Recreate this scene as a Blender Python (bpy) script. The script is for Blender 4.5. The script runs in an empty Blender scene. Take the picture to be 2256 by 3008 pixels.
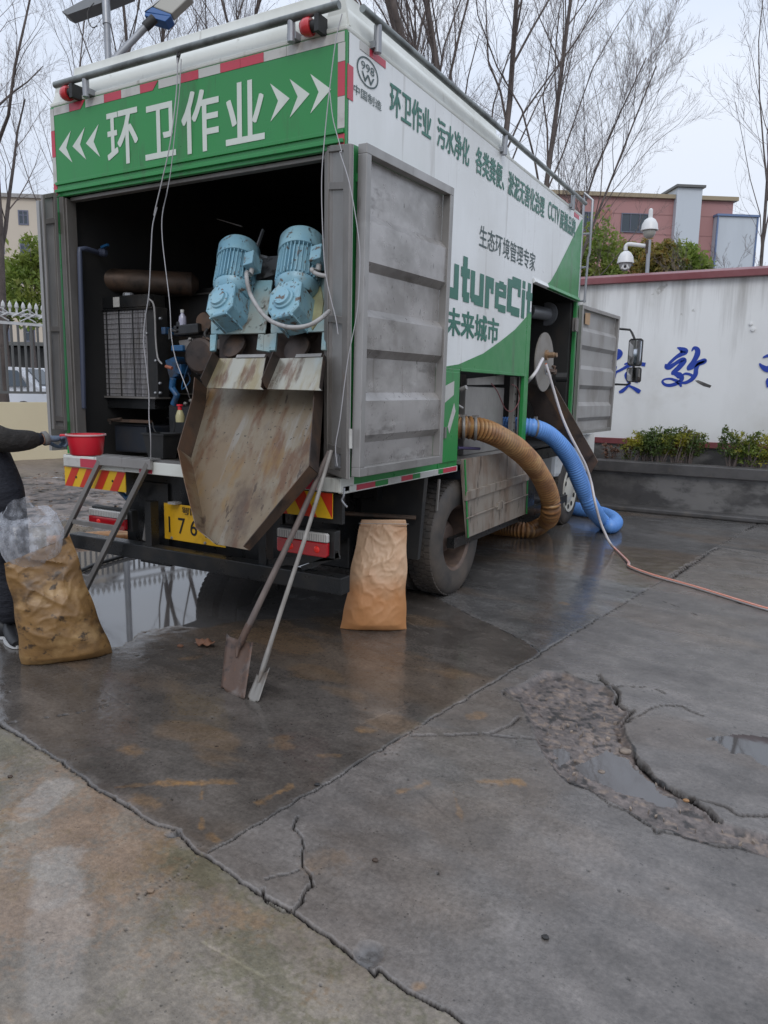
import bpy, math, random
import numpy as np
from mathutils import Vector, Matrix, noise as mnoise

random.seed(7); np.random.seed(7)
rad = math.radians
S = bpy.context.scene

# ------------------------------------------------------------------ camera, world, sun, exposure
CP = dict(f=2164.2636, pitch=0.1611, yaw=-0.5162, roll=0.0186, C=np.array([2.2886, -3.5419, 1.5694]))
def _axes():
    cp, sp = math.cos(CP['pitch']), math.sin(CP['pitch']); c, s = math.cos(CP['yaw']), math.sin(CP['yaw'])
    F = np.array([s*cp, c*cp, -sp]); R = np.array([c, -s, 0.0]); U = np.cross(R, F)
    r, q = math.cos(CP['roll']), math.sin(CP['roll'])
    return r*R + q*U, -q*R + r*U, F
RX, UX, FX = _axes()
cam = bpy.data.cameras.new('camera'); camo = bpy.data.objects.new('camera', cam); S.collection.objects.link(camo)
S.camera = camo
cam.sensor_fit = 'VERTICAL'; cam.sensor_height = 36.0; cam.lens = 36.0*CP['f']/3008.0
cam.clip_start = 0.05; cam.clip_end = 1500
m = Matrix.Identity(4)
for i in range(3):
    m[i][0] = RX[i]; m[i][1] = UX[i]; m[i][2] = -FX[i]; m[i][3] = CP['C'][i]
camo.matrix_world = m

W = bpy.data.worlds.new('World'); S.world = W; W.use_nodes = True
nt = W.node_tree; nt.nodes.clear()
def wn(t, **k):
    n = nt.nodes.new(t)
    for a, b in k.items(): setattr(n, a, b)
    return n
out = wn('ShaderNodeOutputWorld'); bg = wn('ShaderNodeBackground'); sky = wn('ShaderNodeTexSky', sky_type='NISHITA', sun_disc=False)
sky.sun_elevation = rad(42); sky.sun_rotation = rad(150); sky.air_density = 1.0; sky.dust_density = 4.0; sky.ozone_density = 1.0
bg.inputs['Strength'].default_value = 0.09
# overcast: a bright cloud deck (paler towards the zenith, as an overcast sky is) laid over the sky texture
tc = wn('ShaderNodeTexCoord'); sep = wn('ShaderNodeSeparateXYZ'); nt.links.new(tc.outputs['Generated'], sep.inputs[0])
zz = wn('ShaderNodeMapRange'); zz.inputs['From Min'].default_value = 0.0; zz.inputs['From Max'].default_value = 1.0
zz.inputs['To Min'].default_value = 1.12; zz.inputs['To Max'].default_value = 2.15
sq = wn('ShaderNodeMath', operation='MULTIPLY'); nt.links.new(sep.outputs['Z'], sq.inputs[0]); nt.links.new(sep.outputs['Z'], sq.inputs[1])
nt.links.new(sq.outputs[0], zz.inputs['Value'])
mp = wn('ShaderNodeMapping'); mp.inputs['Scale'].default_value = (1.0, 1.0, 2.6); nt.links.new(tc.outputs['Generated'], mp.inputs[0])
cn = wn('ShaderNodeTexNoise'); cn.inputs['Scale'].default_value = 1.7; cn.inputs['Detail'].default_value = 5.0; cn.inputs['Roughness'].default_value = 0.45
nt.links.new(mp.outputs[0], cn.inputs['Vector'])
cr = wn('ShaderNodeValToRGB'); nt.links.new(cn.outputs['Fac'], cr.inputs[0])
cr.color_ramp.elements[0].position = 0.32; cr.color_ramp.elements[0].color = (5.9, 6.8, 8.4, 1)
cr.color_ramp.elements[1].position = 0.68; cr.color_ramp.elements[1].color = (8.2, 8.8, 9.9, 1)
mul = wn('ShaderNodeVectorMath', operation='SCALE'); nt.links.new(cr.outputs[0], mul.inputs[0]); nt.links.new(zz.outputs[0], mul.inputs['Scale'])
mx = wn('ShaderNodeMixRGB'); mx.inputs[0].default_value = 0.93
nt.links.new(sky.outputs[0], mx.inputs[1]); nt.links.new(mul.outputs[0], mx.inputs[2])
nt.links.new(mx.outputs[0], bg.inputs['Color']); nt.links.new(bg.outputs[0], out.inputs[0])

sl = bpy.data.lights.new('sun', 'SUN'); sl.energy = 0.8; sl.angle = rad(25); sl.color = (1.0, 0.97, 0.93)
so = bpy.data.objects.new('sun', sl); S.collection.objects.link(so)
so.rotation_euler = (rad(48), 0, rad(30))
S.view_settings.view_transform = 'Standard'; S.view_settings.look = 'None'; S.view_settings.gamma = 1
S.view_settings.exposure = 0.0; S.view_settings.use_curve_mapping = False
S.render.engine = 'CYCLES'
S.cycles.max_bounces = 8; S.cycles.transparent_max_bounces = 12

# ------------------------------------------------------------------ measuring helpers: a photo pixel becomes a point on a real plane
VW = {'a':(0,0,.6799),'b':(900,0,.8174),'c':(100,500,.6028),'d':(500,600,.3617),'e':(900,350,.5199),'f':(1250,800,.4219),
'g':(0,1150,.4219),'h':(450,1100,.4822),'r1':(1650,500,.3653),'r2':(1650,1000,.407),'r3':(1350,1900,.5461),'r4':(0,2000,.6631),
'r5':(1000,2200,.7571),'r6':(0,500,.3614),'r7':(1000,100,.4521),'r8':(200,1250,.5425),'s1':(350,850,.3616),'s2':(100,800,.3134),
's3':(0,0,.4219),'s4':(1500,800,.2411),'s5':(1700,950,.3351),'s6':(0,800,.2712),'p':(0,0,1.0)}
def ray(c, x, y):
    o = VW[c]; px, py = o[0]+x*o[2], o[1]+y*o[2]
    return FX + RX*(px-1128)/CP['f'] - UX*(py-1504)/CP['f']
def U(c, x, y, axis, val):
    d = ray(c, x, y); C = CP['C']
    return C + d*(val-C[axis])/d[axis]
def depthpt(c, x, y, dist):
    return CP['C'] + ray(c, x, y)*dist
def G(c, x, y, z=0.0): return U(c, x, y, 2, z)
def pxm(p):  # photo pixels per metre at a point
    return CP['f']/float(np.dot(np.array(p)-CP['C'], FX))
class PL:
    """a plane with origin o, axes u (along) and v (up); n points to the viewer side"""
    def __init__(s, o, u, v=(0,0,1), n=None):
        s.o = np.array(o, float); s.u = np.array(u, float)/np.linalg.norm(u)
        v = np.array(v, float); v = v-s.u*np.dot(v, s.u); s.v = v/np.linalg.norm(v)
        s.n = np.cross(s.u, s.v)
        if n is not None and np.dot(s.n, n) < 0: s.n = -s.n
    def hit(s, c, x, y):
        d = ray(c, x, y); C = CP['C']; t = np.dot(s.o-C, s.n)/np.dot(d, s.n); return C+d*t
    def st(s, c, x, y):
        p = s.hit(c, x, y)-s.o; return float(np.dot(p, s.u)), float(np.dot(p, s.v))
    def P(s, a, b, w=0.0): return s.o+s.u*a+s.v*b+s.n*w

# ------------------------------------------------------------------ mesh helpers
COL = S.collection
def nrm(v):
    v = np.array(v, float); l = np.linalg.norm(v); return v/l if l > 1e-12 else v
class MB:
    def __init__(s): s.v = []; s.f = []; s.mi = []; s.cur = 0
    def add(s, vs, fs):
        b = len(s.v); s.v += [tuple(map(float, p)) for p in vs]
        for f in fs: s.f.append(tuple(b+i for i in f)); s.mi.append(s.cur)
        return s
    def box(s, a, b):
        x0, y0, z0 = [min(p, q) for p, q in zip(a, b)]; x1, y1, z1 = [max(p, q) for p, q in zip(a, b)]
        return s.add([(x0,y0,z0),(x1,y0,z0),(x1,y1,z0),(x0,y1,z0),(x0,y0,z1),(x1,y0,z1),(x1,y1,z1),(x0,y1,z1)],
            [(0,3,2,1),(4,5,6,7),(0,1,5,4),(1,2,6,5),(2,3,7,6),(3,0,4,7)])
    def obox(s, c, ax, h):
        """oriented box: centre, three axes, half sizes"""
        c = np.array(c, float); a = [nrm(q)*k for q, k in zip(ax, h)]
        if np.dot(np.cross(a[0], a[1]), a[2]) < 0: a[0] = -a[0]
        vs = [c+i*a[0]+j*a[1]+k*a[2] for k in (-1,1) for i, j in ((-1,-1),(1,-1),(1,1),(-1,1))]
        return s.add(vs, [(0,3,2,1),(4,5,6,7),(0,1,5,4),(1,2,6,5),(2,3,7,6),(3,0,4,7)])
    def bar(s, p, q, w, t, up=(0,0,1)):
        p = np.array(p, float); q = np.array(q, float); d = nrm(q-p); sd = np.cross(d, up)
        if np.linalg.norm(sd) < 1e-4: sd = np.cross(d, (1,0,0))
        sd = nrm(sd); n = np.cross(sd, d)
        return s.obox((p+q)/2, (sd, d, n), (w/2, np.linalg.norm(q-p)/2, t/2))
    def prism(s, poly, ext):
        """closed polygon (3D) extruded by the vector ext"""
        n = len(poly); P = [np.array(p, float) for p in poly]; e = np.array(ext, float)
        nv = sum((np.cross(P[i], P[(i+1) % n]) for i in range(n)), np.zeros(3))
        if np.dot(nv, e) > 0: P = P[::-1]
        return s.add(P+[p+e for p in P], [tuple(range(n)), tuple(range(2*n-1, n-1, -1))]+[(i, n+i, n+(i+1) % n, (i+1) % n) for i in range(n)])
    def poly(s, pts): return s.add(pts, [tuple(range(len(pts)))])
    def tube(s, pts, r, n=10, caps=True, ref=None):
        P = [np.array(p, float) for p in pts]; k = len(P); R = r if hasattr(r, '__len__') else [r]*k
        T = [nrm(P[min(i+1, k-1)]-P[max(i-1, 0)]) for i in range(k)]
        a = np.array(ref if ref is not None else ((0,0,1) if abs(T[0][2]) < .9 else (1,0,0)), float)
        a = nrm(a-T[0]*np.dot(a, T[0])); vs = []
        for i in range(k):
            a = nrm(a-T[i]*np.dot(a, T[i])); b = np.cross(T[i], a)
            for j in range(n):
                t = 2*math.pi*j/n; vs.append(P[i]+(a*math.cos(t)+b*math.sin(t))*R[i])
        fs = [(i*n+j, i*n+(j+1) % n, (i+1)*n+(j+1) % n, (i+1)*n+j) for i in range(k-1) for j in range(n)]
        if caps: fs += [tuple(range(n-1, -1, -1)), tuple((k-1)*n+j for j in range(n))]
        return s.add(vs, fs)
    def lathe(s, prof, o, axis=(0,0,1), n=32, ref=None, caps=True):
        """prof = [(radius, height along axis)]"""
        ax = nrm(axis); a = np.array(ref if ref is not None else ((1,0,0) if abs(ax[0]) < .9 else (0,1,0)), float)
        a = nrm(a-ax*np.dot(a, ax)); b = np.cross(ax, a); o = np.array(o, float); vs = []
        for r, h in prof:
            for j in range(n):
                t = 2*math.pi*j/n; vs.append(o+ax*h+(a*math.cos(t)+b*math.sin(t))*r)
        k = len(prof)
        fs = [(i*n+j, i*n+(j+1) % n, (i+1)*n+(j+1) % n, (i+1)*n+j) for i in range(k-1) for j in range(n)]
        if caps:
            if prof[0][0] > 1e-4: fs.append(tuple(range(n-1, -1, -1)))
            if prof[-1][0] > 1e-4: fs.append(tuple((k-1)*n+j for j in range(n)))
        return s.add(vs, fs)
    def tubes(s, P, R, n=3):
        """many tubes at once: P (m,k,3), R (m,k)"""
        P = np.asarray(P, float); R = np.asarray(R, float); m_, k, _ = P.shape
        T_ = np.empty_like(P); T_[:, 1:-1] = P[:, 2:]-P[:, :-2]; T_[:, 0] = P[:, 1]-P[:, 0]; T_[:, -1] = P[:, -1]-P[:, -2]
        T_ /= np.linalg.norm(T_, axis=2, keepdims=True)+1e-9
        ref = np.where(np.abs(T_[:, :1, 2:3]) > .9, np.array([[[1.,0,0]]]), np.array([[[0,0,1.]]])); ref = np.broadcast_to(ref, P.shape)
        a = ref-T_*(ref*T_).sum(2, keepdims=True); a /= np.linalg.norm(a, axis=2, keepdims=True)+1e-9; b_ = np.cross(T_, a)
        t = np.arange(n)*2*math.pi/n
        V = P[:, :, None]+(a[:, :, None]*np.cos(t)[None, None, :, None]+b_[:, :, None]*np.sin(t)[None, None, :, None])*R[:, :, None, None]
        base = len(s.v); s.v += V.reshape(-1, 3).tolist()
        i, j = np.meshgrid(np.arange(k-1), np.arange(n), indexing='ij'); j2 = (j+1) % n
        q = np.stack([i*n+j, i*n+j2, (i+1)*n+j2, (i+1)*n+j], -1).reshape(-1, 4); F = (base+np.arange(m_)[:, None, None]*k*n+q[None]).reshape(-1, 4)
        s.f += F.tolist(); s.mi += [0]*len(F); return s
    def grid(s, A, wrap=False):
        A = np.array(A, float); h, w = A.shape[:2]
        fs = [(i*w+j, i*w+(j+1) % w, (i+1)*w+(j+1) % w, (i+1)*w+j) for i in range(h-1) for j in range(w if wrap else w-1)]
        return s.add(A.reshape(-1, 3), fs)
    def build(s, name, mat=None, parent=None, smooth=None, bevel=0.0, loc=None, rotz=0.0, solid=0.0, subsurf=0):
        me = bpy.data.meshes.new(name); me.from_pydata(s.v, [], s.f); me.validate(); me.update()
        mats = mat if isinstance(mat, (list, tuple)) else [mat]
        for q in mats:
            if q: me.materials.append(q)
        if len(mats) > 1 and len(me.polygons) == len(s.mi): me.polygons.foreach_set('material_index', s.mi)
        if smooth is not None:
            me.polygons.foreach_set('use_smooth', [True]*len(me.polygons))
            try: me.set_sharp_from_angle(angle=rad(smooth))
            except Exception: pass
        o = bpy.data.objects.new(name, me); COL.objects.link(o)
        if parent is not None: o.parent = parent
        if loc is not None: o.location = loc
        o.rotation_euler.z = rotz
        if solid:
            md = o.modifiers.new('solid', 'SOLIDIFY'); md.thickness = solid; md.offset = 0
        if bevel:
            md = o.modifiers.new('bevel', 'BEVEL'); md.width = bevel; md.segments = 2; md.limit_method = 'ANGLE'; md.angle_limit = rad(35)
        if subsurf:
            md = o.modifiers.new('sub', 'SUBSURF'); md.levels = subsurf; md.render_levels = subsurf
        return o
def tag(o, label=None, cat=None, group=None, kind=None):
    if label: o['label'] = label
    if cat: o['category'] = cat
    if group: o['group'] = group
    if kind: o['kind'] = kind
    return o
def empty(name, loc=(0,0,0), label=None, cat=None, group=None, kind=None, parent=None):
    o = bpy.data.objects.new(name, None); o.empty_display_size = .2; COL.objects.link(o); o.location = loc
    if parent is not None: o.parent = parent
    return tag(o, label, cat, group, kind)
def kids(o): return [c for c in bpy.data.objects if c.parent == o]
def copy_tree(o, parent=None):
    c = o.copy(); COL.objects.link(c)
    if parent is not None: c.parent = parent
    for ch in kids(o): copy_tree(ch, c)
    return c
def smoothpath(pts, n=8):
    """Catmull-Rom through the points"""
    P = [np.array(p, float) for p in pts]; P = [2*P[0]-P[1]]+P+[2*P[-1]-P[-2]]; out = []
    for i in range(1, len(P)-2):
        for k in range(n):
            t = k/n; a, b, c, d = P[i-1:i+3]
            out.append(.5*((2*b)+(-a+c)*t+(2*a-5*b+4*c-d)*t*t+(-a+3*b-3*c+d)*t**3))
    out.append(P[-2]); return out

# ------------------------------------------------------------------ materials
def M(name, base, rough=.5, metal=0.0, layers=(), bump=None, rvar=0.0, spec=.5, extra=None, coat=0.0):
    """layers: (colour, scale or (sx,sy,sz), lo, hi, strength) - each a noise mask laid over the base"""
    mt = bpy.data.materials.new(name); mt.use_nodes = True; t = mt.node_tree; N = t.nodes; L = t.links
    p = N['Principled BSDF']; p.inputs['Roughness'].default_value = rough; p.inputs['Metallic'].default_value = metal
    p.inputs['Specular IOR Level'].default_value = spec; p.inputs['Coat Weight'].default_value = coat; p.inputs['Coat Roughness'].default_value = .15
    tcn = N.new('ShaderNodeTexCoord')
    def noise(sc, det=6, off=0.0, ro=.6):
        mpn = N.new('ShaderNodeMapping'); L.new(tcn.outputs['Object'], mpn.inputs[0])
        mpn.inputs['Scale'].default_value = sc if isinstance(sc, tuple) else (sc, sc, sc); mpn.inputs['Location'].default_value = (off, off*1.7, off*.6)
        n = N.new('ShaderNodeTexNoise'); n.inputs['Scale'].default_value = 1.0; n.inputs['Detail'].default_value = det; n.inputs['Roughness'].default_value = ro
        L.new(mpn.outputs[0], n.inputs['Vector']); return n.outputs['Fac']
    rgb = N.new('ShaderNodeRGB'); rgb.outputs[0].default_value = (*base, 1); cur = rgb.outputs[0]
    for i, (col, sc, lo, hi, st) in enumerate(layers):
        f = noise(sc, off=3.1*i+1.3)
        mr = N.new('ShaderNodeMapRange'); mr.inputs['From Min'].default_value = lo; mr.inputs['From Max'].default_value = hi; mr.inputs['To Max'].default_value = st
        L.new(f, mr.inputs['Value'])
        mxn = N.new('ShaderNodeMixRGB'); L.new(mr.outputs[0], mxn.inputs[0]); L.new(cur, mxn.inputs[1]); mxn.inputs[2].default_value = (*col, 1); cur = mxn.outputs[0]
    L.new(cur, p.inputs['Base Color'])
    if rvar:
        f = noise(7.0, off=9.0); mr = N.new('ShaderNodeMapRange'); mr.inputs['From Min'].default_value = .3; mr.inputs['From Max'].default_value = .7
        mr.inputs['To Min'].default_value = max(0, rough-rvar); mr.inputs['To Max'].default_value = min(1, rough+rvar); L.new(f, mr.inputs['Value']); L.new(mr.outputs[0], p.inputs['Roughness'])
    if bump:
        f = noise(bump[0], off=5.0); b = N.new('ShaderNodeBump'); b.inputs['Strength'].default_value = bump[1]; b.inputs['Distance'].default_value = bump[2] if len(bump) > 2 else .01
        L.new(f, b.inputs['Height']); L.new(b.outputs[0], p.inputs['Normal'])
    if extra: extra(t, p)
    return mt
RUST = (.16, .07, .03); DIRT = (.06, .045, .035); GRIME = (.035, .03, .027)
m_white = M('white_paint', (.77,.78,.77), .35, layers=[((.50,.49,.45), (1.2,1.2,.5), .45, .75, .5), ((.25,.22,.18), (9,9,.7), .60, .76, .55), ((.08,.07,.06), (40,40,9), .70, .74, .6)], rvar=.08)
m_roofw = M('roof_white', (.68,.69,.64), .5, layers=[((.36,.35,.29), (1.5,1.5,.8), .42, .7, .6), ((.20,.17,.12), (14,14,1.0), .62, .75, .7)])
m_green = M('green_paint', (.020,.235,.052), .34, layers=[((.035,.20,.07), (1.0,1.0,.8), .4, .7, .6), ((.05,.09,.04), (8,8,1.2), .56, .74, .65), ((.03,.05,.025), (30,30,3), .66, .72, .6)], rvar=.08)
m_dgreen = M('lettering_green', (.022,.15,.105), .4, layers=[((.06,.2,.15), 3.0, .5, .8, .4)])
m_letter = M('lettering_white', (.60,.64,.58), .45, layers=[((.4,.44,.38), (5,5,2), .5, .8, .4)])
m_ink = M('lettering_ink', (.05,.085,.085), .5)
m_tapew = M('tape_white', (.50,.49,.46), .35, layers=[((.25,.23,.2), 9.0, .5, .75, .6)])
m_taper = M('tape_red', (.50,.045,.075), .35, layers=[((.26,.05,.055), 10.0, .55, .8, .5)])
m_steel = M('stainless_steel', (.36,.345,.33), .40, .55, layers=[((.20,.19,.175), (2.2,2.2,.8), .42, .72, .7), ((.10,.085,.07), (20,20,3), .62, .75, .65), ((.5,.49,.47), (3,3,6), .58, .8, .4)], bump=((5,5,5), .12, .004), rvar=.1)
m_steelp = M('stainless_panel', (.41,.39,.375), .33, .5, layers=[((.06,.05,.045), (5,70,26), .655, .69, .75), ((.55,.54,.52), (4,3,9), .60, .68, .5), ((.25,.235,.22), (2.0,2.0,3.2), .44, .60, .85), ((.12,.11,.10), (6,2.5,7), .60, .68, .6), ((.10,.075,.055), (16,16,.9), .62, .72, .5), ((.05,.045,.04), (34,34,12), .655, .70, .9), ((.17,.15,.13), (5,5,1.0), .58, .8, .5)], bump=((3,3,3), .2, .006), rvar=.1)
m_frame = M('dull_steel', (.25,.235,.22), .48, .45, layers=[((.12,.105,.09), (3,3,1.2), .42, .72, .8), (RUST, (7,7,3), .63, .76, .6)], bump=(30.0, .1, .002))
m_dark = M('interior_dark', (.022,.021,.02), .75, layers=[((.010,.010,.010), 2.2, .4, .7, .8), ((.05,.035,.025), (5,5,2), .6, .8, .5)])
m_black = M('black_grime', (.018,.018,.018), .55, layers=[((.05,.042,.035), 5.0, .5, .75, .7)], bump=(25.0, .2, .004), rvar=.15)
m_chassis = M('wet_chassis', (.016,.017,.018), .33, .2, layers=[((.055,.045,.035), (3,3,3), .5, .75, .7)], bump=(14.0, .25, .006), rvar=.14)
m_rubber = M('tyre_rubber', (.045,.041,.038), .7, layers=[((.12,.095,.075), 3.5, .42, .7, .75)], bump=(40.0, .25, .004))
m_rim = M('rim_brown', (.10,.07,.058), .6, .1, layers=[((.2,.13,.09), 6.0, .45, .7, .7), ((.02,.02,.02), 9.0, .55, .75, .7)], bump=(30.0, .2, .004))
m_hubw = M('wheel_cream', (.52,.50,.44), .45, layers=[((.2,.18,.15), 7.0, .5, .75, .7)])
m_ltblue = M('machine_blue', (.20,.385,.485), .36, layers=[((.30,.47,.50), 4.0, .4, .65, .6), ((.10,.05,.022), 21.0, .60, .64, .9), ((.03,.03,.03), (26,26,14), .61, .66, .85), ((.14,.20,.21), (9,9,1.5), .55, .68, .7), ((.20,.13,.06), 7.0, .62, .68, .7), ((.34,.33,.24), 6.0, .62, .74, .5)], bump=(30.0, .12, .003), rvar=.1)
m_ltblued = M('machine_blue_worn', (.22,.38,.42), .45, layers=[((.30,.30,.25), 3.0, .42, .62, .8), ((.09,.06,.04), (12,12,5), .58, .68, .8), ((.025,.025,.025), 18.0, .62, .7, .8)], bump=(24.0, .2, .004))
def chutex(t, p): pass
m_tray = M('tray_steel', (.36,.35,.30), .36, .45, layers=[((.26,.21,.11), (7,2,1.6), .42, .58, .85), ((.13,.065,.04), (9,3,2.2), .53, .62, .8), ((.36,.44,.47), (4,2,1.2), .56, .7, .6), ((.09,.055,.035), (12,5,3), .57, .68, .8)], bump=(16.0, .15, .004), rvar=.1)
m_chute = M('chute_stained', (.170,.122,.074), .45, .25, layers=[((.205,.18,.135), (2.6,1.1,1.1), .44, .60, .75), ((.115,.055,.026), (5.5,1.7,1.7), .50, .58, .88), ((.20,.115,.035), (4,1.6,1.6), .53, .61, .7), ((.065,.04,.028), (3.0,2.0,2.0), .54, .66, .8), ((.25,.24,.215), (9,1.6,1.6), .58, .66, .6), ((.035,.025,.018), (45,40,40), .64, .67, .9), ((.05,.03,.02), (14,5,5), .62, .67, .8)], bump=(18.0, .3, .004), rvar=.12)
m_rusty = M('rusty_steel', (.085,.058,.042), .55, .3, layers=[((.17,.085,.045), 4.0, .45, .7, .7), ((.025,.022,.02), 9.0, .5, .68, .85)], bump=(22.0, .3, .006), rvar=.12)
m_rustd = M('rust_dark', (.06,.045,.038), .5, .4, layers=[((.12,.065,.035), 5.0, .5, .72, .7), ((.018,.017,.017), 7.0, .48, .68, .85)], bump=(22.0, .3, .005))
m_flap = M('flap_steel', (.33,.29,.245), .45, .3, layers=[((.20,.12,.075), (4,4,2), .45, .66, .8), ((.05,.04,.034), (16,16,5), .57, .68, .85), ((.12,.08,.055), (12,12,1.5), .55, .7, .6)], bump=(16.0, .2, .005))
m_grey = M('grey_paint', (.32,.31,.30), .5, layers=[((.16,.14,.12), (4,4,1.5), .45, .72, .7)])
m_galv = M('galvanised', (.33,.34,.36), .4, .5, layers=[((.2,.2,.2), (3,3,3), .45, .75, .7)])
m_rail = M('rail_pipe', (.24,.26,.25), .4, .5, layers=[((.08,.085,.08), (5,5,5), .42, .66, .85)])
m_alu = M('radiator_fins', (.36,.35,.36), .5, .3, layers=[((.12,.11,.11), (18,18,.8), .5, .66, .9), ((.28,.26,.22), 5.0, .5, .7, .5)])
m_engblue = M('engine_blue', (.015,.085,.20), .4, layers=[(GRIME, 8.0, .45, .62, .9)])
m_pipe = M('pipe_blue_grey', (.055,.065,.10), .45)
m_redpl = M('red_plastic', (.62,.018,.035), .32, layers=[((.33,.015,.02), 5.0, .5, .8, .6), ((.08,.02,.02), 24.0, .66, .70, .8)])
m_redlens = M('red_lens', (.42,.008,.015), .12, coat=1.0)
m_clearlens = M('clear_lens', (.55,.53,.50), .15, coat=1.0)
m_redlamp = M('beacon_red', (.50,.02,.025), .3, coat=.5)
m_yellow = M('sign_yellow', (.72,.43,.012), .4, layers=[((.42,.25,.02), 6.0, .5, .78, .6)])
m_plate = M('plate_yellow', (.66,.37,.015), .42, layers=[((.35,.2,.02), 8.0, .5, .72, .7)])
m_signred = M('sign_red', (.55,.035,.012), .4, layers=[((.28,.03,.015), 7.0, .5, .8, .6)])
m_inkb = M('black_print', (.012,.012,.012), .5)
m_cable = M('cable_grey', (.40,.39,.40), .45)
m_conduit = M('conduit_grey', (.36,.35,.34), .5, layers=[(DIRT, 12.0, .5, .72, .6)])
def groovex(col, st):
    def fn(t, p):
        N, L = t.nodes, t.links; a = N.new('ShaderNodeAttribute'); a.attribute_name = 'groove'; ml = N.new('ShaderNodeMath'); ml.operation = 'MULTIPLY'; ml.inputs[1].default_value = st; L.new(a.outputs['Fac'], ml.inputs[0])
        src = p.inputs['Base Color'].links[0].from_socket; mm = N.new('ShaderNodeMixRGB'); L.new(ml.outputs[0], mm.inputs[0]); L.new(src, mm.inputs[1]); mm.inputs[2].default_value = (*col, 1); L.new(mm.outputs[0], p.inputs['Base Color'])
    return fn
m_hoseblue = M('blue_hose_pvc', (.11,.28,.66), .42, layers=[((.17,.37,.74), 3.0, .4, .7, .5)], coat=.1, extra=groovex((.07,.19,.5), .55))
m_hosebrown = M('brown_hose_pvc', (.33,.16,.055), .42, layers=[((.17,.07,.025), (5,5,5), .42, .58, .85), ((.40,.25,.09), (3,3,30), .55, .65, .6), ((.42,.27,.12), 2.5, .5, .75, .7), ((.06,.04,.025), 14.0, .62, .74, .8)], extra=groovex((.09,.045,.02), .75))
m_hosew = M('clear_hose', (.62,.58,.58), .3, coat=.3)
m_hoseo = M('hose_orange_line', (.65,.16,.055), .35)
m_purple = M('purple_tube', (.05,.04,.10), .35)
m_brass = M('brass', (.35,.23,.14), .4, .6)
m_disc = M('reel_disc', (.27,.25,.225), .5, .3, layers=[((.17,.14,.11), 5.0, .45, .7, .6)])
m_mirror = M('mirror_glass', (.78,.79,.80), .04, 1.0)
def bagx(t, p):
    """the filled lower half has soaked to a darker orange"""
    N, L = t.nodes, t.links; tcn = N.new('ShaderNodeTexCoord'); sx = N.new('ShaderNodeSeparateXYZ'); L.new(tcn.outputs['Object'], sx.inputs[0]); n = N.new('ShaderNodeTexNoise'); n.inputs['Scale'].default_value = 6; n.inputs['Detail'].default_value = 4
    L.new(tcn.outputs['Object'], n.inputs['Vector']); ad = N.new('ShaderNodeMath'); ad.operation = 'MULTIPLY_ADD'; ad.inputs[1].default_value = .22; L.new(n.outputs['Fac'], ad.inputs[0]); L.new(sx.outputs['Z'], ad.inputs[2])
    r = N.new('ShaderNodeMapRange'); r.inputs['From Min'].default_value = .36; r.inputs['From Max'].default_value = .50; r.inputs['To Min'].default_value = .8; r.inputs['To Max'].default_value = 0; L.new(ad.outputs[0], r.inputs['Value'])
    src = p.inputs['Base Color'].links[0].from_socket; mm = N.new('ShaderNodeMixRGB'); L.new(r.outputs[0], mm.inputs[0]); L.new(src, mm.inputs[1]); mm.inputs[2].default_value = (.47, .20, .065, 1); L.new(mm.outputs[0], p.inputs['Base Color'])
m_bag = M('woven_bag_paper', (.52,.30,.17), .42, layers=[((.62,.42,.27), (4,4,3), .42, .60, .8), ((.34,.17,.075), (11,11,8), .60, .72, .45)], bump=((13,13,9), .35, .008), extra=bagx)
m_bagd = M('muddy_bag_paper', (.235,.13,.045), .42, layers=[((.15,.08,.028), (5,5,7), .42, .60, .8), ((.42,.27,.12), (3,3,5), .55, .66, .6), ((.035,.022,.014), (13,13,17), .57, .64, .9), ((.05,.028,.014), (3.5,3.5,4.5), .56, .66, .8)], bump=((13,13,16), .5, .010))
def plasticx(t, p):
    N, L = t.nodes, t.links; o = [n for n in N if n.type == 'OUTPUT_MATERIAL'][0]
    p.inputs['Specular IOR Level'].default_value = 1.0
    tr = N.new('ShaderNodeBsdfTransparent'); tl = N.new('ShaderNodeBsdfTranslucent'); tl.inputs[0].default_value = (.8,.8,.82,1)
    m1 = N.new('ShaderNodeMixShader'); m1.inputs[0].default_value = .35; L.new(p.outputs[0], m1.inputs[1]); L.new(tl.outputs[0], m1.inputs[2])
    lw = N.new('ShaderNodeLayerWeight'); lw.inputs['Blend'].default_value = .35
    tex = N.new('ShaderNodeTexNoise'); tex.inputs['Scale'].default_value = 7; tex.inputs['Detail'].default_value = 4; mr = N.new('ShaderNodeMapRange'); mr.inputs['From Min'].default_value = .45; mr.inputs['From Max'].default_value = .7; mr.inputs['To Min'].default_value = .12; mr.inputs['To Max'].default_value = .42; L.new(tex.outputs['Fac'], mr.inputs['Value'])
    ad = N.new('ShaderNodeMath'); ad.operation = 'MULTIPLY_ADD'; ad.inputs[1].default_value = .5; ad.use_clamp = True; L.new(lw.outputs['Facing'], ad.inputs[0]); L.new(mr.outputs[0], ad.inputs[2])
    m2 = N.new('ShaderNodeMixShader'); L.new(ad.outputs[0], m2.inputs[0]); L.new(tr.outputs[0], m2.inputs[1]); L.new(m1.outputs[0], m2.inputs[2])
    L.new(m2.outputs[0], o.inputs[0])
m_plastic = M('clear_plastic_film', (.72,.74,.80), .10, bump=(5.0, .25, .02), extra=plasticx)
m_wood = M('old_wood', (.11,.085,.075), .6, layers=[((.18,.14,.12), (14,14,1.2), .45, .65, .7), ((.05,.04,.035), (8,8,.9), .55, .7, .6)], bump=(30.0, .2, .003))
m_woodl = M('pale_wood', (.20,.18,.16), .55, layers=[((.32,.30,.27), (20,20,1.5), .45, .66, .7), ((.09,.07,.06), (9,9,1.0), .55, .72, .6)], bump=(30.0, .2, .003))
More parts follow.
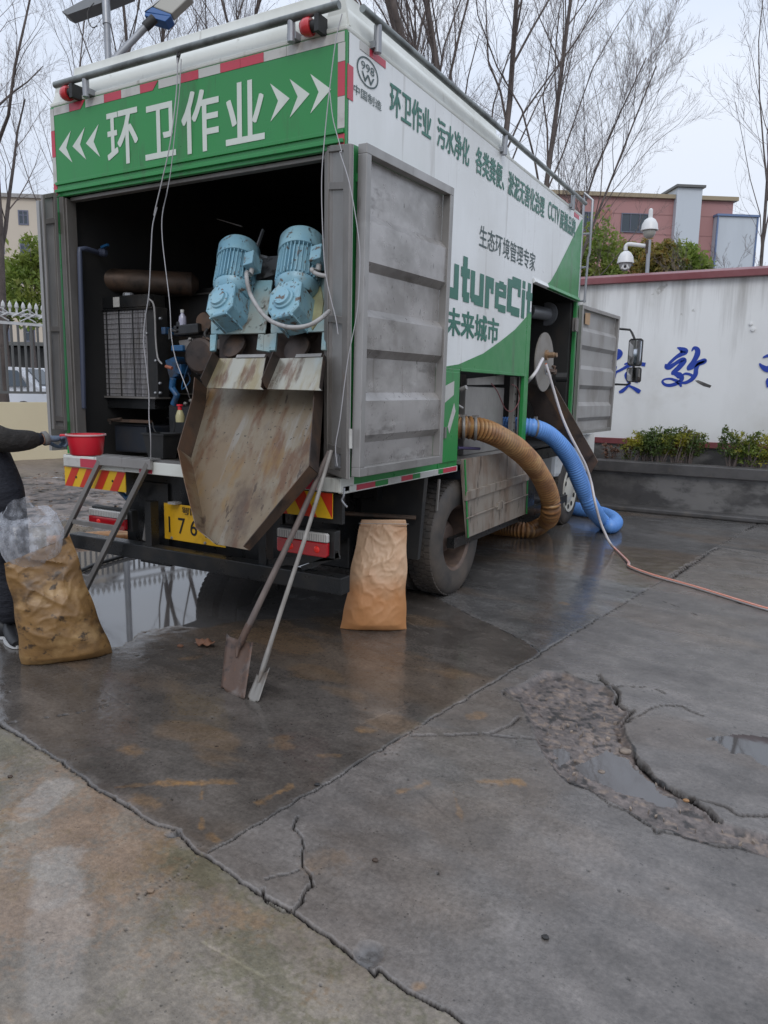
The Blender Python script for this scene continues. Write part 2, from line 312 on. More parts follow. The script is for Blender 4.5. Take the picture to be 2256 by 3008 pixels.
m_blade = M('rusty_blade', (.095,.058,.042), .55, .15, layers=[((.17,.145,.13), 7.0, .54, .64, .8), ((.03,.022,.02), 11.0, .52, .62, .9), ((.19,.08,.035), 16.0, .58, .66, .7)], bump=(26.0, .4, .006))
m_bladeg = M('worn_blade', (.22,.205,.185), .45, .3, layers=[((.12,.08,.055), 9.0, .45, .66, .8)], bump=(26.0, .4, .006))
def wallx(t, p):
    """rain drips running down from under the coping and damp creeping up from the plinth"""
    N, L = t.nodes, t.links; tcn = N.new('ShaderNodeTexCoord'); sx = N.new('ShaderNodeSeparateXYZ'); L.new(tcn.outputs['Object'], sx.inputs[0])
    mpn = N.new('ShaderNodeMapping'); mpn.inputs['Scale'].default_value = (5.5, 5.5, .28); L.new(tcn.outputs['Object'], mpn.inputs[0]); n = N.new('ShaderNodeTexNoise'); n.inputs['Scale'].default_value = 1; n.inputs['Detail'].default_value = 7; n.inputs['Roughness'].default_value = .65; L.new(mpn.outputs[0], n.inputs['Vector'])
    a = N.new('ShaderNodeMapRange'); a.inputs['From Min'].default_value = 1.3; a.inputs['From Max'].default_value = 3.05; a.inputs['To Min'].default_value = -.16; a.inputs['To Max'].default_value = .13; a.clamp = False; L.new(sx.outputs['Z'], a.inputs['Value'])
    ad = N.new('ShaderNodeMath'); ad.operation = 'ADD'; L.new(n.outputs['Fac'], ad.inputs[0]); L.new(a.outputs[0], ad.inputs[1])
    r = N.new('ShaderNodeMapRange'); r.inputs['From Min'].default_value = .56; r.inputs['From Max'].default_value = .80; r.inputs['To Max'].default_value = .55; L.new(ad.outputs[0], r.inputs['Value'])
    src = p.inputs['Base Color'].links[0].from_socket; mm = N.new('ShaderNodeMixRGB'); L.new(r.outputs[0], mm.inputs[0]); L.new(src, mm.inputs[1]); mm.inputs[2].default_value = (.22, .20, .175, 1); L.new(mm.outputs[0], p.inputs['Base Color'])
m_wall = M('white_wall', (.74,.74,.73), .7, layers=[((.52,.51,.49), (.9,.9,.35), .45, .75, .6), ((.5,.48,.43), 1.4, .55, .7, .35), ((.25,.23,.2), (1.3,1.3,1.3), .655, .67, .5)], bump=(9.0, .15, .01), extra=wallx)
m_coping = M('maroon_coping', (.185,.045,.05), .4, layers=[((.27,.12,.125), 1.6, .42, .7, .7), ((.08,.03,.03), 6.0, .55, .75, .6)])
m_wallblue = M('painted_blue', (.012,.045,.33), .5, layers=[((.03,.08,.38), 6.0, .5, .75, .5)])
m_conc = M('wet_concrete', (.165,.158,.152), .4, layers=[((.045,.042,.041), (.9,.9,1.8), .44, .52, .85), ((.19,.18,.17), (2,2,3), .5, .75, .6), ((.03,.028,.026), 12.0, .6, .74, .6)], bump=(12.0, .3, .01))
m_cap = M('planter_coping', (.085,.08,.078), .4, layers=[((.045,.042,.04), 2.6, .42, .64, .8), ((.13,.11,.09), 7.0, .55, .75, .6)], bump=(16.0, .25, .008))
m_soil = M('soil', (.05,.035,.025), .9, bump=(18.0, .8, .03))
m_pink = M('pink_render', (.40,.215,.205), .8, layers=[((.33,.17,.16), (.25,.25,.12), .45, .7, .6), ((.46,.27,.25), (.5,.5,.3), .55, .75, .5)])
m_pinkl = M('pink_joint', (.30,.16,.15), .8)
m_clad = M('pale_cladding', (.52,.56,.60), .5, layers=[((.42,.45,.48), (.6,.6,.1), .45, .7, .6)])
m_blueedge = M('blue_edge', (.14,.20,.34), .5)
m_glassd = M('dark_glass', (.03,.045,.06), .08, spec=.7)
m_winf = M('window_frame_grey', (.13,.14,.19), .5)
m_cream = M('cream_render', (.56,.49,.40), .8, layers=[((.48,.42,.34), (.2,.2,.1), .45, .7, .6)])
m_creamw = M('cream_wall', (.66,.57,.38), .7, layers=[((.58,.49,.33), (.8,.8,.4), .45, .7, .5)])
m_fence = M('fence_white', (.55,.55,.55), .5, layers=[((.3,.3,.28), 6.0, .5, .75, .6)])
m_fenceg = M('fence_grey', (.12,.12,.115), .5)
m_carw = M('car_white', (.62,.63,.66), .25, coat=.6)
m_bark = M('bark', (.10,.08,.072), .85, layers=[((.19,.155,.14), (6,6,2), .45, .7, .7), ((.035,.028,.027), (5,5,7), .55, .7, .7)], bump=((18,18,5), .5, .02))
m_barkl = M('twig_bark', (.145,.115,.105), .85)
def leafx(t, p):
    N, L = t.nodes, t.links; o = [n for n in N if n.type == 'OUTPUT_MATERIAL'][0]; tl = N.new('ShaderNodeBsdfTranslucent'); src = p.inputs['Base Color'].links[0].from_socket; L.new(src, tl.inputs[0])
    m1 = N.new('ShaderNodeMixShader'); m1.inputs[0].default_value = .5; L.new(p.outputs[0], m1.inputs[1]); L.new(tl.outputs[0], m1.inputs[2]); L.new(m1.outputs[0], o.inputs[0])
m_leafg = M('leaf_green', (.19,.27,.05), .5, extra=leafx, layers=[((.30,.32,.07), 1.4, .4, .65, .8), ((.16,.13,.04), 2.7, .56, .7, .7)])
m_leafh = M('leaf_hedge', (.10,.15,.04), .5, extra=leafx, layers=[((.42,.38,.04), 2.2, .46, .58, .85), ((.13,.05,.03), 2.9, .56, .68, .8)])
m_leafr = M('leaf_dry', (.14,.06,.03), .7, layers=[((.07,.035,.02), 9.0, .45, .65, .7)])
m_litter = M('leaf_litter', (.13,.08,.05), .8, layers=[((.26,.19,.13), 6.0, .45, .62, .8), ((.03,.025,.02), 9.0, .55, .7, .8)])
m_stone = M('pebble', (.24,.19,.15), .8, layers=[((.1,.08,.07), 20.0, .45, .65, .8)])
m_jacket = M('dark_jacket', (.022,.019,.017), .8, layers=[((.05,.04,.03), 9.0, .5, .72, .6)], bump=((9,9,14), 1.0, .03))
m_trouser = M('navy_trousers', (.007,.008,.014), .8, bump=((7,7,16), 1.0, .03))
m_glove = M('work_glove', (.10,.14,.20), .8, layers=[((.22,.2,.19), 14.0, .5, .7, .6)], bump=(60.0, .4, .004))
m_glovek = M('glove_rubber', (.02,.025,.04), .5)
m_skin = M('skin', (.42,.22,.15), .5)
m_hair = M('hair', (.012,.010,.009), .6)
m_shoe = M('black_shoe', (.015,.015,.017), .5)
m_sole = M('pale_sole', (.5,.5,.5), .6)
m_lampw = M('lamp_cover', (.36,.35,.31), .35)
m_lampb = M('lamp_blue', (.02,.10,.30), .4)
m_pvcw = M('camera_white', (.68,.68,.67), .35)
m_solar = M('solar_panel_back', (.17,.18,.19), .5)
m_bottle = M('bottle_clear', (.35,.34,.42), .15, coat=.5)
m_pump = M('oil_bottle', (.42,.38,.2), .35)

# ------------------------------------------------------------------ GROUND
def _hash(ix, iy, seed):
    h = (ix.astype(np.int64)*374761393 + iy.astype(np.int64)*668265263 + seed*1442695041) & 0x7fffffff
    h = ((h ^ (h >> 13))*1274126177) & 0x7fffffff
    return ((h ^ (h >> 16)) & 0xffff)/65535.0
def vno(x, y, seed=0):
    ix = np.floor(x); iy = np.floor(y); fx = x-ix; fy = y-iy; fx = fx*fx*(3-2*fx); fy = fy*fy*(3-2*fy)
    a = _hash(ix, iy, seed); b = _hash(ix+1, iy, seed); c = _hash(ix, iy+1, seed); d = _hash(ix+1, iy+1, seed)
    return (a*(1-fx)+b*fx)*(1-fy)+(c*(1-fx)+d*fx)*fy
def fbm(x, y, s, seed=0, o=5, g=.5):
    v = 0; a = 1; t = 0
    for i in range(o):
        v = v+a*vno(x*s*2**i, y*s*2**i, seed+i*17); t += a; a *= g
    return v/t
def sdist(x, y, pl):
    d = np.full(x.shape, 1e9)
    for (x0, y0), (x1, y1) in zip(pl[:-1], pl[1:]):
        dx, dy = x1-x0, y1-y0; L = dx*dx+dy*dy+1e-12
        t = np.clip(((x-x0)*dx+(y-y0)*dy)/L, 0, 1)
        d = np.minimum(d, np.hypot(x-x0-t*dx, y-y0-t*dy))
    return d
def inside(x, y, pg):
    c = np.zeros(x.shape, bool); n = len(pg)
    for i in range(n):
        x0, y0 = pg[i]; x1, y1 = pg[(i+1) % n]
        if y0 == y1: continue
        k = ((y0 > y) != (y1 > y)) & (x < (x1-x0)*(y-y0)/(y1-y0)+x0); c ^= k
    return c
def sst(a, b, v):
    t = np.clip((v-a)/(b-a), 0, 1); return t*t*(3-2*t)
def GP(c, pts): return [tuple(G(c, *q)[:2]) for q in pts]

J2 = [(.65+(y+1.82)*.1374, y) for y in np.linspace(-1.82, 7.0, 12)]
J1 = [(-14, -1.15)]+GP('r4', [(0,195),(190,310),(330,400),(430,480),(520,530),(610,590),(700,640),(780,655),(800,700),(860,745),(940,790),(1060,890),(1160,945),(1290,1025),(1430,1125),(1560,1215),(1659,1300)])+GP('r5', [(150,850),(250,930),(380,1010),(490,1067)])+[(2.2,-2.15),(6,-2.7)]
J3 = [(-6, 3.6), (-.6, 1.95)]+GP('p', [(1300,1765),(1400,1815),(1480,1850),(1560,1893),(1592,1915)])
J4 = [tuple(G('r2', 1120, 1495)[:2])]+GP('r2', [(1300,1530),(1489,1590)])+[(5, 4.2)]
CR = [  # (polyline, half width, depth)
 (GP('r3', [(850,420),(870,490),(900,560),(960,620),(1020,690),(1090,740),(1180,790),(1260,830),(1330,875),(1385,930)]), .014, .05),
 (GP('r3', [(1200,800),(1330,822),(1420,855),(1520,905),(1659,912)]), .006, .02),
 (GP('r3', [(-250,475),(0,470),(150,465),(230,440),(265,430),(320,375)]), .004, .02),
 (GP('r3', [(180,472),(250,480),(320,485),(400,492),(470,515),(540,520)]), .006, .02),
 (GP('r3', [(740,150),(790,200),(830,215),(860,255),(835,300),(880,325),(930,340),(900,380),(865,430)]), .008, .025),
 (GP('r3', [(860,215),(990,212),(1040,225),(1110,250)]), .003, .015),
 (GP('r3', [(900,400),(980,360),(1060,322),(1180,315),(1310,370)]), .004, .015),
 (GP('r3', [(230,240),(300,285),(420,300),(440,360)]), .006, .02),
 (GP('r3', [(480,620),(540,670),(600,735),(700,770),(780,820),(900,885),(980,930),(1060,985),(1140,995),(1210,1030),(1330,1060),(1500,1075),(1659,1130)]), .005, .022),
 (GP('r4', [(1310,600),(1303,660),(1335,700),(1347,745),(1338,800),(1352,830),(1373,855),(1376,905),(1338,935),(1333,975),(1295,1022)]), .004, .02),
 (GP('r4', [(1165,920),(1172,950),(1200,985),(1245,1010),(1290,1022)]), .0035, .02),
 (GP('r4', [(1340,830),(1300,850),(1215,870),(1160,885)]), .003, .01),
 (GP('r4', [(875,785),(830,820),(790,860),(700,920),(610,970)]), .0015, .008),
 (GP('r4', [(0,190),(200,165),(310,150),(450,115),(570,100)]), .002, .01),
 (GP('r2', [(1135,1495),(1075,1520),(990,1590),(900,1640),(790,1720)]), .012, .02),
 (GP('r2', [(1455,1290),(1340,1370)]), .010, .02),
 (GP('r2', [(1185,1860),(1280,1895),(1400,1925),(1489,1945)]), .004, .01),
 (GP('r2', [(440,1800),(640,1840),(1000,1990)]), .002, .01),
]
POT = GP('r3', [(225,230),(330,200),(450,125),(570,130),(680,185),(790,205),(850,255),(835,300),(930,340),(890,400),(900,460),(940,540),(960,620),(1060,710),(1180,780),(1330,860),(1390,930),(1659,1000),(1900,1080),(1900,1230),(1659,1140),(1500,1075),(1330,1055),(1210,1025),(1140,990),(1060,980),(980,930),(900,880),(780,820),(700,770),(600,730),(520,680),(450,590),(400,500),(385,430),(320,290)])
PUD = [GP('r3', [(600,620),(660,600),(720,580),(790,530),(860,560),(930,590),(990,680),(1080,760),(1180,800),(1160,850),(1060,835),(960,800),(880,780),(760,730),(680,690),(630,660)]),
       GP('r3', [(490,530),(560,520),(610,550),(600,590),(545,630),(500,590)])]
PUDR = GP('r3', [(1330,480),(1430,470),(1540,475),(1700,480),(1900,490),(1900,700),(1720,680),(1600,625),(1480,560),(1370,520)])
PUDL = [(-4.2,1.35),(-3.6,.35),(-2.9,.02),(-2.3,-.35),(-1.75,-.72),(-1.35,-.78),(-1.22,-.55),(-1.38,-.3),(-1.28,-.12),(-1.05,-.02),(-.95,.25),(-.62,.5),(-.5,.9),(-.55,2.4),(-1.2,3.2),(-2.6,3.0),(-3.6,2.0)]
OCH = [('r4',700,452,850,455,20,.9),('r4',850,455,1045,455,24,.65),('r4',895,460,893,650,8,.7),('r4',520,470,700,458,7,.4),('r4',570,300,610,310,30,.45),('r4',600,520,690,550,32,.5),('r4',1160,535,1195,515,17,.8),('r4',1200,510,1290,465,11,.7),
 ('r4',940,690,960,705,18,.55),('r4',1240,270,1260,280,40,.3),('r4',1410,800,1500,800,55,.28),('r5',240,165,330,135,17,.65),('r5',570,128,680,125,20,.8),('r5',440,165,475,290,5,.4),('r5',1330,205,1345,208,8,.7),('r3',60,370,120,365,22,.5),('r3',160,725,300,730,22,.55),
 ('r5',300,915,310,918,12,.5),('f',640,1940,840,1980,30,.5),('f',900,2040,1000,2060,20,.35),('r2',0,1600,40,1610,40,.45),('r2',0,1890,30,1900,20,.5),('g',1270,1860,1370,1850,25,.3),('r4',20,580,160,575,14,.5),('r4',1420,330,1500,330,14,.4),('r4',1600,215,1650,220,16,.5)]
NSC = np.array(CP['C'][:2])
yaw0 = CP['yaw']

def ground_fields(x, y):
    """height, colour (n,3), wetness and region id at ground points"""
    n = x.shape[0]
    wob = (fbm(x, y, 7.0, 3)-.5)*.05+(fbm(x, y, 30.0, 5)-.5)*.022
    big = fbm(x, y, .55, 11); med = fbm(x, y, 2.3, 21); fin = fbm(x, y, 14.0, 31); grit = fbm(x, y, 70.0, 41, 3)
    j1y = np.interp(x, [p[0] for p in J1], [p[1] for p in J1]); j2x = .65+(y+1.82)*.1374
    j3 = sorted(J3); j3y = np.interp(x, [p[0] for p in j3], [p[1] for p in j3])
    rid = np.zeros(n, int)
    right = x > j2x; north = y > j1y
    rid[right & north] = 1; rid[~north] = 2; rid[(~right) & north & (y > j3y)] = 3
    rid[right & (y > 4.95-(x-1.6)*.15)] = 4
    mud = ((x+wob*6 < -2.9+np.minimum(0, (2.2-y))*.0) & (y+wob*8 > 1.55-.25*(x+2.9))) | (x+wob*10 < -5.2) | ((x < -2.2) & (y > 4.5))
    rid[mud] = 5
    A = np.array([.076,.065,.056]); B = np.array([.128,.113,.102]); Cc = np.array([.172,.145,.115]); E_ = np.array([.105,.099,.094]); D4 = np.array([.12,.112,.105]); MU = np.array([.125,.098,.082])
    base = np.array([A, B, Cc, E_, D4, MU])[rid]
    # slab A grows paler and greyer towards its right-hand joint
    col = base*(1+.55*(big[:, None]-.5)+.45*(med[:, None]-.5)+.30*(fin[:, None]-.5)+.22*(grit[:, None]-.5))
    wet = np.array([1.0,.68,.50,1.0,.97,.4])[rid]+.55*(big-.5)+.35*(med-.5)
    h = (fin-.5)*.0025+(grit-.5)*.0012+(med-.5)*.004
    uu = x*.99-y*.15; vv = x*.15+y*.99
    stk = fbm(uu*.8, vv*4.2, 1.6, 101, 6, .6); stk2 = fbm(uu*1.4+vv*.5, vv*3.0, 4.5, 111, 5, .6)
    col = col*(1+np.array([.75,.50,.55,.7,.6,.2])[rid][:, None]*(stk[:, None]-.5)+.45*(stk2[:, None]-.5)); wet = wet+.55*(stk-.5)
    # brown silt film, greenish on the old slab
    sil = sst(.50, .68, fbm(x*.8+y*.3, y*1.5, 1.1, 51))
    k = (sil*np.array([.40,.26,.5,.55,.35,.2])[rid])[:, None]; col = col*(1-k)+k*np.array([.125,.085,.055])
    gr = sst(.50, .62, fbm(x, vv*1.6, 1.7, 61)*.45+fbm(x, y, 8.0, 63)*.3+grit*.25)*(rid == 2); col = col*(1-.55*gr[:, None])+.55*gr[:, None]*np.array([.085,.080,.038])
    pk = sst(.52, .64, fbm(x, vv*1.5, 1.9, 71)*.45+fbm(x, y, 7.0, 73)*.3+grit*.25)*(rid == 2); col = col*(1-.5*pk[:, None])+.5*pk[:, None]*np.array([.24,.145,.085])
    # pale dried patches on the old slab
    for (c, x0, y0, x1, y1, w, st) in [('r4',260,470,170,560,75,.55),('r4',250,780,240,930,110,.5),('r4',270,1050,250,1400,130,.35)]:
        a, b = G(c, x0, y0)[:2], G(c, x1, y1)[:2]; ww = w*VW[c][2]/pxm(G(c, x0, y0))
        d = sdist(x, y, [tuple(a), tuple(b)])+wob*1.4; q = st*(1-sst(ww*.75, ww*1.1, d)); col = col*(1-q[:, None])+q[:, None]*np.array([.30,.27,.24]); wet = wet-.1*q
    # ochre smears and tyre-scuffed clay
    for (c, x0, y0, x1, y1, w, st) in OCH:
        a, b = G(c, x0, y0)[:2], G(c, x1, y1)[:2]; ww = w*VW[c][2]/pxm(G(c, x0, y0))*1.4
        d = sdist(x, y, [tuple(a), tuple(b)])+wob*1.0+(fin-.5)*ww*2.2+(grit-.5)*ww*1.2
        q = st*.85*(1-sst(ww*.35, ww*1.15, d))*(.55+.9*(grit-.3)); q = np.clip(q*(.35+1.3*fbm(x, y, 26.0, 121, 4)), 0, 1)[:, None]; col = col*(1-q)+q*np.array([.27,.15,.06])
    sm = .6*sst(.61, .70, fbm(x*.7, y*1.6, 2.1, 81))*np.where(rid == 0, .4, .12); col = col*(1-sm[:, None])+sm[:, None]*np.array([.20,.115,.05])
    # scratches
    rs = np.random.RandomState(4)
    for i in range(46):
        a = rs.uniform([-1.6,-2.9], [2.6, 1.6]); an = rs.normal(.5, .9); L = rs.uniform(.05, .4)
        d = sdist(x, y, [tuple(a), (a[0]+math.cos(an)*L, a[1]+math.sin(an)*L)])+wob*.12
        q = (1-sst(.002, .006, d))*rs.uniform(.2, .6); s = rs.choice([.5, 1.7]); col = col*(1+q[:, None]*(s-1)); h = h-q*.001
    # pits
    for i in range(160):
        a = rs.uniform([-1.2,-2.9], [2.9, .6]); r = rs.uniform(.003, .009)
        d = np.hypot(x-a[0], y-a[1]); q = (1-sst(r*.6, r, d)); col = col*(1-.75*q[:, None]); h = h-q*.004
    # expansion joints: dark cleft, crumbled pale lips
    for jl, w, dp in ((J1, .0060, .013), (J2, .0042, .009), (J3, .004, .008), (J4, .006, .01)):
        d = sdist(x+(fbm(x, y, 16.0, 131, 4)-.5)*.030, y+(fbm(x, y, 16.0, 133, 4)-.5)*.030, jl); w = w*(.55+.9*fbm(x, y, 5.0, 141))
        lip = (1-sst(w*1.5, w*5.5, np.abs(d-w*2)))*.28*sst(.48, .6, fbm(x, y, 9.0, 91)); col = col*(1-lip[:, None])+lip[:, None]*np.array([.19,.17,.155]); h = h-lip*.0015
        q = 1-sst(w*.55, w*1.0, d); col = col*(1-q[:, None])+q[:, None]*np.array([.012,.011,.01]); h = h-q*dp; wet = np.where(q > .25, -1.0, wet)
    for pl, w, dp in CR:
        d = sdist(x+(fbm(x, y, 13.0, 151, 4)-.5)*.040, y+(fbm(x, y, 13.0, 153, 4)-.5)*.040, pl)
        ww = w*(.55+.9*fbm(x, y, 9.0, 15)); q = 1-sst(ww*.4, ww*1.2, d)
        lip = (1-sst(ww*1.5, ww*5, d))*.22; col = col*(1-lip[:, None])+lip[:, None]*np.array([.10,.088,.08])
        col = col*(1-q[:, None])+q[:, None]*np.array([.010,.009,.008]); h = h-q*dp; wet = np.where(q > .25, -1.0, wet)
    # crumbled bottom-left end of the front joint
    for c, x0, y0, rr in (('r5', 110, 800, .05), ('r4', 770, 670, .035), ('r5', 1230, 320, .03)):
        a = G(c, x0, y0); d = np.hypot(x-a[0], y-a[1])+wob*.9; q = (1-sst(rr*.5, rr, d))*.8
        col = col*(1-q[:, None])+q[:, None]*np.array([.085,.08,.078])*(.6+.9*grit[:, None]); h = h-q*.014+q*(grit-.5)*.012
    # broken-out patch
    ip = inside(x+wob*.6, y+wob*.6, POT); dpo = sdist(x, y, POT+[POT[0]])
    dep = np.where(ip, sst(0, .05, dpo), 0.0)
    h = h-dep*(.022+.024*(fbm(x, y, 5.0, 33)-.4))+dep*((fin-.5)*.006+(grit-.5)*.006)
    pc = np.array([.112,.090,.080])*(1+.9*(fin[:, None]-.5)+1.1*(grit[:, None]-.5)+.5*(med[:, None]-.5)); q = np.where(ip, sst(0, .02, dpo), 0.0)[:, None]; col = col*(1-q)+q*pc
    crumb = sst(.60, .68, fbm(x, y, 38.0, 37, 2))*dep; h = h+crumb*.003; col = col*(1-crumb[:, None]*.5)+crumb[:, None]*.5*np.array([.25,.18,.13])
    dk = sst(.62, .70, fbm(x, y, 24.0, 39, 3))*dep; col = col*(1-.75*dk[:, None]); h = h-dk*.008
    wet = np.where(ip & (wet > -.5), .42+.4*(med-.5), wet)
    er = np.where(ip, 1-sst(.004, .016, dpo), 0)*sst(.42, .55, fbm(x, y, 11.0, 57)); col = col*(1-.8*er[:, None])
    h = np.where(ip, np.maximum(h, -.0195), h)
    # mud at the verge
    mm = rid == 5; h = np.where(mm, h+(med-.45)*.05+(fin-.5)*.035+(grit-.5)*.015, h)
    lig = sst(.5, .64, fbm(x, y*1.7, 3.2, 43))*mm; col = col*(1-.5*lig[:, None])+.5*lig[:, None]*np.array([.23,.18,.155])
    dkk = sst(.52, .64, fbm(x, y, 6.2, 47))*mm; col = col*(1-.75*dkk[:, None])
    # standing water
    pud = np.zeros(n, int)
    for i, pg in enumerate(PUD):
        k = inside(x+wob*1.1, y+wob*1.1, pg); pud[k] = 1
    k = inside(x+wob*1.8+(fin-.5)*.08, y+wob*1.8, PUDR); pud[k] = 2
    k = inside(x+wob*3.5, y+wob*3.5, PUDL) & (h < .012); pud[k] = 3
    edge3 = inside(x+wob*3.0, y+wob*3.0, [(a*1.06+.06, b*1.10) for a, b in PUDL]); wet = np.where(edge3, np.maximum(wet, .95), wet)
    for i, hh in ((1, -.0188), (2, -.0015), (3, -.001)):
        h = np.where(pud == i, hh, h)
    h = np.where((rid < 5) & (pud == 0) & ~ip, np.clip(h, -.05, .008), h)
    # dampness round the loaded truck, the wet run along the sack
    return h, np.clip(col, .004, .6), np.where(wet < -.5, -1.0, np.clip(wet, 0, 1)), rid, pud

def ground_material():
    mt = bpy.data.materials.new('wet_ground'); mt.use_nodes = True; t = mt.node_tree; N = t.nodes; L = t.links; p = N['Principled BSDF']
    ac = N.new('ShaderNodeAttribute'); ac.attribute_name = 'col'; aw = N.new('ShaderNodeAttribute'); aw.attribute_name = 'wet'
    tcn = N.new('ShaderNodeTexCoord')
    n1 = N.new('ShaderNodeTexNoise'); n1.inputs['Scale'].default_value = 55; n1.inputs['Detail'].default_value = 8; n1.inputs['Roughness'].default_value = .7; L.new(tcn.outputs['Object'], n1.inputs['Vector'])
    mr = N.new('ShaderNodeMapRange'); mr.inputs['From Min'].default_value = .3; mr.inputs['From Max'].default_value = .7; mr.inputs['To Min'].default_value = .70; mr.inputs['To Max'].default_value = 1.30; L.new(n1.outputs['Fac'], mr.inputs['Value'])
    nv = N.new('ShaderNodeTexVoronoi'); nv.inputs['Scale'].default_value = 46; L.new(tcn.outputs['Object'], nv.inputs['Vector'])
    n5 = N.new('ShaderNodeTexNoise'); n5.inputs['Scale'].default_value = 9; n5.inputs['Detail'].default_value = 3; L.new(tcn.outputs['Object'], n5.inputs['Vector'])
    th = N.new('ShaderNodeMapRange'); th.inputs['From Min'].default_value = .42; th.inputs['From Max'].default_value = .7; th.inputs['To Min'].default_value = .0; th.inputs['To Max'].default_value = .22; L.new(n5.outputs['Fac'], th.inputs['Value'])
    lt_ = N.new('ShaderNodeMath'); lt_.operation = 'LESS_THAN'; L.new(nv.outputs['Distance'], lt_.inputs[0]); L.new(th.outputs[0], lt_.inputs[1])
    pk_ = N.new('ShaderNodeMath'); pk_.operation = 'MULTIPLY_ADD'; L.new(lt_.outputs[0], pk_.inputs[0]); pk_.inputs[1].default_value = -.5; pk_.inputs[2].default_value = 1
    n6 = N.new('ShaderNodeTexNoise'); n6.inputs['Scale'].default_value = 6.5; n6.inputs['Detail'].default_value = 9; n6.inputs['Roughness'].default_value = .75; L.new(tcn.outputs['Object'], n6.inputs['Vector'])
    m6 = N.new('ShaderNodeMapRange'); m6.inputs['From Min'].default_value = .35; m6.inputs['From Max'].default_value = .65; m6.inputs['To Min'].default_value = .80; m6.inputs['To Max'].default_value = 1.2; L.new(n6.outputs['Fac'], m6.inputs['Value'])
    q1 = N.new('ShaderNodeMath'); q1.operation = 'MULTIPLY'; L.new(mr.outputs[0], q1.inputs[0]); L.new(pk_.outputs[0], q1.inputs[1]); q2 = N.new('ShaderNodeMath'); q2.operation = 'MULTIPLY'; L.new(q1.outputs[0], q2.inputs[0]); L.new(m6.outputs[0], q2.inputs[1])
    sc = N.new('ShaderNodeVectorMath'); sc.operation = 'SCALE'; L.new(ac.outputs['Color'], sc.inputs[0]); L.new(q2.outputs[0], sc.inputs['Scale']); L.new(sc.outputs[0], p.inputs['Base Color'])
    mpn = N.new('ShaderNodeMapping'); mpn.inputs['Scale'].default_value = (2.2, 5.0, 3); mpn.inputs['Rotation'].default_value = (0, 0, -.5); L.new(tcn.outputs['Object'], mpn.inputs[0])
    n2 = N.new('ShaderNodeTexNoise'); n2.inputs['Scale'].default_value = 1.6; n2.inputs['Detail'].default_value = 7; n2.inputs['Roughness'].default_value = .62; L.new(mpn.outputs[0], n2.inputs['Vector'])
    w1 = N.new('ShaderNodeMath'); w1.operation = 'MULTIPLY_ADD'; L.new(n2.outputs['Fac'], w1.inputs[0]); w1.inputs[1].default_value = .7; w1.inputs[2].default_value = -.35
    w2 = N.new('ShaderNodeMath'); w2.operation = 'ADD'; w2.use_clamp = True; L.new(w1.outputs[0], w2.inputs[0]); L.new(aw.outputs['Fac'], w2.inputs[1])
    rr = N.new('ShaderNodeMapRange'); rr.inputs['From Min'].default_value = 0; rr.inputs['From Max'].default_value = 1; rr.inputs['To Min'].default_value = .72; rr.inputs['To Max'].default_value = .10; L.new(w2.outputs[0], rr.inputs['Value']); L.new(rr.outputs[0], p.inputs['Roughness'])
    b = N.new('ShaderNodeBump'); b.inputs['Distance'].default_value = .004; 
    n3 = N.new('ShaderNodeTexNoise'); n3.inputs['Scale'].default_value = 130; n3.inputs['Detail'].default_value = 5; L.new(tcn.outputs['Object'], n3.inputs['Vector']); L.new(n3.outputs['Fac'], b.inputs['Height'])
    bs = N.new('ShaderNodeMapRange'); bs.inputs['To Min'].default_value = .6; bs.inputs['To Max'].default_value = .10; L.new(w2.outputs[0], bs.inputs['Value']); L.new(bs.outputs[0], b.inputs['Strength'])
    L.new(b.outputs[0], p.inputs['Normal'])
    sp_ = N.new('ShaderNodeMapRange'); sp_.inputs['From Min'].default_value = -1; sp_.inputs['From Max'].default_value = 0; sp_.inputs['To Min'].default_value = 0; sp_.inputs['To Max'].default_value = .55; L.new(aw.outputs['Fac'], sp_.inputs['Value']); L.new(sp_.outputs[0], p.inputs['Specular IOR Level'])
    return mt
m_ground = ground_material()
def puddle_material(name, col):
    mt = bpy.data.materials.new(name); mt.use_nodes = True; t = mt.node_tree; N = t.nodes; L = t.links; p = N['Principled BSDF']
    p.inputs['Base Color'].default_value = (*col, 1); p.inputs['Roughness'].default_value = .035; p.inputs['IOR'].default_value = 1.45; p.inputs['Specular IOR Level'].default_value = .8
    n = N.new('ShaderNodeTexNoise'); n.inputs['Scale'].default_value = 3.5; n.inputs['Detail'].default_value = 2; b = N.new('ShaderNodeBump'); b.inputs['Strength'].default_value = .05; b.inputs['Distance'].default_value = .004
    L.new(n.outputs['Fac'], b.inputs['Height']); L.new(b.outputs[0], p.inputs['Normal'])
    return mt
m_water = puddle_material('puddle_water', (.075,.07,.067)); m_waterd = puddle_material('muddy_water', (.10,.09,.085))

ground = empty('ground', label='wet patched concrete yard with joints, cracks and a muddy verge', kind='structure')
def ground_patch(rs, ths, wrap=False):
    r, t = np.meshgrid(rs, ths, indexing='ij')
    x = NSC[0]+r*np.sin(t); y = NSC[1]+r*np.cos(t)
    sh = x.shape; X = x.ravel(); Y = y.ravel()
    h, col, wet, rid, pud = ground_fields(X, Y)
    far = np.hypot(X-NSC[0], Y-NSC[1]) > 13.9
    h = np.where(far, h-.004, h)
    nr, ntt = sh; idx = np.arange(nr*ntt).reshape(sh)
    q = np.stack([idx[:-1, :-1], idx[:-1, 1:], idx[1:, 1:], idx[1:, :-1]], -1).reshape(-1, 4)
    # face region from its vertices
    fr = rid[q].min(1); fp = pud[q]; allp = (fp == fp[:, :1]).all(1) & (fp[:, 0] > 0); key = np.where(allp, 10+fp[:, 0], fr)
    return X, Y, h, col, wet, q, key
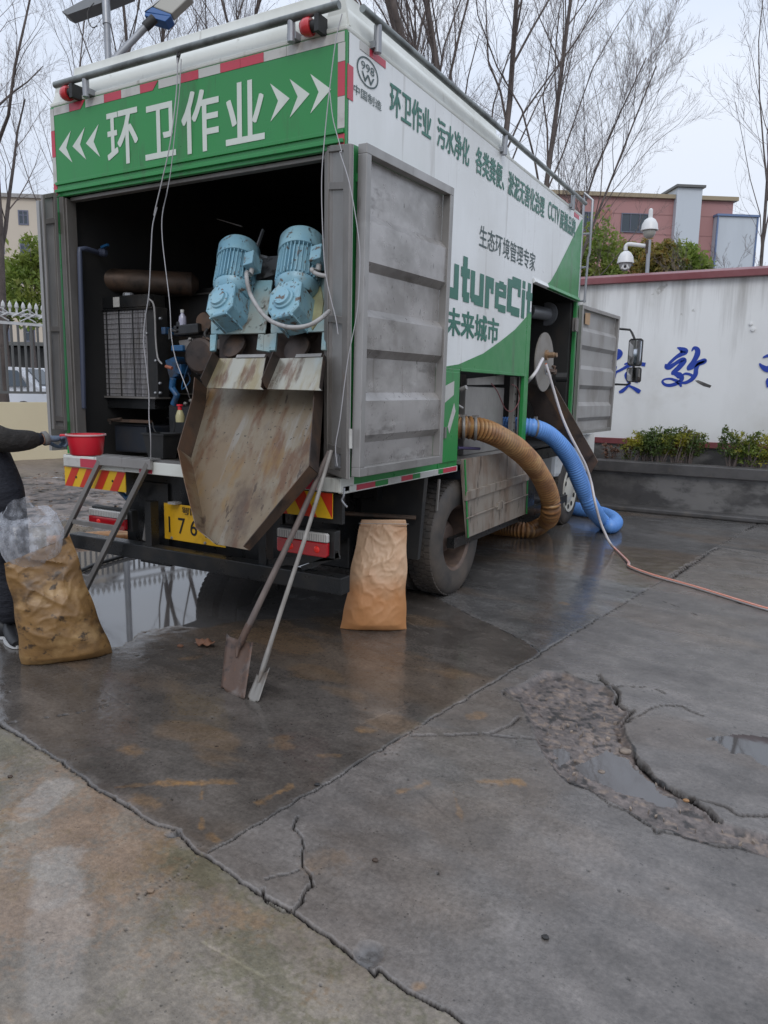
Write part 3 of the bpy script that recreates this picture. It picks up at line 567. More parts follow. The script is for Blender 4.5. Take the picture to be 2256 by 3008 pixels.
def ground_obj(name, X, Y, h, col, wet, q, mat, parent, label=None, kind=None):
    u, inv = np.unique(q.ravel(), return_inverse=True); f = inv.reshape(-1, 4)
    me = bpy.data.meshes.new(name); n = len(u); me.vertices.add(n)
    co = np.stack([X[u], Y[u], h[u]], -1).astype(np.float32); me.vertices.foreach_set('co', co.ravel())
    me.loops.add(f.size); me.loops.foreach_set('vertex_index', f[:, ::-1].ravel().astype(np.int32)); me.polygons.add(len(f))
    me.polygons.foreach_set('loop_start', (np.arange(len(f))*4).astype(np.int32)); me.polygons.foreach_set('loop_total', np.full(len(f), 4, np.int32))
    me.update(calc_edges=True); me.validate()
    a = me.attributes.new('col', 'FLOAT_COLOR', 'POINT'); c4 = np.ones((n, 4), np.float32); c4[:, :3] = col[u]; a.data.foreach_set('color', c4.ravel())
    a = me.attributes.new('wet', 'FLOAT', 'POINT'); a.data.foreach_set('value', wet[u].astype(np.float32))
    me.polygons.foreach_set('use_smooth', [True]*len(f)); me.materials.append(mat)
    nv = me.polygons[0].normal if len(me.polygons) else None
    if nv is not None and nv.z < 0: me.flip_normals()
    o = bpy.data.objects.new(name, me); COL.objects.link(o)
    if parent is not None: o.parent = parent
    return tag(o, label, None, None, kind)
def geo(a, b, k): return np.exp(np.linspace(math.log(a), math.log(b), k))
HALF = rad(40)
dense = ground_patch(geo(1.25, 14.0, 760), np.linspace(yaw0-HALF, yaw0+HALF, 620))
sname = {0:('concrete_slab','dark wet slab beneath and behind the truck'),1:('concrete_slab','grey slab with the broken-out patch'),2:('concrete_slab','older brownish slab in the foreground'),3:('concrete_slab','brown-stained wet slab beside the truck'),4:('concrete_slab','far slab beside the planter'),5:('mud','bare muddy verge behind the truck')}
for k in sorted(set(dense[6].tolist())):
    sel = dense[5][dense[6] == k]
    if len(sel) < 12: continue
    if k < 10:
        nm, lb = sname[k]; ground_obj(nm, *dense[:5], sel, m_ground, ground, lb)
    else:
        nm, lb = ('puddle', {11:'muddy puddle lying in the broken patch of concrete',12:'shallow puddle at the right edge mirroring bare twigs',13:'wide puddle under the back of the truck mirroring sky and trees'}[k])
        ground_obj(nm, *dense[:5], sel, m_waterd if k == 11 else m_water, None, lb, 'structure')
sparse = [ground_patch(geo(.02, 14.0, 90), np.linspace(yaw0+HALF, yaw0+2*math.pi-HALF, 150)), ground_patch(geo(.02, 1.25, 20), np.linspace(yaw0-HALF, yaw0+HALF, 60)),
          ground_patch(geo(14.0, 700.0, 60), np.linspace(yaw0, yaw0+2*math.pi, 220))]
for i, sp in enumerate(sparse): ground_obj('yard', *sp[:5], sp[5], m_ground, ground)

# ------------------------------------------------------------------ lettering
_tc = {}
def text_geo(s, bold=0.0, res=3):
    k = (s, bold)
    if k in _tc: return _tc[k]
    cu = bpy.data.curves.new('t', 'FONT'); cu.body = s; cu.size = 1; cu.offset = bold; cu.resolution_u = res; cu.fill_mode = 'FRONT' if False else 'BOTH'
    o = bpy.data.objects.new('t', cu); COL.objects.link(o); dg = bpy.context.evaluated_depsgraph_get(); dg.update()
    me = bpy.data.meshes.new_from_object(o.evaluated_get(dg)); bpy.data.objects.remove(o)
    V = np.array([v.co[:] for v in me.vertices]).reshape(-1, 3); F = [tuple(p.vertices) for p in me.polygons]; bpy.data.meshes.remove(me)
    _tc[k] = (V, F); return V, F
def lettering(mb, s, plane, a0, a1, b0, b1, bold=0.0, w=.003, cut=None):
    """set the string into the rectangle a0..a1, b0..b1 of a plane, w proud of it"""
    if bold > .008:      # heavier weight: the same glyphs laid a hair apart
        e = bold*.75*(b1-b0); k = 0
        for dx in (-1, 0, 1):
            for dz in (-.6, .6):
                lettering(mb, s, plane, a0+e+dx*e, a1-e+dx*e, b0+e*.6+dz*e, b1-e*.6+dz*e, 0.0, w+k*.00012); k += 1
        return
    V, F = text_geo(s, bold)
    if len(V) == 0: return
    mn, mx_ = V[:, :2].min(0), V[:, :2].max(0)
    A = a0+(V[:, 0]-mn[0])/(mx_[0]-mn[0])*(a1-a0); B = b0+(V[:, 1]-mn[1])/(mx_[1]-mn[1])*(b1-b0)
    mb.add([plane.P(a, b, w) for a, b in zip(A, B)], F)
REAR = PL((0,0,0), (1,0,0), (0,0,1), (0,-1,0)); SIDE = PL((0,0,0), (0,1,0), (0,0,1), (1,0,0))

# ------------------------------------------------------------------ TRUCK
truck = empty('sludge_truck', (0,0,0), 'green and white sanitation truck with its rear and side doors folded open', 'truck')
T = truck
LEN, ZB, ZT, XL = 4.67, 1.03, 3.44, -2.40
# body shell (inner skins are dark, outer skins sit on them)
b = MB()
b.box((XL+.03, .12, 1.0), (-.03, LEN-.05, 1.03)); b.build('cargo_floor', m_frame, T)
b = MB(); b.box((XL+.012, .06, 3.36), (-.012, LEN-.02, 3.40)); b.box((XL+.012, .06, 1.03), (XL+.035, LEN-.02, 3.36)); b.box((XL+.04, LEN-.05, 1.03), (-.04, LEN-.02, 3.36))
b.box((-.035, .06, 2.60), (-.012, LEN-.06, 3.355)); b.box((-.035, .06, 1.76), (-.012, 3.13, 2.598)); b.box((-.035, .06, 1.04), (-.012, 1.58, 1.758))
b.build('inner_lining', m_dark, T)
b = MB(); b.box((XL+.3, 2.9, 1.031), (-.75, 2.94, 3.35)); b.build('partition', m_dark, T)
b = MB(); b.box((XL, .02, ZB-.03), (XL+.01, LEN, ZT)); b.build('left_side_panel', m_white, T)
b = MB(); b.box((XL, LEN+.002, ZB-.03), (0, LEN+.02, ZT)); b.build('front_bulkhead', m_white, T)
b = MB(); b.box((-.010, 0.02, 2.575), (0, LEN, ZT)); b.box((-.010, .02, 1.745), (0, 3.15, 2.575)); b.box((-.010, .02, ZB), (0, 1.25, 1.745)); b.build('side_panel', m_white, T)
b = MB(); pass
for q0_, q1_ in (((-.012, 1.58, ZB), (0, 1.605, 1.745)), ((-.03, 3.04, ZB), (.004, 3.15, 2.30)), ((-.03, 4.62, ZB), (.004, LEN, 2.575)), ((-.03, 1.607, 1.735), (.006, 3.038, 1.76))): MB().box(q0_, q1_).build('side_post', m_green, T, bevel=.003)
b = MB(); b.box((-.04, 3.02, 1.04), (-.034, 3.15, 2.56)); b.build('inner_post', m_frame, T)
# green sweep painted as a sheet on the side
cv = [SIDE.st('f', *q) for q in [(100,688),(230,640),(400,565),(520,480),(620,400),(735,290)]]
sw = [(.02, 1.50), (.5, 1.58), (.9, 1.65)]+cv; sw = [(a, b_) for a, b_ in sw]; sw[-1] = (3.098, sw[-1][1])
bm_ = MB(); 
for (a0, b0), (a1, b1) in zip(sw[:-1], sw[1:]): bm_.add([(.002, a0, 1.747), (.002, a1, 1.747), (.002, a1, max(b1, 1.75)), (.002, a0, max(b0, 1.75))], [(0,1,2,3)])
up = [(3.52, 2.60), (3.67, 2.66), (3.84, 2.78), (4.20, 3.07), (4.60, 3.40), (4.668, 3.435)]
bm_.build('green_livery', m_green, T); bm_ = MB()
for (a0, b0), (a1, b1) in zip(up[:-1], up[1:]): bm_.add([(.002, a0, 2.60), (.002, a1, 2.60), (.002, a1, b1), (.002, a0, b0)], [(0,1,2,3)])
bm_.build('green_livery', m_green, T); bm_ = MB()
bm_.add([(.0021, .02, ZB), (.0021, 1.25, ZB), (.0021, 1.25, 1.745), (.0021, .02, 1.745)], [(0,1,2,3)])
bm_.build('green_livery', m_green, T)
b = MB(); b.prism([(.004, 3.15, 2.575), (.03, 3.15, 2.585), (.012, 3.15, 2.62), (.004, 3.15, 2.62)], (0, .40, 0)); b.build('drip_rail', m_white, T)
b = MB(); b.prism([(.004, 3.552, 2.575), (.03, 3.552, 2.585), (.012, 3.552, 2.62), (.004, 3.552, 2.62)], (0, 1.11, 0)); b.build('drip_rail', m_green, T)
# small green locker door
b = MB(); b.box((.003, 1.275, 1.07), (.018, 1.555, 1.725)); gd = b.build('locker_door', m_green, T, bevel=.004)
b = MB(); b.box((0, 1.25, ZB+.0), (.006, 1.58, 1.745)); b.build('locker_frame', m_green, T)
b = MB(); b.box((.02, 1.30, 1.25), (.032, 1.33, 1.33)); b.build('handle', m_frame, gd)
b = MB(); b.prism([(.019, 1.30, 1.50), (.019, 1.46, 1.56), (.019, 1.46, 1.66), (.019, 1.30, 1.62)], (.0015, 0, 0)); b.prism([(.019, 1.40, 1.28), (.019, 1.50, 1.44), (.019, 1.47, 1.50), (.019, 1.37, 1.33)], (.0015, 0, 0)); b.build('tape_residue', m_tapew, gd)
b.v = [];
# sill / skirt with reflective tape
for q0_, q1_ in (((-.03, .0, .985), (.006, 1.60, 1.03)), ((-.03, 3.04, .985), (.006, 3.16, 1.03))): MB().box(q0_, q1_).build('side_sill', m_roofw, T, bevel=.003)
for i, (y0, y1, mm_) in enumerate([(.06,.14,m_roofw),(.14,.36,m_taper),(.36,.52,m_green),(.52,.70,m_tapew),(.70,.86,m_taper),(.86,.97,m_green),(.97,1.26,m_tapew),(1.26,1.34,m_green),(1.34,1.58,m_taper)]):
    b = MB(); b.box((.0075, y0+.002, .993), (.0095, y1-.002, 1.026)); b.build('reflective_strip', mm_, T)
b = MB(); b.box((XL-.01, -.03, .995), (.006, .118, 1.078)); b.build('rear_sill', m_roofw, T, bevel=.004)
for x0, x1, mm_ in [(-2.40,-2.22,m_tapew),(-2.22,-2.02,m_taper),(-1.62,-1.50,m_taper),(-.24,-.16,m_taper)]:
    b = MB(); b.box((x0, -.034, 1.0), (x1, -.0305, 1.06)); b.build('reflective_strip', mm_, T)
b = MB(); b.box((XL+.02, -.028, 1.0785), (-.02, .12, 1.083)); b.build('sill_plate', m_steel, T)
# rear frame and green header
b = MB(); b.box((XL, -.0, 2.86), (0, .03, ZT)); hd = b.build('rear_header', m_green, T, bevel=.004)
b = MB(); b.box((XL+.03, -.012, 2.935), (-.01, -.001, 2.955)); b.box((XL+.03, -.02, 2.885), (-.01, -.001, 2.905)); b.build('header_lip', m_green, hd, bevel=.002)
for x0 in (XL, -.07):
    b = MB(); b.box((x0 if x0 < -1 else -.04, -.0, 1.085), (x0+.04 if x0 < -1 else 0, .05, 2.858)); b.build('door_post', m_green, T, bevel=.003)
b = MB(); b.box((XL+.044, .0, 1.085), (XL+.088, .07, 2.86)); b.box((XL+.092, .01, 1.085), (XL+.108, .09, 2.85)); b.build('inner_door_frame', m_frame, T, bevel=.003)
b = MB(); b.box((-.12, .0, 1.085), (-.044, .07, 2.86)); b.box((XL+.112, .04, 2.835), (-.122, .09, 2.859)); b.build('inner_door_frame', m_frame, T, bevel=.003)
# header reflective tape, each segment
tx = [-2.36,-2.20,-2.04,-1.86,-1.70,-1.53,-1.37,-1.19,-1.04,-.87,-.72,-.55,-.39,-.01]; tm = 'wrwrwrwrwrrww'
for i, k in enumerate(tm):
    b = MB(); x0, x1 = tx[i]+.001, tx[i+1]-.001
    if i in (1, 5): b.prism([(x0, -.0005, 3.385), (x1-.05, -.0005, 3.385), (x1, -.0005, 3.435), (x0-.0, -.0005, 3.435)], (0, -.002, 0))
    else: b.box((x0, -.0005, 3.385), (x1, -.0025, 3.435))
    b.build('reflective_strip', m_taper if k == 'r' else m_tapew, hd)
for X0, seq in ((-.052, [(3.29,3.383,'w'),(3.12,3.29,'r'),(2.96,3.12,'w'),(2.87,2.933,'r')]), (XL+.002, [(3.29,3.43,'w'),(3.12,3.29,'r'),(2.95,3.12,'w'),(2.87,2.95,'r')])):
    for z0, z1, k in seq:
        b = MB(); b.box((X0, -.0005, z0+.001), (X0+.045 if X0 > -1 else X0+.036, -.0026, z1-.001)); b.build('reflective_strip', m_taper if k == 'r' else m_tapew, hd)
# header writing and chevrons (one part each)
for ch, (x0, x1, z0, z1) in zip('环卫作业', [(-1.845,-1.56,2.99,3.315),(-1.50,-1.235,2.985,3.30),(-1.185,-.885,2.975,3.325),(-.835,-.545,2.98,3.31)]):
    b = MB(); lettering(b, ch, REAR, x0, x1, z0, z1, bold=.022, w=.0025); b.build('character', m_letter, hd)
for c, d in [(-2.325, -1), (-2.185, -1), (-2.05, -1), (-.37, 1), (-.235, 1), (-.095, 1)]:
    b = MB(); k = -1 if d < 0 else 1; t_ = c
    if d < 0: pts = [(c,3.165),(c+.13,3.265),(c+.075,3.165),(c+.13,3.065)]
    else: pts = [(c,3.165),(c-.135,3.265),(c-.08,3.165),(c-.135,3.065)]
    b.prism([(x, -.0005, z) for x, z in pts], (0, -.002, 0)); b.build('chevron', m_letter, hd)
# side writing
def side_text(s, a0, a1, b0, b1, mat, bold, name='lettering'):
    b = MB(); lettering(b, s, SIDE, a0, a1, b0, b1, bold=bold, w=.0035); return b.build(name, mat, T)
side_text('环卫作业', .465, 1.01, 3.175, 3.355, m_dgreen, .028)
side_text('污水净化', 1.10, 1.63, 3.175, 3.355, m_dgreen, .028)
side_text('各类粪便、淤泥无害化治理', 1.745, 3.37, 3.175, 3.36, m_dgreen, .028)
side_text('CCTV', 3.48, 3.84, 3.205, 3.36, m_dgreen, .028)
side_text('展播品牌', 3.86, 4.41, 3.19, 3.37, m_dgreen, .028)
side_text('生态环境管理专家', 1.87, 3.19, 2.675, 2.835, m_ink, .004)
side_text('中国制造', .07, .37, 3.155, 3.205, m_ink, .004)
side_text('未来城市', 1.325, 2.35, 1.98, 2.18, m_dgreen, .045)
def block_letters(a, z0, z1):
    """the big slab-like Latin word, drawn letter by letter with rectangles and slanted joins"""
    H = z1-z0; zx = z0+H*.76
    def R(mb, x0, x1, y0, y1):
        x0, x1 = [1.26+(q_-1.26)*.95 for q_ in (x0, x1)]; mb.add([SIDE.P(x0, y0, .0035), SIDE.P(x1, y0, .0035), SIDE.P(x1, y1, .0035), SIDE.P(x0, y1, .0035)], [(0,1,2,3)])
    s = .085
    L = {}
    def letter(fn):
        mb = MB(); fn(mb); mb.build('block_letter', m_dgreen, T)
    letter(lambda m: (R(m, a-.52, a-.42, z0, z1), R(m, a-.42, a-.22, z1-.09, z1), R(m, a-.42, a-.26, z0+.16, z0+.24)))
    def u(x, w): return lambda m: (R(m, x, x+s, z0+.04, zx), R(m, x+s, x+w-s, z0, z0+.075), R(m, x+w-s, x+w, z0, zx), R(m, x+.02, x+s, z0+.015, z0+.04))
    letter(u(a-.17, .27))
    def tt(x, w=.17, top=z1): return lambda m: (R(m, x+.035, x+.035+s, z0+.03, top), R(m, x, x+.035, zx-.07, zx), R(m, x+.035+s, x+w, zx-.07, zx), R(m, x+.055, x+w, z0, z0+.03), R(m, x+.035+s, x+w, z0+.03, z0+.075))
    letter(tt(a+.14)); letter(u(a+.33, .27))
    letter(lambda m: (R(m, a+.64, a+.64+s, z0, zx), R(m, a+.64+s, a+.82, zx-.085, zx), R(m, a+.76, a+.82, zx-.12, zx-.085)))
    letter(lambda m: (R(m, a+.86, a+.86+s, z0+.02, zx-.02), R(m, a+.86+s, a+1.05, zx-.06, zx), R(m, a+1.05, a+1.12, z0+.12, zx-.015), R(m, a+.86+s, a+1.05, z0+.12, z0+.165), R(m, a+.86+s, a+1.12, z0, z0+.06)))
    x = a+1.15
    letter(lambda m: (R(m, x, x+.11, z0+.02, z1-.03), R(m, x+.11, x+.34, z1-.09, z1), R(m, x+.11, x+.33, z0, z0+.075), R(m, x+.27, x+.34, z1-.15, z1-.09)))
    letter(lambda m: (R(m, a+1.53, a+1.53+s, z0, zx), R(m, a+1.535, a+1.525+s, z1-.065, z1)))
    letter(tt(a+1.65, .165))
block_letters(1.43, 2.24, 2.60-.04)
b = MB()
o = (.20+.015, 3.305); n_ = 40
ring = [[SIDE.P(o[0]+math.cos(t)*r_*.115, o[1]+math.sin(t)*r_*.074, .0035) for t in np.linspace(0, 2*math.pi, n_+1)] for r_ in (1.0, .90)]
b.grid(ring); lettering(b, '998', SIDE, .145, .285, 3.305, 3.347, 0.0, .0035); b.build('oval_logo', m_ink, T)
b = MB(); lettering(b, 'W', SIDE, .15, .285, 3.25, 3.295, .012, .0035); b.build('logo_letter', m_ink, T)
for y0, y1, z0, z1 in [(.23,.41,3.395,3.436),(.008,.066,3.11,3.28),(4.34,4.52,3.395,3.436)]:
    b = MB(); b.box((.0012, y0, z0), (.003, y1, z1)); b.build('reflective_strip', m_taper, T)
for y0 in (.23,):
    b = MB(); b.box((.0012, .13, 3.395), (.003, .229, 3.436)); b.build('reflective_strip', m_tapew, T)
# roof
b = MB(); b.box((XL, .0, ZT+.002), (0, LEN, ZT+.03)); b.build('roof', m_roofw, T, bevel=.008)
P_ = lambda x0, x1, y0, y1, z: [(x0,y0,z),(x1,y0,z),(x1,y1,z),(x0,y1,z)]
b = MB(); rings = [P_(XL+.01,-.01,.015,2.48,ZT+.031), P_(XL+.025,-.025,.03,2.46,ZT+.10), P_(XL+.07,-.07,.075,2.43,ZT+.165), P_(XL+.11,-.11,.115,2.40,ZT+.195), P_(XL+.115,-.115,.12,2.40,ZT+.27), P_(XL+.13,-.13,.135,2.38,ZT+.28)]
b.grid(np.array(rings), wrap=True); b.poly(rings[-1]); b.build('roof_cover', m_roofw, T, smooth=50)
b = MB(); b.box((XL+.15, 2.6, ZT+.031), (-.3, 4.4, ZT+.07)); b.build('roof_hatch', m_roofw, T, bevel=.01)
b = MB(); b.prism([(XL+.0, .03, 3.472), (XL+.16, .03, 3.472), (XL+.12, .03, 3.56), (XL+.07, .03, 3.59), (XL+.03, .03, 3.57)], (0, .012, 0)); b.build('lifting_lug', m_roofw, T)
b = MB(); b.prism([(-.16, .03, 3.472), (-.0, .03, 3.472), (-.03, .03, 3.60), (-.12, .03, 3.62)], (0, .012, 0)); b.build('lifting_lug', m_roofw, T)
# rails
b = MB(); b.tube([(-2.27, -.05, 3.545), (-.015, -.05, 3.54)], .021, 12); rr = b.build('roof_rail', m_rail, T, smooth=40)
for x in (-1.975, -.325):
    b = MB(); b.tube([(x, -.045, 3.425), (x, -.045, 3.53)], .022, 12); b.box((x-.03, -.045, 3.44), (x+.03, .02, 3.475)); b.build('rail_post', m_galv, rr, smooth=40)
b = MB(); b.tube([(.035, .10, 3.575), (.035, 4.62, 3.575)], .021, 12); rr = b.build('roof_rail', m_rail, T, smooth=40)
for y in (.27, 2.24, 4.17):
    b = MB(); b.tube([(.03, y, 3.42), (.03, y, 3.56)], .022, 12); b.box((-.02, y-.03, 3.44), (.03, y+.03, 3.475)); b.build('rail_post', m_galv, rr, smooth=40)
b = MB(); b.tube([(-1.15, -.05, 3.55), (-1.14, -.07, 3.50), (-1.16, -.05, 3.47), (-1.13, -.06, 3.51), (-1.12, -.05, 3.56), (-1.17, -.04, 3.54)], .006, 6); b.build('wire_tie', m_black, rr)
# beacons
for x in (-2.13, -.185):
    b = MB(); b.obox((x+.045, -.035, 3.475), ((1,0,0),(0,1,0),(0,0,1)), (.014, .042, .042)); b.tube([(x-.01, -.04, 3.478), (x+.04, -.04, 3.475)], .03, 14); bb = b.build('beacon_mount', m_black, T, smooth=40)
    b = MB(); b.lathe([(0.043,0),(.047,.014),(.045,.040),(.032,.062),(.0,.073)], (x-.008, -.04, 3.478), (-1,-.12,0), 20); b.build('beacon_lens', m_redlamp, bb, smooth=60)
# front access ladder on the box
ll = PL((0, 4.80, 0), (1,0,0), (0,0,1), (0,-1,0)); b = MB()
def L4(c, x, y): return ll.hit(c, x, y)
A_, B_, C_ = L4('r1',180,245), L4('r1',183,182), L4('r1',250,240)
b.tube([A_-np.array([0,0,1.2]), A_, B_, C_, C_+np.array([-.0,.0,-.55]), L4('r1',212,700), L4('r1',182,1065)], .013, 8)
for y in (510, 780, 1050): q = L4('r1', 222 if y < 600 else 195, y); b.tube([q, q+np.array([-.22,0,.0])], .011, 8)
b.build('front_ladder', m_galv, T, smooth=40)

# rear door leaves -------------------------------------------------
def door_panel(cs, mat_panel, name, ribs, depth=.035, frame=.045, nvec=None, parent=T, dirs=None):
    """cs = four corners TL,TR,BR,BL; ribs = heights 0..1 of pressed steps"""
    TL, TR, BR, BL = [np.array(c, float) for c in cs]; n = nrm(np.cross(TR-TL, BL-TL))
    if nvec is not None and np.dot(n, nvec) < 0: n = -n
    B = lambda s, t: (TL*(1-s)+TR*s)*(1-t)+(BL*(1-s)+BR*s)*t
    root = empty(name, parent=parent)
    Wd = np.linalg.norm(TR-TL); Ht = np.linalg.norm(BL-TL); fs, ft = frame/Wd, frame/Ht
    b = MB()
    for (s0, s1, t0, t1) in [(0,1,0,ft),(0,1,1-ft,1),(0,fs,ft,1-ft),(1-fs,1,ft,1-ft)]:
        b.prism([B(s0,t0), B(s1,t0), B(s1,t1), B(s0,t1)], n*depth)
    b.build('door_frame', m_steel, root, bevel=.003)
    # pressed steps: the sheet stands forward between alternate ribs
    prev = ft; fwd = dirs if dirs else False; lvl = []; ts = [ft]+list(ribs)+[1-ft]; state = False
    for i in range(len(ts)-1):
        t0, t1 = ts[i], ts[i+1]; off = (depth*.75 if state else .0)
        b = MB(); g = .007
        hh_ = (.045/Ht if i else 0); q = [B(fs,t0+hh_), B(1-fs,t0+hh_), B(1-fs,t1), B(fs,t1)]
        q = [p+n*(off) for p in q]
        nx = 12; gr = []
        for jj in range(5):
            tt = jj/4; row = []
            for ii in range(nx+1):
                ss = ii/nx; wv = .0018*math.sin(ss*5+i)+.0016*math.sin(ss*11+jj*2+i*3)
                row.append((q[0]*(1-ss)+q[1]*ss)*(1-tt)+(q[3]*(1-ss)+q[2]*ss)*tt+n*(wv if 0 < ii < nx and 0 < jj < 4 else 0))
            gr.append(row)
        b.grid(gr)
        if i < len(ts)-2:
            dd = depth*.75*(1 if not state else -1); h_ = .045/Ht
            a0, a1 = B(fs,t1)+n*off, B(1-fs,t1)+n*off; c0, c1 = B(fs,t1+h_)+n*(off+dd), B(1-fs,t1+h_)+n*(off+dd)
            b.add([a0,a1,c1,c0], [(0,1,2,3)])
        b.build('pressed_panel', mat_panel, root, smooth=20)
        state = not state
    b = MB(); b.prism([B(0,0)-n*.03, B(1,0)-n*.03, B(1,1)-n*.03, B(0,1)-n*.03], n*.006); b.build('door_skin', m_green, root)
    return root
cs = [SIDE.P(0,0,0)]*4
XP = .11
wide = door_panel([U('e',293,140,0,XP), U('e',793,395,0,XP), U('e',727,1940,0,XP), U('e',252,2020,0,XP)], m_steelp, 'rear_door_leaf', [.178,.335,.505,.665,.815,.90][:0] or [.19,.335,.475,.60,.735,.87], depth=.055, frame=.05, nvec=(1,0,0))
# narrow leaf standing in the corner of the opening
def narrow(cs, name, ribt, nvec):
    TL, TR, BR, BL = [np.array(c, float) for c in cs]; n = nrm(np.cross(TR-TL, BL-TL))
    if np.dot(n, nvec) < 0: n = -n
    B = lambda s, t: (TL*(1-s)+TR*s)*(1-t)+(BL*(1-s)+BR*s)*t
    r = empty(name, parent=T); b = MB(); b.prism([B(0,0),B(1,0),B(1,1),B(0,1)], -n*.006); b.build('leaf_sheet', m_steel, r)
    b = MB(); f = .16
    for s0, s1, t0, t1 in [(0,f,0,1),(1-f*1.5,1,0,1),(f,1-f*1.5,0,.018),(f,1-f*1.5,.982,1)]: b.prism([B(s0,t0),B(s1,t0),B(s1,t1),B(s0,t1)], n*.018)
    b.build('leaf_frame', m_frame, r, bevel=.003)
    for t in ribt:
        b = MB(); b.prism([B(f+.002,t),B(1-f*1.5-.002,t),B(1-f*1.5-.002,t+.022),B(f+.002,t+.022)], n*.016); b.build('cross_rib', m_frame, r, bevel=.002)
    return r
narrow([U('e',118,155,1,.03), U('e',262,140,1,-.10), U('e',240,2035,1,-.10), U('e',112,1990,1,.03)], 'narrow_door_leaf', [.105,.50,.905], (-.6,-1,0))
narrow([U('r6',335,200,1,-.12), U('r6',452,180,1,-.02), U('r6',540,2115,1,-.02), U('r6',430,2105,1,-.12)], 'narrow_door_leaf', [.10,.55,.94], (0,-1,0))
b = MB(); b.box((XL-.16, -.03, 1.1), (XL-.13, .9, 2.85)); b.build('left_door_leaf', m_steel, T)
# green hinge strips, latch rods
for p0, p1 in [(U('e',250,1750,1,-.12), U('e',250,1860,1,-.12))]:
    b = MB(); b.tube([p0, p1], .010, 8); b.build('hinge', m_tapew, T)
for z in (1.18, 2.62):
    b = MB(); b.tube([(XL+.035, -.012, z), (XL+.035, -.012, z+.14)], .009, 8); b.build('hinge', m_green, T)
    b = MB(); b.tube([(.045, -.03, z), (.045, -.03, z+.2)], .010, 8); b.box((.0,-.03,z+.05),(.1,-.02,z+.09)); b.build('hinge', m_green, T)
b = MB(); b.tube([U('h',1130,480,1,-.06), U('h',1110,560,1,-.09), U('h',1150,570,1,-.08), U('h',1165,545,1,-.06)], .003, 6); b.obox(U('h',1135,520,1,-.04), ((1,0,0),(0,1,0),(0,0,1)), (.02,.02,.04)); b.build('door_latch', m_galv, T)
b = MB(); b.tube(smoothpath([U('h',1165,690,1,-.04), U('h',1160,740,1,-.05), U('h',1150,765,1,-.05), U('h',1165,790,1,-.05), U('h',1182,808,1,-.05)], 4), .006, 6); b.build('door_hook', m_galv, T)

# front side door
D = [U('s4',835,395,1,4.70), U('s4',1295,540,1,5.85), U('s4',1180,1925,1,5.85), U('s4',740,1975,1,4.70)]
door_panel(D, m_flap if False else m_grey, 'side_door', [.16,.30,.455,.61,.745,.87], depth=.045, frame=.04, nvec=(1,-.2,0))
b = MB(); b.prism([D[0]*.88+D[1]*.12+np.array([.02,-.01,-.07]), D[0]*.76+D[1]*.24+np.array([.02,-.01,-.06]), D[0]*.76+D[1]*.24+np.array([.02,-.01,-.19]), D[0]*.87+D[1]*.13+np.array([.02,-.01,-.19])], (.002,0,0)); b.build('parcel_tape', M('tape_tan', (.42,.27,.15), .5), T)
b = MB(); b.obox(U('s4',790,640,0,.03), ((1,0,0),(0,1,0),(0,0,1)), (.02,.05,.07)); b.tube([U('s4',795,580,0,.055), U('s4',790,700,0,.055)], .014, 8); b.build('hinge', m_frame, T)

# flap below the middle opening
FP = [np.array(U('f', x, y, 0, .03)) for x, y in [(240,1297),(683,1240),(683,1672),(272,1852)]]
FP = [(.03,1.61,1.075),(.05,3.09,1.075),(.05,3.13,.455),(.05,1.735,.45)]
b = MB(); b.prism(FP, (-.012,0,0)); fl = b.build('drop_flap', m_flap, T)
lerp = lambda p, q, t: np.array(p)*(1-t)+np.array(q)*t
b = MB(); q0, q1 = lerp(FP[0],FP[3],.46), lerp(FP[1],FP[2],.42); b.obox((q0+q1)/2+np.array([.012,0,0]), ((1,0,0), q1-q0, (0,0,1)), (.012, np.linalg.norm(q1-q0)/2, .035)); b.build('stiffener', m_flap, fl, bevel=.003)
b = MB(); q0, q1 = lerp(FP[0],FP[3],.74), lerp(FP[1],FP[2],.70); b.tube([q0+np.array([.012,0,0]), q1+np.array([.012,0,0])], .007, 6); b.obox((q0+q1)/2+np.array([.012,0,0]), ((1,0,0),(0,1,0),(0,0,1)), (.012,.07,.03)); b.build('latch_rod', m_flap, fl)
b = MB(); b.prism([(.052,1.612,1.075),(.052,1.635,1.075),(.052,1.755,.45),(.052,1.735,.45)], (.006,0,0)); b.prism([(.052,3.09,1.07),(.052,3.112,1.07),(.052,3.15,.455),(.052,3.13,.455)], (.006,0,0)); b.build('flap_edge', m_green, fl)
b = MB(); b.box((-.6, 1.59, 1.04), (.03, 3.10, 1.065)); b.build('compartment_floor', m_frame, T)
# contents of middle compartment
b = MB(); b.box((-.62, 1.6, 1.07), (-.6, 3.1, 1.75)); b.box((-.6,1.607,1.07),(-.045,1.62,1.75)); b.build('compartment_lining', m_rustd, T)
b = MB(); b.box((-.20, 2.05, 1.068), (-.14, 2.92, 1.63)); b.build('compartment_cover', m_flap if False else m_steel, T, bevel=.006)
b = MB(); b.prism([(-.15,2.07,1.69),(-.15,2.9,1.745),(-.15,2.9,1.66),(-.15,2.07,1.64)], (.01,0,0)); b.build('compartment_rail', m_steel, T)
b = MB(); b.box((-.10, 2.95, 1.067), (-.06, 3.03, 1.73)); b.build('perforated_strip', m_frame, T)
for k in range(9):
    b = MB(); b.tube([(-.06,2.99,1.12+k*.065),(-.056,2.99,1.12+k*.065)], .008, 6); b.build('rivet_hole', m_black, T)
b = MB(); b.tube([U('f',245,815,0,-.05), U('f',285,800,0,.0)], .018, 10); b.build('pipe_stub', m_grey, T, smooth=40)
b = MB(); b.tube([U('f',225,925,0,-.02), U('f',258,945,0,.0)], .010, 8); b.build('lever', m_steel, T)
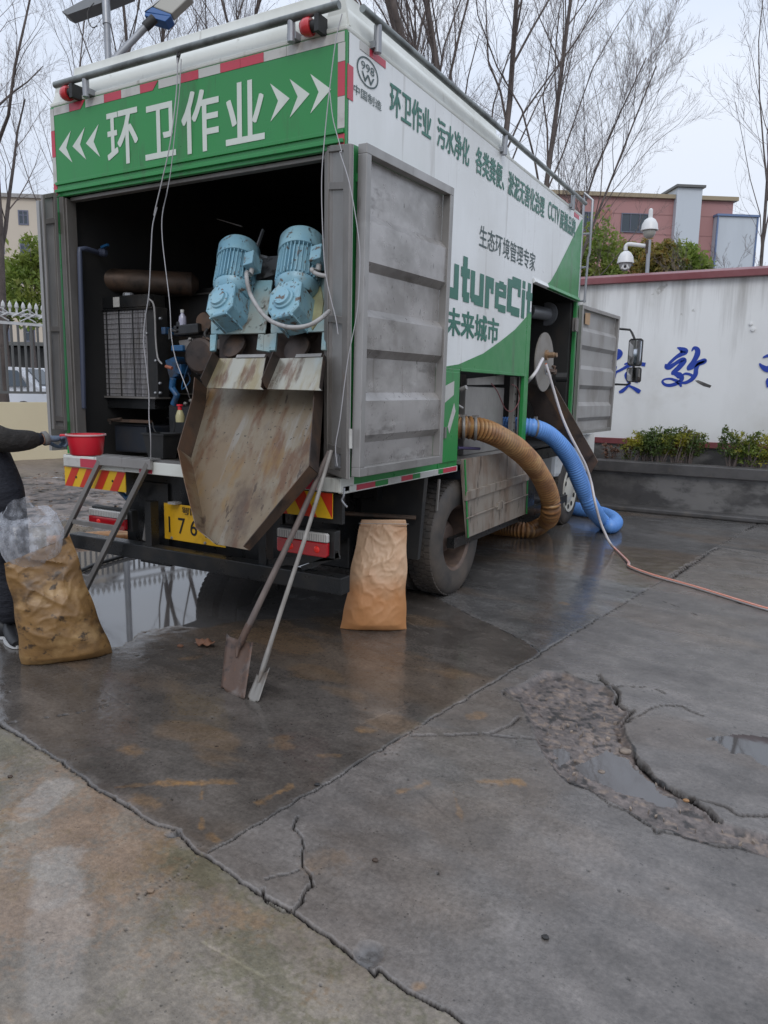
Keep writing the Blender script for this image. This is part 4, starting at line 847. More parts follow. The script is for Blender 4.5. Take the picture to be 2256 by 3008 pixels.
b = MB(); b.tube(smoothpath([U('f',*q,0,-.03) for q in [(460,775),(500,830),(535,910),(560,955),(600,968),(640,920),(655,860),(635,800),(600,780)]],5), .0045, 6); b.build('red_hose', M('dull_red', (.16,.035,.04), .4), T)
b = MB(); b.tube([U('f',225,1222,0,-.04), U('f',375,1228,0,.01)], .012, 10); b.build('tube_end', m_purple, T, smooth=40)

# front compartment with the reel, flange and steel channel
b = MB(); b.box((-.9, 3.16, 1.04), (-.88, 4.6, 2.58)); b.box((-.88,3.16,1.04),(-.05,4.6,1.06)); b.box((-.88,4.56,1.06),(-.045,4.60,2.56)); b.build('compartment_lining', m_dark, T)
b = MB(); b.box((-.17, 3.155, 1.79), (-.155, 3.36, 2.54)); b.build('inner_plate', m_steel, T)
fc = U('f',845,290,0,-.3)
b = MB(); b.lathe([(.07,-.35),(.07,0),(.125,0),(.125,.02),(.0,.02)], fc, (0.25,.97,0), 24); fl_ = b.build('pipe_flange', m_galv, T, smooth=40)
for k in range(8):
    t = k*math.pi/4; q = fc+np.array([0,.015,0])+np.array([.97*math.cos(t)*.1, -.25*math.cos(t)*.1, math.sin(t)*.1]); b = MB(); b.lathe([(.012,0),(.012,.02)], q, (.25,.97,0), 6); b.build('flange_bolt', m_black, fl_)
b = MB(); b.lathe([(.0,0),(.285,0),(.285,.012),(.0,.012)], (-.02, 3.65, 1.89), (1,0,0), 48); b.build('hose_reel', m_disc, T, smooth=30)
b = MB(); b.lathe([(.05,0),(.05,.02),(.028,.02),(.028,.08),(.022,.085),(.022,.11)], (-.008, 3.68, 1.96), (1,0,0), 16); b.build('reel_hub', m_brass, T, smooth=30)
b = MB(); b.box((-.005,3.70,1.80),(.02,3.98,1.83)); b.tube([(.01,3.92,1.78),(.01,3.92,1.86)], .01, 8); b.tube([(.0,3.88,1.86),(.0,3.98,1.86)], .01, 8); b.tube([(.0,3.88,1.79),(.0,4.0,1.79)], .01, 8); b.build('reel_bracket', m_rusty, T)
b = MB(); b.tube([(.02,3.60,1.87)]+[(.03,3.60+.045*math.sin(t),1.82+.05*math.cos(t)) for t in np.linspace(0,2*math.pi,14)], .006, 6); b.build('guide_ring', m_galv, T)
b = MB()
b.prism([U('s4',x,y,1,4.0) for x,y in [(385,1450),(520,1410),(1010,2210),(930,2300),(690,2010)]], (-.01,.03,-.0)); 
b.build('rusty_channel', m_rusty, T)
b = MB(); b.prism([U('f',x,y,1,3.93) for x,y in [(710,760),(800,790),(1015,1135),(1060,1240),(960,1150),(770,1010),(715,880)]], (-.01,.02,0)); b.build('dark_channel', m_rustd, T)
b = MB(); b.prism([U('f',x,y,1,4.04) for x,y in [(1000,1110),(870,800),(900,790),(1200,1318),(1150,1395),(1100,1330)]], (0,.02,0)); b.build('rusty_channel', m_rusty, T)
b = MB(); b.prism([U('f',*q,1,5.2) for q in [(1100,1130),(1178,1125),(1170,1265),(1145,1210)]], (0,.006,0)); b.build('torn_white_sheet', m_white, T)
b = MB(); b.lathe([(.05,0),(.05,.12)], U('f',905,730,0,-.1), (1,.3,0), 14); b.build('pipe_stub', m_black, T)
# underside rails seen beneath the open compartment
b = MB(); b.box((-.12, 3.1, .93), (.0, 4.66, 1.03)); b.box((-.06,1.6,.38),(.0,4.7,.46)); b.box((-.55,1.0,.80),(-.35,4.6,.98)); b.box((-2.05,1.0,.80),(-1.85,4.6,.98)); b.build('chassis_rail', m_chassis, T)
b = MB(); b.box((-1.72, 1.05, .24), (-.62, 4.4, .79)); b.box((-2.3,.9,.97),(-.04,4.6,.995)); b.box((-.9, 2.3, .30), (-.25, 4.3, .78)); b.box((-2.2, 2.3, .30), (-1.75, 4.3, .78)); b.build('underfloor_tank', m_chassis, T, bevel=.03)

# wheels
def tyre_profile(R, w, ri):
    return [(ri, -w*.5), (ri+.02, -w*.52), (R*.80, -w*.56), (R*.93, -w*.52), (R*.985, -w*.44), (R, -w*.36), (R, w*.36), (R*.985, w*.44), (R*.93, w*.52), (R*.80, w*.56), (ri+.02, w*.52), (ri, w*.5)]
def wheel(x, y, z, R, w, dual, cover=False):
    r = empty('wheel', parent=T); b = MB(); prof = tyre_profile(R, w, R*.58)
    b.lathe(prof+[prof[0]], (x, y, z), (1,0,0), 56, caps=False); ty = b.build('tyre', m_rubber, r, smooth=40)
    b = MB()
    for k in range(56):
        t = 2*math.pi*k/56; 
        for sx in (-.36,-.12,.12,.36):
            c = np.array([x+sx*w*.9, y+math.cos(t+sx*.12)*R, z+math.sin(t+sx*.12)*R]); b.obox(c, ((1,0,0),(0,-math.sin(t),math.cos(t)),(0,math.cos(t),math.sin(t))), (w*.095, R*.036, .006))
    b.build('tread', m_rubber, ty)
    b = MB()
    if dual and not cover:
        b.lathe([(R*.60, w*.5), (R*.57, w*.49), (R*.53, w*.42), (R*.50, .0), (R*.47, -w*.35), (R*.30, -w*.42), (R*.24, -w*.38), (.0, -w*.38)], (x, y, z), (1,0,0), 40, caps=False); rm = b.build('rim', m_rim, r, smooth=30)
        b = MB(); b.lathe([(.12,-w*.42),(.12,w*.05),(.09,w*.18),(.0,w*.2)], (x,y,z), (1,0,0), 20); b.build('hub', m_rim, rm, smooth=30)
        for k in range(8):
            t = k*math.pi/4; b = MB(); b.lathe([(.016,-w*.4),(.016,-w*.12)], (x, y+math.cos(t)*R*.36, z+math.sin(t)*R*.36), (1,0,0), 6); b.build('wheel_nut', m_black, rm)
    else:
        b.lathe([(R*.66, w*.5), (R*.64, w*.60), (R*.58, w*.56), (R*.40, w*.50), (R*.26, w*.62), (.0, w*.64)], (x, y, z), (1,0,0), 40, caps=False); rm = b.build('rim', m_hubw, r, smooth=30)
        for k in range(10):
            t = k*math.pi/5+.2; b = MB(); b.lathe([(.0,0),(.030,0.001),(.030,.006),(.0,.006)], (x+w*.545, y+math.cos(t)*R*.49, z+math.sin(t)*R*.49), (1,0,0), 10); b.build('rim_hole', m_black, rm)
    return r
wheel(-.13, 1.69, .45, .45, .23, True); wheel(-.40, 1.69, .45, .45, .23, False); wheel(XL+.13, 1.69, .45, .45, .23, False); wheel(XL+.40, 1.69, .45, .45, .23, False)
wheel(-.30, 5.42, .43, .43, .23, False, True); wheel(XL+.30, 5.42, .43, .43, .23, False, True)
b = MB(); b.tube([(-2.2,1.69,.45),(-.2,1.69,.45)], .07, 10); b.lathe([(.1,-.18),(.2,-.08),(.2,.08),(.1,.18)], (-1.2,1.69,.45), (1,0,0), 16); b.build('rear_axle', m_chassis, T)
b = MB(); b.prism([(-.02,1.10,1.0),(-.02,1.16,1.0),(-.02,1.06,.40),(-.02,1.02,.40)], (-.5,0,0)); b.build('mud_flap', m_black, T)
b = MB(); b.tube([U('e',750,2035,0,-.01), U('e',735,2212,0,-.02)], .012, 6); b.build('flap_stay', m_frame, T)
b = MB(); b.box((-.62,.35,.50),(-.58,1.0,.98)); b.box((-2.05,.22,.42),(-.60,.25,.99)); b.box((-1.9,.2,.30),(-1.6,.9,.9)); b.box((-1.0,.2,.40),(-.60,.9,.9)); b.build('rear_crossmember', m_chassis, T)
b = MB(); b.box((-.02,.03,.80),(-.26,.06,.97)); b.build('rubber_flap', m_black, T)
b = MB(); b.tube([(-.5,.78,.72),(-.04,1.02,.70)], .016, 6); b.build('lower_rail', m_rusty, T)
# cab (mostly hidden by the box and the open door)
b = MB(); cy0, cy1 = 4.86, 6.55
prof = [(cy0,.62),(cy0,2.42),(cy0+.15,2.50),(cy1-.45,2.50),(cy1-.12,2.30),(cy1,1.55),(cy1,.55)]
b.prism([(-2.25,y,z) for y,z in prof], (2.05,0,0)); cb = b.build('cab', m_white, T, bevel=.05)
for x in (-.197, -2.26):
    b = MB(); b.prism([(x,cy0+.35,1.55),(x,cy0+.35,2.2),(x,cy1-.42,2.2),(x,cy1-.15,1.6)], (.008,0,0)); b.build('side_window', m_glassd, cb)
b = MB(); b.prism([(-2.1,cy1+.004,1.62),(-.35,cy1+.004,1.62),(-.40,cy1-.09,2.22),(-2.05,cy1-.09,2.22)], (0,.006,.002)); b.build('windscreen', m_glassd, cb)
b = MB(); b.box((-2.2,cy1,.35),(-.25,cy1+.1,.62)); b.build('front_bumper', m_grey, cb, bevel=.02)
# mirrors on their arm
MP = PL((0, 6.1, 0), (1,0,0), (0,0,1), (0,-1,0)); mh = lambda x, y: MP.hit('s4', x, y)
b = MB(); b.tube([mh(1290,685)+np.array([-.42,.0,.05]), mh(1290,685), mh(1455,700), mh(1480,740), mh(1510,810)], .014, 8); b.tube([mh(1235,1362)+np.array([-.42,.0,.05]), mh(1235,1362), mh(1420,1370), mh(1460,1340)], .013, 8); b.tube([mh(1500,1130), mh(1500,1165)], .015, 8); ar = b.build('mirror_arm', m_black, T, smooth=40)
for q, big in (([(1440,830),(1465,808),(1590,803),(1612,825),(1590,1125),(1570,1145),(1440,1140),(1420,1115)], 1), ([(1412,1180),(1430,1160),(1575,1155),(1590,1175),(1580,1325),(1560,1342),(1425,1335),(1405,1315)], 0)):
    pts = [mh(*k) for k in q]; c = sum(pts)/len(pts); b = MB(); b.prism(pts, (0,.05,0)); hs = b.build('mirror_housing', m_black, ar, bevel=.006)
    ins = [c+(p-c)*.88+np.array([0,-.003,0]) for p in pts]; b = MB(); g = np.array(ins); b.poly(ins)
    o_ = b.build('mirror_glass', m_mirror, ar)

# underrun bumper, lamps, reflectors, plate
b = MB(); b.box((-2.40,-.02,.385), (.01,.08,.49)); bp = b.build('underrun_bar', m_chassis, T, bevel=.006)
for x in (-1.62,-.62): 
    b = MB(); b.box((x,.0,.49),(x+.06,.07,.80)); b.build('bar_bracket', m_chassis, bp)
b = MB(); b.bar((-.55,.02,.50),(-.03,.02,.62),.05,.012,(0,1,0)); b.bar((-.30,.02,.50),(-.03,.02,.62),.03,.012,(0,1,0)); b.build('bar_bracket', m_chassis, bp)
def reflector(x0, x1, z0, z1, slant, n):
    b = MB(); b.box((x0, -.012, z0), (x1, -.006, z1)); r = b.build('rear_marker_board', m_yellow, T)
    p = (x1-x0)/n; k = (z1-z0)*.62*slant
    for i in range(-1, n+1):
        a0 = x0+i*p; poly = [(a0, z0), (a0+p*.5, z0), (a0+p*.5+k, z1), (a0+k, z1)]
        # clip to the board
        def clip(P, ax, v, keep):
            o_ = []
            for (p0, p1) in zip(P, P[1:]+P[:1]):
                i0, i1 = keep(p0[ax], v), keep(p1[ax], v)
                if i0: o_.append(p0)
                if i0 != i1: t = (v-p0[ax])/(p1[ax]-p0[ax]); o_.append((p0[0]+(p1[0]-p0[0])*t, p0[1]+(p1[1]-p0[1])*t))
            return o_
        q = clip(poly, 0, x0, lambda a, v: a >= v-1e-9)
        if len(q) > 2: q = clip(q, 0, x1, lambda a, v: a <= v+1e-9)
        if len(q) > 2:
            b = MB(); b.prism([(x, -.0125, z) for x, z in q], (0,-.0012,0)); b.build('warning_stripe', m_signred, r)
    for x in (x0+(x1-x0)*.2, x0+(x1-x0)*.8):
        b = MB(); b.tube([(x,-.015,(z0+z1)/2),(x,-.013,(z0+z1)/2)], .009, 8); b.build('screw', m_black, r)
    return r
reflector(-2.425, -1.785, .848, .988, 1, 4); reflector(-.70, -.06, .835, .985, -1, 3)
def tail_lamp(x0, x1, z0, z1, y=-.0):
    b = MB(); b.box((x0-.01, y+.01, z0-.01), (x1+.03, y+.07, z1+.012)); r = b.build('tail_lamp', m_black, T, bevel=.006)
    zm = z0+(z1-z0)*.60
    b = MB(); b.prism([(x0,y,z0+.012),(x0+.01,y,z0),(x1-.01,y,z0),(x1,y,z0+.012),(x1,y,zm),(x0,y,zm)], (0,-.028,0)); l = b.build('red_lens', m_redlens, r, bevel=.005)
    b = MB(); b.prism([(x0,y,zm+.003),(x1,y,zm+.003),(x1,y,z1-.008),(x1-.012,y,z1),(x0+.012,y,z1),(x0,y,z1-.008)], (0,-.028,0)); c = b.build('clear_lens', m_clearlens, r, bevel=.005)
    b = MB(); 
    for k in range(22): t = x0+.008+k*(x1-x0-.016)/21; b.box((t-.0016,y-.031,zm+.008),(t+.0016,y-.029,z1-.008))
    b.build('lens_ribs', m_grey, c)
    for s_ in (.28,.8): b = MB(); b.lathe([(.0,0),(.022,.0),(.015,.004),(.0,.006)], (x0+(x1-x0)*s_, y-.029, z0+(zm-z0)*.5), (0,-1,0), 12); b.build('reflector_bowl', M('hot_red', (.8,.03,.02), .2), l)
tail_lamp(-2.165, -1.79, .575, .705); tail_lamp(-.455, -.085, .60, .745)
PY = .12
b = MB(); b.box((-1.56, PY, .525), (-1.00, PY+.006, .78)); pt_ = b.build('number_plate', m_plate, T, bevel=.004)
pp = PL((0, PY, 0), (1,0,0), (0,0,1), (0,-1,0))
b = MB(); lettering(b, '鄂 S', pp, -1.385, -1.17, .715, .765, .01, .003); b.build('plate_lettering', m_inkb, pt_)
b = MB(); lettering(b, '1 7 6 1', pp, -1.515, -1.16, .575, .69, .004, .003); b.build('plate_lettering', m_inkb, pt_)
for x, z in ((-1.49,.538),(-1.18,.538)):
    b = MB(); b.lathe([(.011,0),(.009,.006),(.0,.008)], (x,PY,z), (0,-1,0), 8); b.build('plate_bolt', m_galv, pt_)
b = MB(); b.box((-1.47,.07,.785),(-1.40,.13,.80)); b.build('plate_lamp', m_grey, T)
b = MB(); b.tube([(-2.05,.12,.86),(-1.9,.10,.78),(-1.82,.12,.85)], .018, 8); b.build('blue_air_hose', m_engblue, T)
b = MB(); b.tube([(-1.72,.1,.50),(-1.68,.1,.66)], .028, 8); b.build('tow_pin', m_frame, T)

# ------------------------------------------------------------------ machinery inside the back
def PI_(c, x, y, Y): return U(c, x, y, 1, Y)
# radiator
YR = .35
b = MB(); TL_, BR_ = PI_('s2',612,375,YR), PI_('s2',1075,1165,YR); x0, x1, z0, z1 = TL_[0], BR_[0], BR_[2], TL_[2]
b.box((x0-.03,YR+.005,z0-.01),(x1+.09,YR+.12,z1+.02)); rd = b.build('radiator', m_black, T, bevel=.006)
b = MB(); b.box((x0,YR,z0),(x1,YR+.004,z1)); b.build('radiator_core', m_alu, rd)
b = MB(); 
for k in range(30): x = x0+(k+.5)*(x1-x0)/30; b.box((x-.0022,YR-.008,z0),(x+.0022,YR-.001,z1))
b.build('radiator_fins', m_alu, rd)
b = MB()
for k in range(17): z = z0+(k+.5)*(z1-z0)/17; b.box((x0,YR-.0105,z-.0016),(x1,YR-.0085,z+.0016))
for k in (.18,.45,.74): x = x0+k*(x1-x0); b.box((x-.006,YR-.0125,z0),(x+.006,YR-.0107,z1))
b.build('guard_wires', m_black, rd)
b = MB(); b.box((x0-.0,YR-.01,z1+.02),(x1+.05,YR+.14,z1+.11)); b.box((x0-.04,YR-.02,z1+.004),(x1+.08,YR+.14,z1+.018)); b.build('header_tank', m_chassis, rd, bevel=.012)
b = MB(); b.box((x0+.17,YR-.0135,z1+.03),(x0+.235,YR-.0105,z1+.10)); b.build('paper_label', m_tapew, rd)
b = MB(); b.lathe([(.04,0),(.04,.02),(.03,.025)], (x0+.25,YR+.06,z1+.112), (0,0,1), 14); b.build('filler_cap', m_galv, rd)
b = MB(); b.box((x0-.04,YR-.03,z0-.015),(x1+.1,YR+.12,z0-.002)); b.build('lower_bracket', m_frame, rd)
b = MB(); b.box((x0-.0,YR,z0-.09),(x1+.06,YR+.12,z0-.016)); b.build('bottom_tank', m_chassis, rd)
for c in [(575,432),(582,580),(1055,573),(1183,432),(598,930),(605,1078),(1180,1040),(1138,1130),(1182,1130),(1140,828)]:
    q = PI_('s2',*c,YR-.0); b = MB(); b.lathe([(.010,-.01),(.010,.006),(.005,.01)], q, (0,-1,0), 8); b.build('bolt_head', m_galv, rd)
# stand and battery box under it
q0, q1 = PI_('s2',750,1430,.30), PI_('s2',1060,1700,.30)
b = MB(); b.box((q0[0],.30,q1[2]),(q1[0],.62,q0[2])); b.build('battery_box', M('box_blue_black', (.015,.019,.027), .45, layers=[(GRIME, 6.0, .45, .7, .7)]), T, bevel=.012)
b = MB(); q0, q1 = PI_('s2',710,1385,.28), PI_('s2',1090,1400,.28); b.bar(q0, q1, .04, .02); b.tube([PI_('s2',715,1420,.26), PI_('s2',725,1385,.26), PI_('s2',820,1375,.26)], .012, 8); b.build('clamp_bar', m_rusty, T)
b = MB(); b.box((-1.78,.40,1.13),(-1.2,.9,1.45)); b.box((-2.2,.7,1.09),(-1.2,1.0,1.30)); b.build('engine_mount', m_chassis, T, bevel=.01)
# muffler and pipe
q = PI_('s2',670,80,.45); 
b = MB(); b.lathe([(.0,-.005),(.02,0),(.03,.0),(.03,.07),(.05,.10),(.085,.11),(.088,.13),(.088,.75),(.04,.8)], q-np.array([.06,.1,-.0]), (.75,.66,.0), 22); b.build('exhaust_muffler', m_rusty, T, smooth=40)
b = MB(); q = [PI_('c',x_,y,.075) for x_, y in ((242,1160),(236,900),(229,650),(222,405))]; b.tube(q+[PI_('c',222,385,.08), PI_('c',250,382,.12), PI_('c',325,405,.30)], .018, 10); b.build('cooling_pipe', m_pipe, T, smooth=50)
b = MB(); q = PI_('c',325,402,.29); b.lathe([(.03,0),(.03,.04),(.018,.05)], q, (1,.2,0), 12); pv = b.build('valve_body', m_pipe, T)
b = MB(); q = PI_('c',345,370,.28); b.obox(q, ((1,0,.2),(0,1,0),(-.2,0,1)), (.035,.01,.008)); b.build('valve_lever', m_engblue, pv)
# engine behind the chute
b = MB(); 
for c, h in [((-1.35,.75,1.75),(.22,.25,.14)), ((-1.2,.8,1.5),(.16,.3,.2)), ((-1.45,.65,1.9),(.1,.15,.05)), ((-1.15,.6,1.95),(.16,.12,.05))]: b.obox(c, ((1,0,0),(0,1,0),(0,0,1)), h)
en = b.build('engine_block', m_black, T, bevel=.02)
b = MB(); q = PI_('s1',510,480,.32); b.obox(q, ((1,0,0),(0,1,0),(0,0,1)), (.055,.05,.02)); q = PI_('s1',400,340,.34); b.obox(q, ((1,0,0),(0,1,0),(0,0,1)), (.02,.05,.025)); b.obox(PI_('s1',470,640,.42), ((1,0,.3),(0,1,0),(-.3,0,1)), (.05,.05,.07)); b.tube([PI_('s1',440,720,.35), PI_('s1',430,800,.35), PI_('s1',470,860,.35), PI_('s1',440,940,.35)], .025, 10); b.obox(PI_('s1',520,650,.40), ((1,0,0),(0,1,0),(0,0,1)), (.03,.05,.035)); b.build('engine_casting', m_engblue, en, bevel=.008)
b = MB(); b.obox(PI_('s1',580,330,.30), ((1,0,.05),(0,1,0),(-.05,0,1)), (.115,.05,.035)); b.obox(PI_('s1',500,300,.28), ((1,0,0),(0,1,0),(0,0,1)), (.02,.03,.03)); b.build('intake_manifold', m_chassis, en, bevel=.01)
b = MB(); q = PI_('c',808,905,.22); b.lathe([(.0,-.02),(.10,-.015),(.118,0),(.118,.05),(.0,.05)], q, (-.15,.98,0), 32); b.build('belt_guard', m_rustd, T, smooth=35)
b = MB(); q = PI_('c',830,740,.30); b.lathe([(.03,-.01),(.06,-.01),(.065,.0),(.065,.04),(.0,.05)], q, (-.15,.98,.0), 24); b.build('pulley', m_rusty, T, smooth=35)
b = MB(); q = PI_('s1',430,640,.3); b.lathe([(.012,0),(.012,.06)], q, (-1,0,.2), 8); b.build('oil_plug', M('copper_tone', (.35,.12,.07), .5), T)
b = MB(); b.tube(smoothpath([PI_('s1',x,y,.26) for x,y in [(270,1080),(290,1150),(350,1200),(420,1190),(450,1130),(445,1080)]],4), .005, 6); b.build('fuel_line', m_black, T)
b = MB(); b.tube(smoothpath([PI_('s2',x,y,.26) for x,y in [(1080,250),(1120,300),(1135,450),(1140,620),(1160,800),(1200,860)]],4), .006, 6); b.build('vent_hose', m_grey, T)

# rear bulkhead behind the radiator, with its seams, and loose plumbing
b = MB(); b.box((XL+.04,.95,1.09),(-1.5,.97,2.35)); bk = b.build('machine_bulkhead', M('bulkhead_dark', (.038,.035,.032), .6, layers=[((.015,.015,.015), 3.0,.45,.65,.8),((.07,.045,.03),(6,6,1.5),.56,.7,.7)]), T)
for z in (1.32, 1.52, 1.78, 2.30):
    b = MB(); b.box((XL+.045,.93,z),(-1.5,.949,z+.012)); b.build('seam_strip', m_frame, bk)
rsq = random.Random(17)
for i in range(13):
    x, z = rsq.uniform(-1.5,-1.12), rsq.uniform(1.25,2.0); pts = [(x,.30,z)]
    for k in range(4): x += rsq.uniform(-.09,.09); z += rsq.uniform(-.13,.10); pts.append((x,.28+rsq.uniform(-.05,.1),z))
    b = MB(); b.tube(smoothpath(pts,4), rsq.choice([.005,.007,.011,.014]), 7); b.build('engine_hose', rsq.choice([m_black, m_black, m_chassis, m_engblue, m_grey, m_rusty]), T, smooth=50)
for i in range(16):
    c = (rsq.uniform(-1.5,-1.12), rsq.uniform(.25,.32), rsq.uniform(1.25,2.0)); b = MB(); b.lathe([(.014,0),(.014,.012),(.007,.02)], c, (0,-1,0), 6); b.build('bolt_head', rsq.choice([m_galv, m_frame]), en if False else T)
for i in range(7):
    c = (rsq.uniform(-1.48,-1.15), rsq.uniform(.32,.45), rsq.uniform(1.3,1.95)); b = MB(); b.obox(c, ((1,0,rsq.uniform(-.3,.3)),(0,1,0),(rsq.uniform(-.3,.3),0,1)), (rsq.uniform(.02,.07), .04, rsq.uniform(.015,.06))); b.build('engine_bracket', rsq.choice([m_chassis, m_black, m_frame, m_engblue]), T, bevel=.006)
# tilted press assembly: back direction n and up direction w
TH = rad(30); nB = np.array([0, math.cos(TH), -math.sin(TH)]); wU = np.array([0, math.sin(TH), math.cos(TH)]); uX = np.array([1.,0,0])
def gear_motor(fc, sc, lean, boxside=1):
    fc = np.array(fc, float); r = empty('gear_motor', parent=T)
    u = uX*math.cos(lean)+wU*math.sin(lean); w = wU*math.cos(lean)-uX*math.sin(lean)
    q = lambda a, b_, c=0: fc+u*a*sc+w*b_*sc+nB*c*sc
    b = MB(); oc = [(-.095,-.05),(-.05,-.11),(.045,-.11),(.09,-.065),(.09,.085),(.045,.13),(-.045,.13),(-.095,.07)]
    b.prism([q(x, z) for x, z in oc], nB*.17*sc); b.build('gearbox', m_ltblue, r, bevel=.006)
    b = MB(); b.prism([q(x*1.05, z*1.03, .004) for x, z in oc], nB*.02*sc); b.build('gearbox_flange', m_ltblue, r, bevel=.004)
    b = MB(); b.lathe([(.062*sc,0),(.060*sc,.012*sc),(.050*sc,.016*sc),(.046*sc,.030*sc),(.0,.032*sc)], q(0,.0,0), -nB, 28, caps=False); b.build('shaft_cover', m_ltblue, r, smooth=35)
    for x, z in [(-.078,-.045),(-.045,-.095),(.04,-.095),(.078,-.055),(.078,.075),(-.08,.06),(.04,.115),(-.04,.115)]:
        b = MB(); b.lathe([(.007,0),(.007,.005)], q(x,z,0), -nB, 6); b.build('bolt_head', m_ltblued, r)
    mc = q(0,.13,.10)
    b = MB(); b.lathe([(.09*sc,-.03*sc),(.115*sc,.0),(.120*sc,.022*sc),(.122*sc,.032*sc),(.104*sc,.04*sc),(.104*sc,.25*sc)], mc, w, 32); b.build('motor_body', m_ltblue, r, smooth=35)
    b = MB()
    for k in range(34):
        t = 2*math.pi*k/34; d = u*math.cos(t)+nB*math.sin(t); c = mc+w*.142*sc+d*.112*sc; b.obox(c, (d, np.cross(w, d), w), (.014*sc, .0026*sc, .10*sc))
    b.build('cooling_fins', m_ltblue, r)
    b = MB(); b.lathe([(.130*sc,.238*sc),(.132*sc,.24*sc),(.132*sc,.335*sc),(.122*sc,.352*sc),(.06*sc,.36*sc),(.0,.36*sc)], mc, w, 36); b.build('fan_cowl', m_ltblue, r, smooth=35)
    b = MB(); bc = mc+w*.16*sc+u*.145*sc-nB*.03*sc; b.obox(bc, (u, nB, w), (.035*sc,.05*sc,.05*sc)); b.build('terminal_box', m_ltblue, r, bevel=.005)
    b = MB(); b.lathe([(.016*sc,0),(.016*sc,.035*sc),(.011*sc,.045*sc)], bc-w*.05*sc, -w, 10); b.build('cable_gland', m_conduit, r, smooth=40)
    for a in (-.06,.06): MB().obox(q(a,-.112,.085), (u,nB,w), (.004*sc,.08*sc,.006*sc)).build('gearbox_rib', m_ltblue, r)
    return r, bc-w*.095*sc
f1 = U('d',405,775,1,-.02); f2 = U('d',925,770,1,-.06)
g1, gl1 = gear_motor(f1, 1.02, rad(14)); g2, gl2 = gear_motor(f2, 1.08, rad(13))
ppl = PL(f1+nB*.17, uX, wU, -nB); ppl2 = PL(f2+nB*.175, uX, wU, -nB)
def onp(pl, c, pts, ext): b = MB(); b.prism([pl.hit(c,*p) for p in pts], ext); return b
onp(ppl, 'd', [(330,800),(330,1052),(768,1045),(828,615),(560,618),(400,640)], nB*.012).build('motor_plate', m_ltblued, T, bevel=.003)
onp(ppl2, 'd', [(820,800),(815,1045),(1262,1030),(1262,600),(1100,600),(900,640)], nB*.012).build('motor_plate', m_ltblued, T, bevel=.003)
onp(ppl2, 'd', [(1165,650),(1230,680),(1250,800),(1240,900),(1160,1025),(1155,1000)], -nB*.012).build('yellowed_cover', M('aged_cream', (.36,.36,.20), .5, layers=[((.2,.16,.08), 6.0,.45,.7,.7)]), T)
for c in [(780,690),(755,835),(740,975),(385,1010)]: 
    q = ppl.hit('d',*c); b = MB(); b.lathe([(.012,0),(.012,.01)], q, -nB, 6); b.build('plate_bolt', m_ltblued, T)
pb = PL(f2+nB*.30, uX, wU, -nB)
onp(pb, 'd', [(620,440),(900,415),(880,560),(640,640)], nB*.2).build('press_housing', M('speckled_steel', (.13,.14,.15), .5, .3, layers=[((.03,.03,.03), 14.0,.5,.62,.9),((.3,.31,.32),20.0,.6,.7,.7)]), T)
onp(pb, 'd', [(1150,400),(1270,385),(1270,700),(1150,560)], nB*.2).build('press_housing', M('speckled_steel_b', (.13,.14,.15), .5, .3, layers=[((.03,.03,.03), 14.0,.5,.62,.9),((.3,.31,.32),20.0,.6,.7,.7)]), T)
b = MB(); b.bar(pb.hit('d',823,292)-nB*.1, pb.hit('d',710,612)-nB*.1, .012, .02); b.bar(pb.hit('d',765,487)-nB*.1, pb.hit('d',862,515)-nB*.1, .014, .014); b.build('lock_handle', m_galv, T)
b = MB(); b.prism([U('c',890,235,1,.8), U('c',1010,270,1,.8), U('c',1010,276,1,.8), U('c',890,239,1,.8)], (0,.02,0)); b.build('ceiling_strut', m_frame, T)
# legs of the plates
for pl_, pts in ((ppl, [(325,1060),(375,1055),(360,1185),(322,1190)]), (ppl, [(715,1055),(760,1055),(755,1190),(700,1180)]), (ppl, [(762,1060),(815,1050),(805,1195),(757,1190)]), (ppl2, [(815,1050),(865,1045),(850,1185),(806,1185)]), (ppl2, [(1235,1040),(1262,1040),(1262,1180),(1225,1180)])):
    onp(pl_, 'd', pts, nB*.015).build('plate_leg', m_ltblued, T)
for fx in (f1, f2):
    b = MB(); c = fx+nB*.25-wU*.20; b.lathe([(.0,0),(.085,0),(.085,.02),(.0,.02)], c+wU*.03, -nB, 28); b.build('press_drum', m_rustd, T, smooth=30)
    b = MB(); b.lathe([(.1,0),(.1,.7)], fx+nB*.26, nB, 20); b.build('press_barrel', m_rustd, T, smooth=30)
b = MB(); q0 = U('d',380,1060,1,.14); q1 = U('d',1262,1250,1,.14); b.box((q0[0],.16,q1[2]),(q1[0],.20,q0[2])); b.build('press_back_plate', m_rustd, T)
# conduits
b = MB(); b.tube(smoothpath([gl1, U('d',620,560,1,-.10), U('d',640,700,1,-.14), U('d',700,820,1,-.16), U('d',770,910,1,-.17), U('d',850,965,1,-.18), U('d',980,1000,1,-.2), U('d',1120,985,1,-.17), U('d',1220,930,1,-.14), U('d',1290,870,1,-.05)], 6), .0125, 10); b.build('cable_conduit', m_conduit, T, smooth=50)
b = MB(); b.tube(smoothpath([gl2, U('d',1150,530,1,-.0), U('d',1170,555,1,-.0), U('d',1220,575,1,-.0), U('d',1290,585,1,.02)], 6), .0125, 10); b.build('cable_conduit', m_conduit, T, smooth=50)

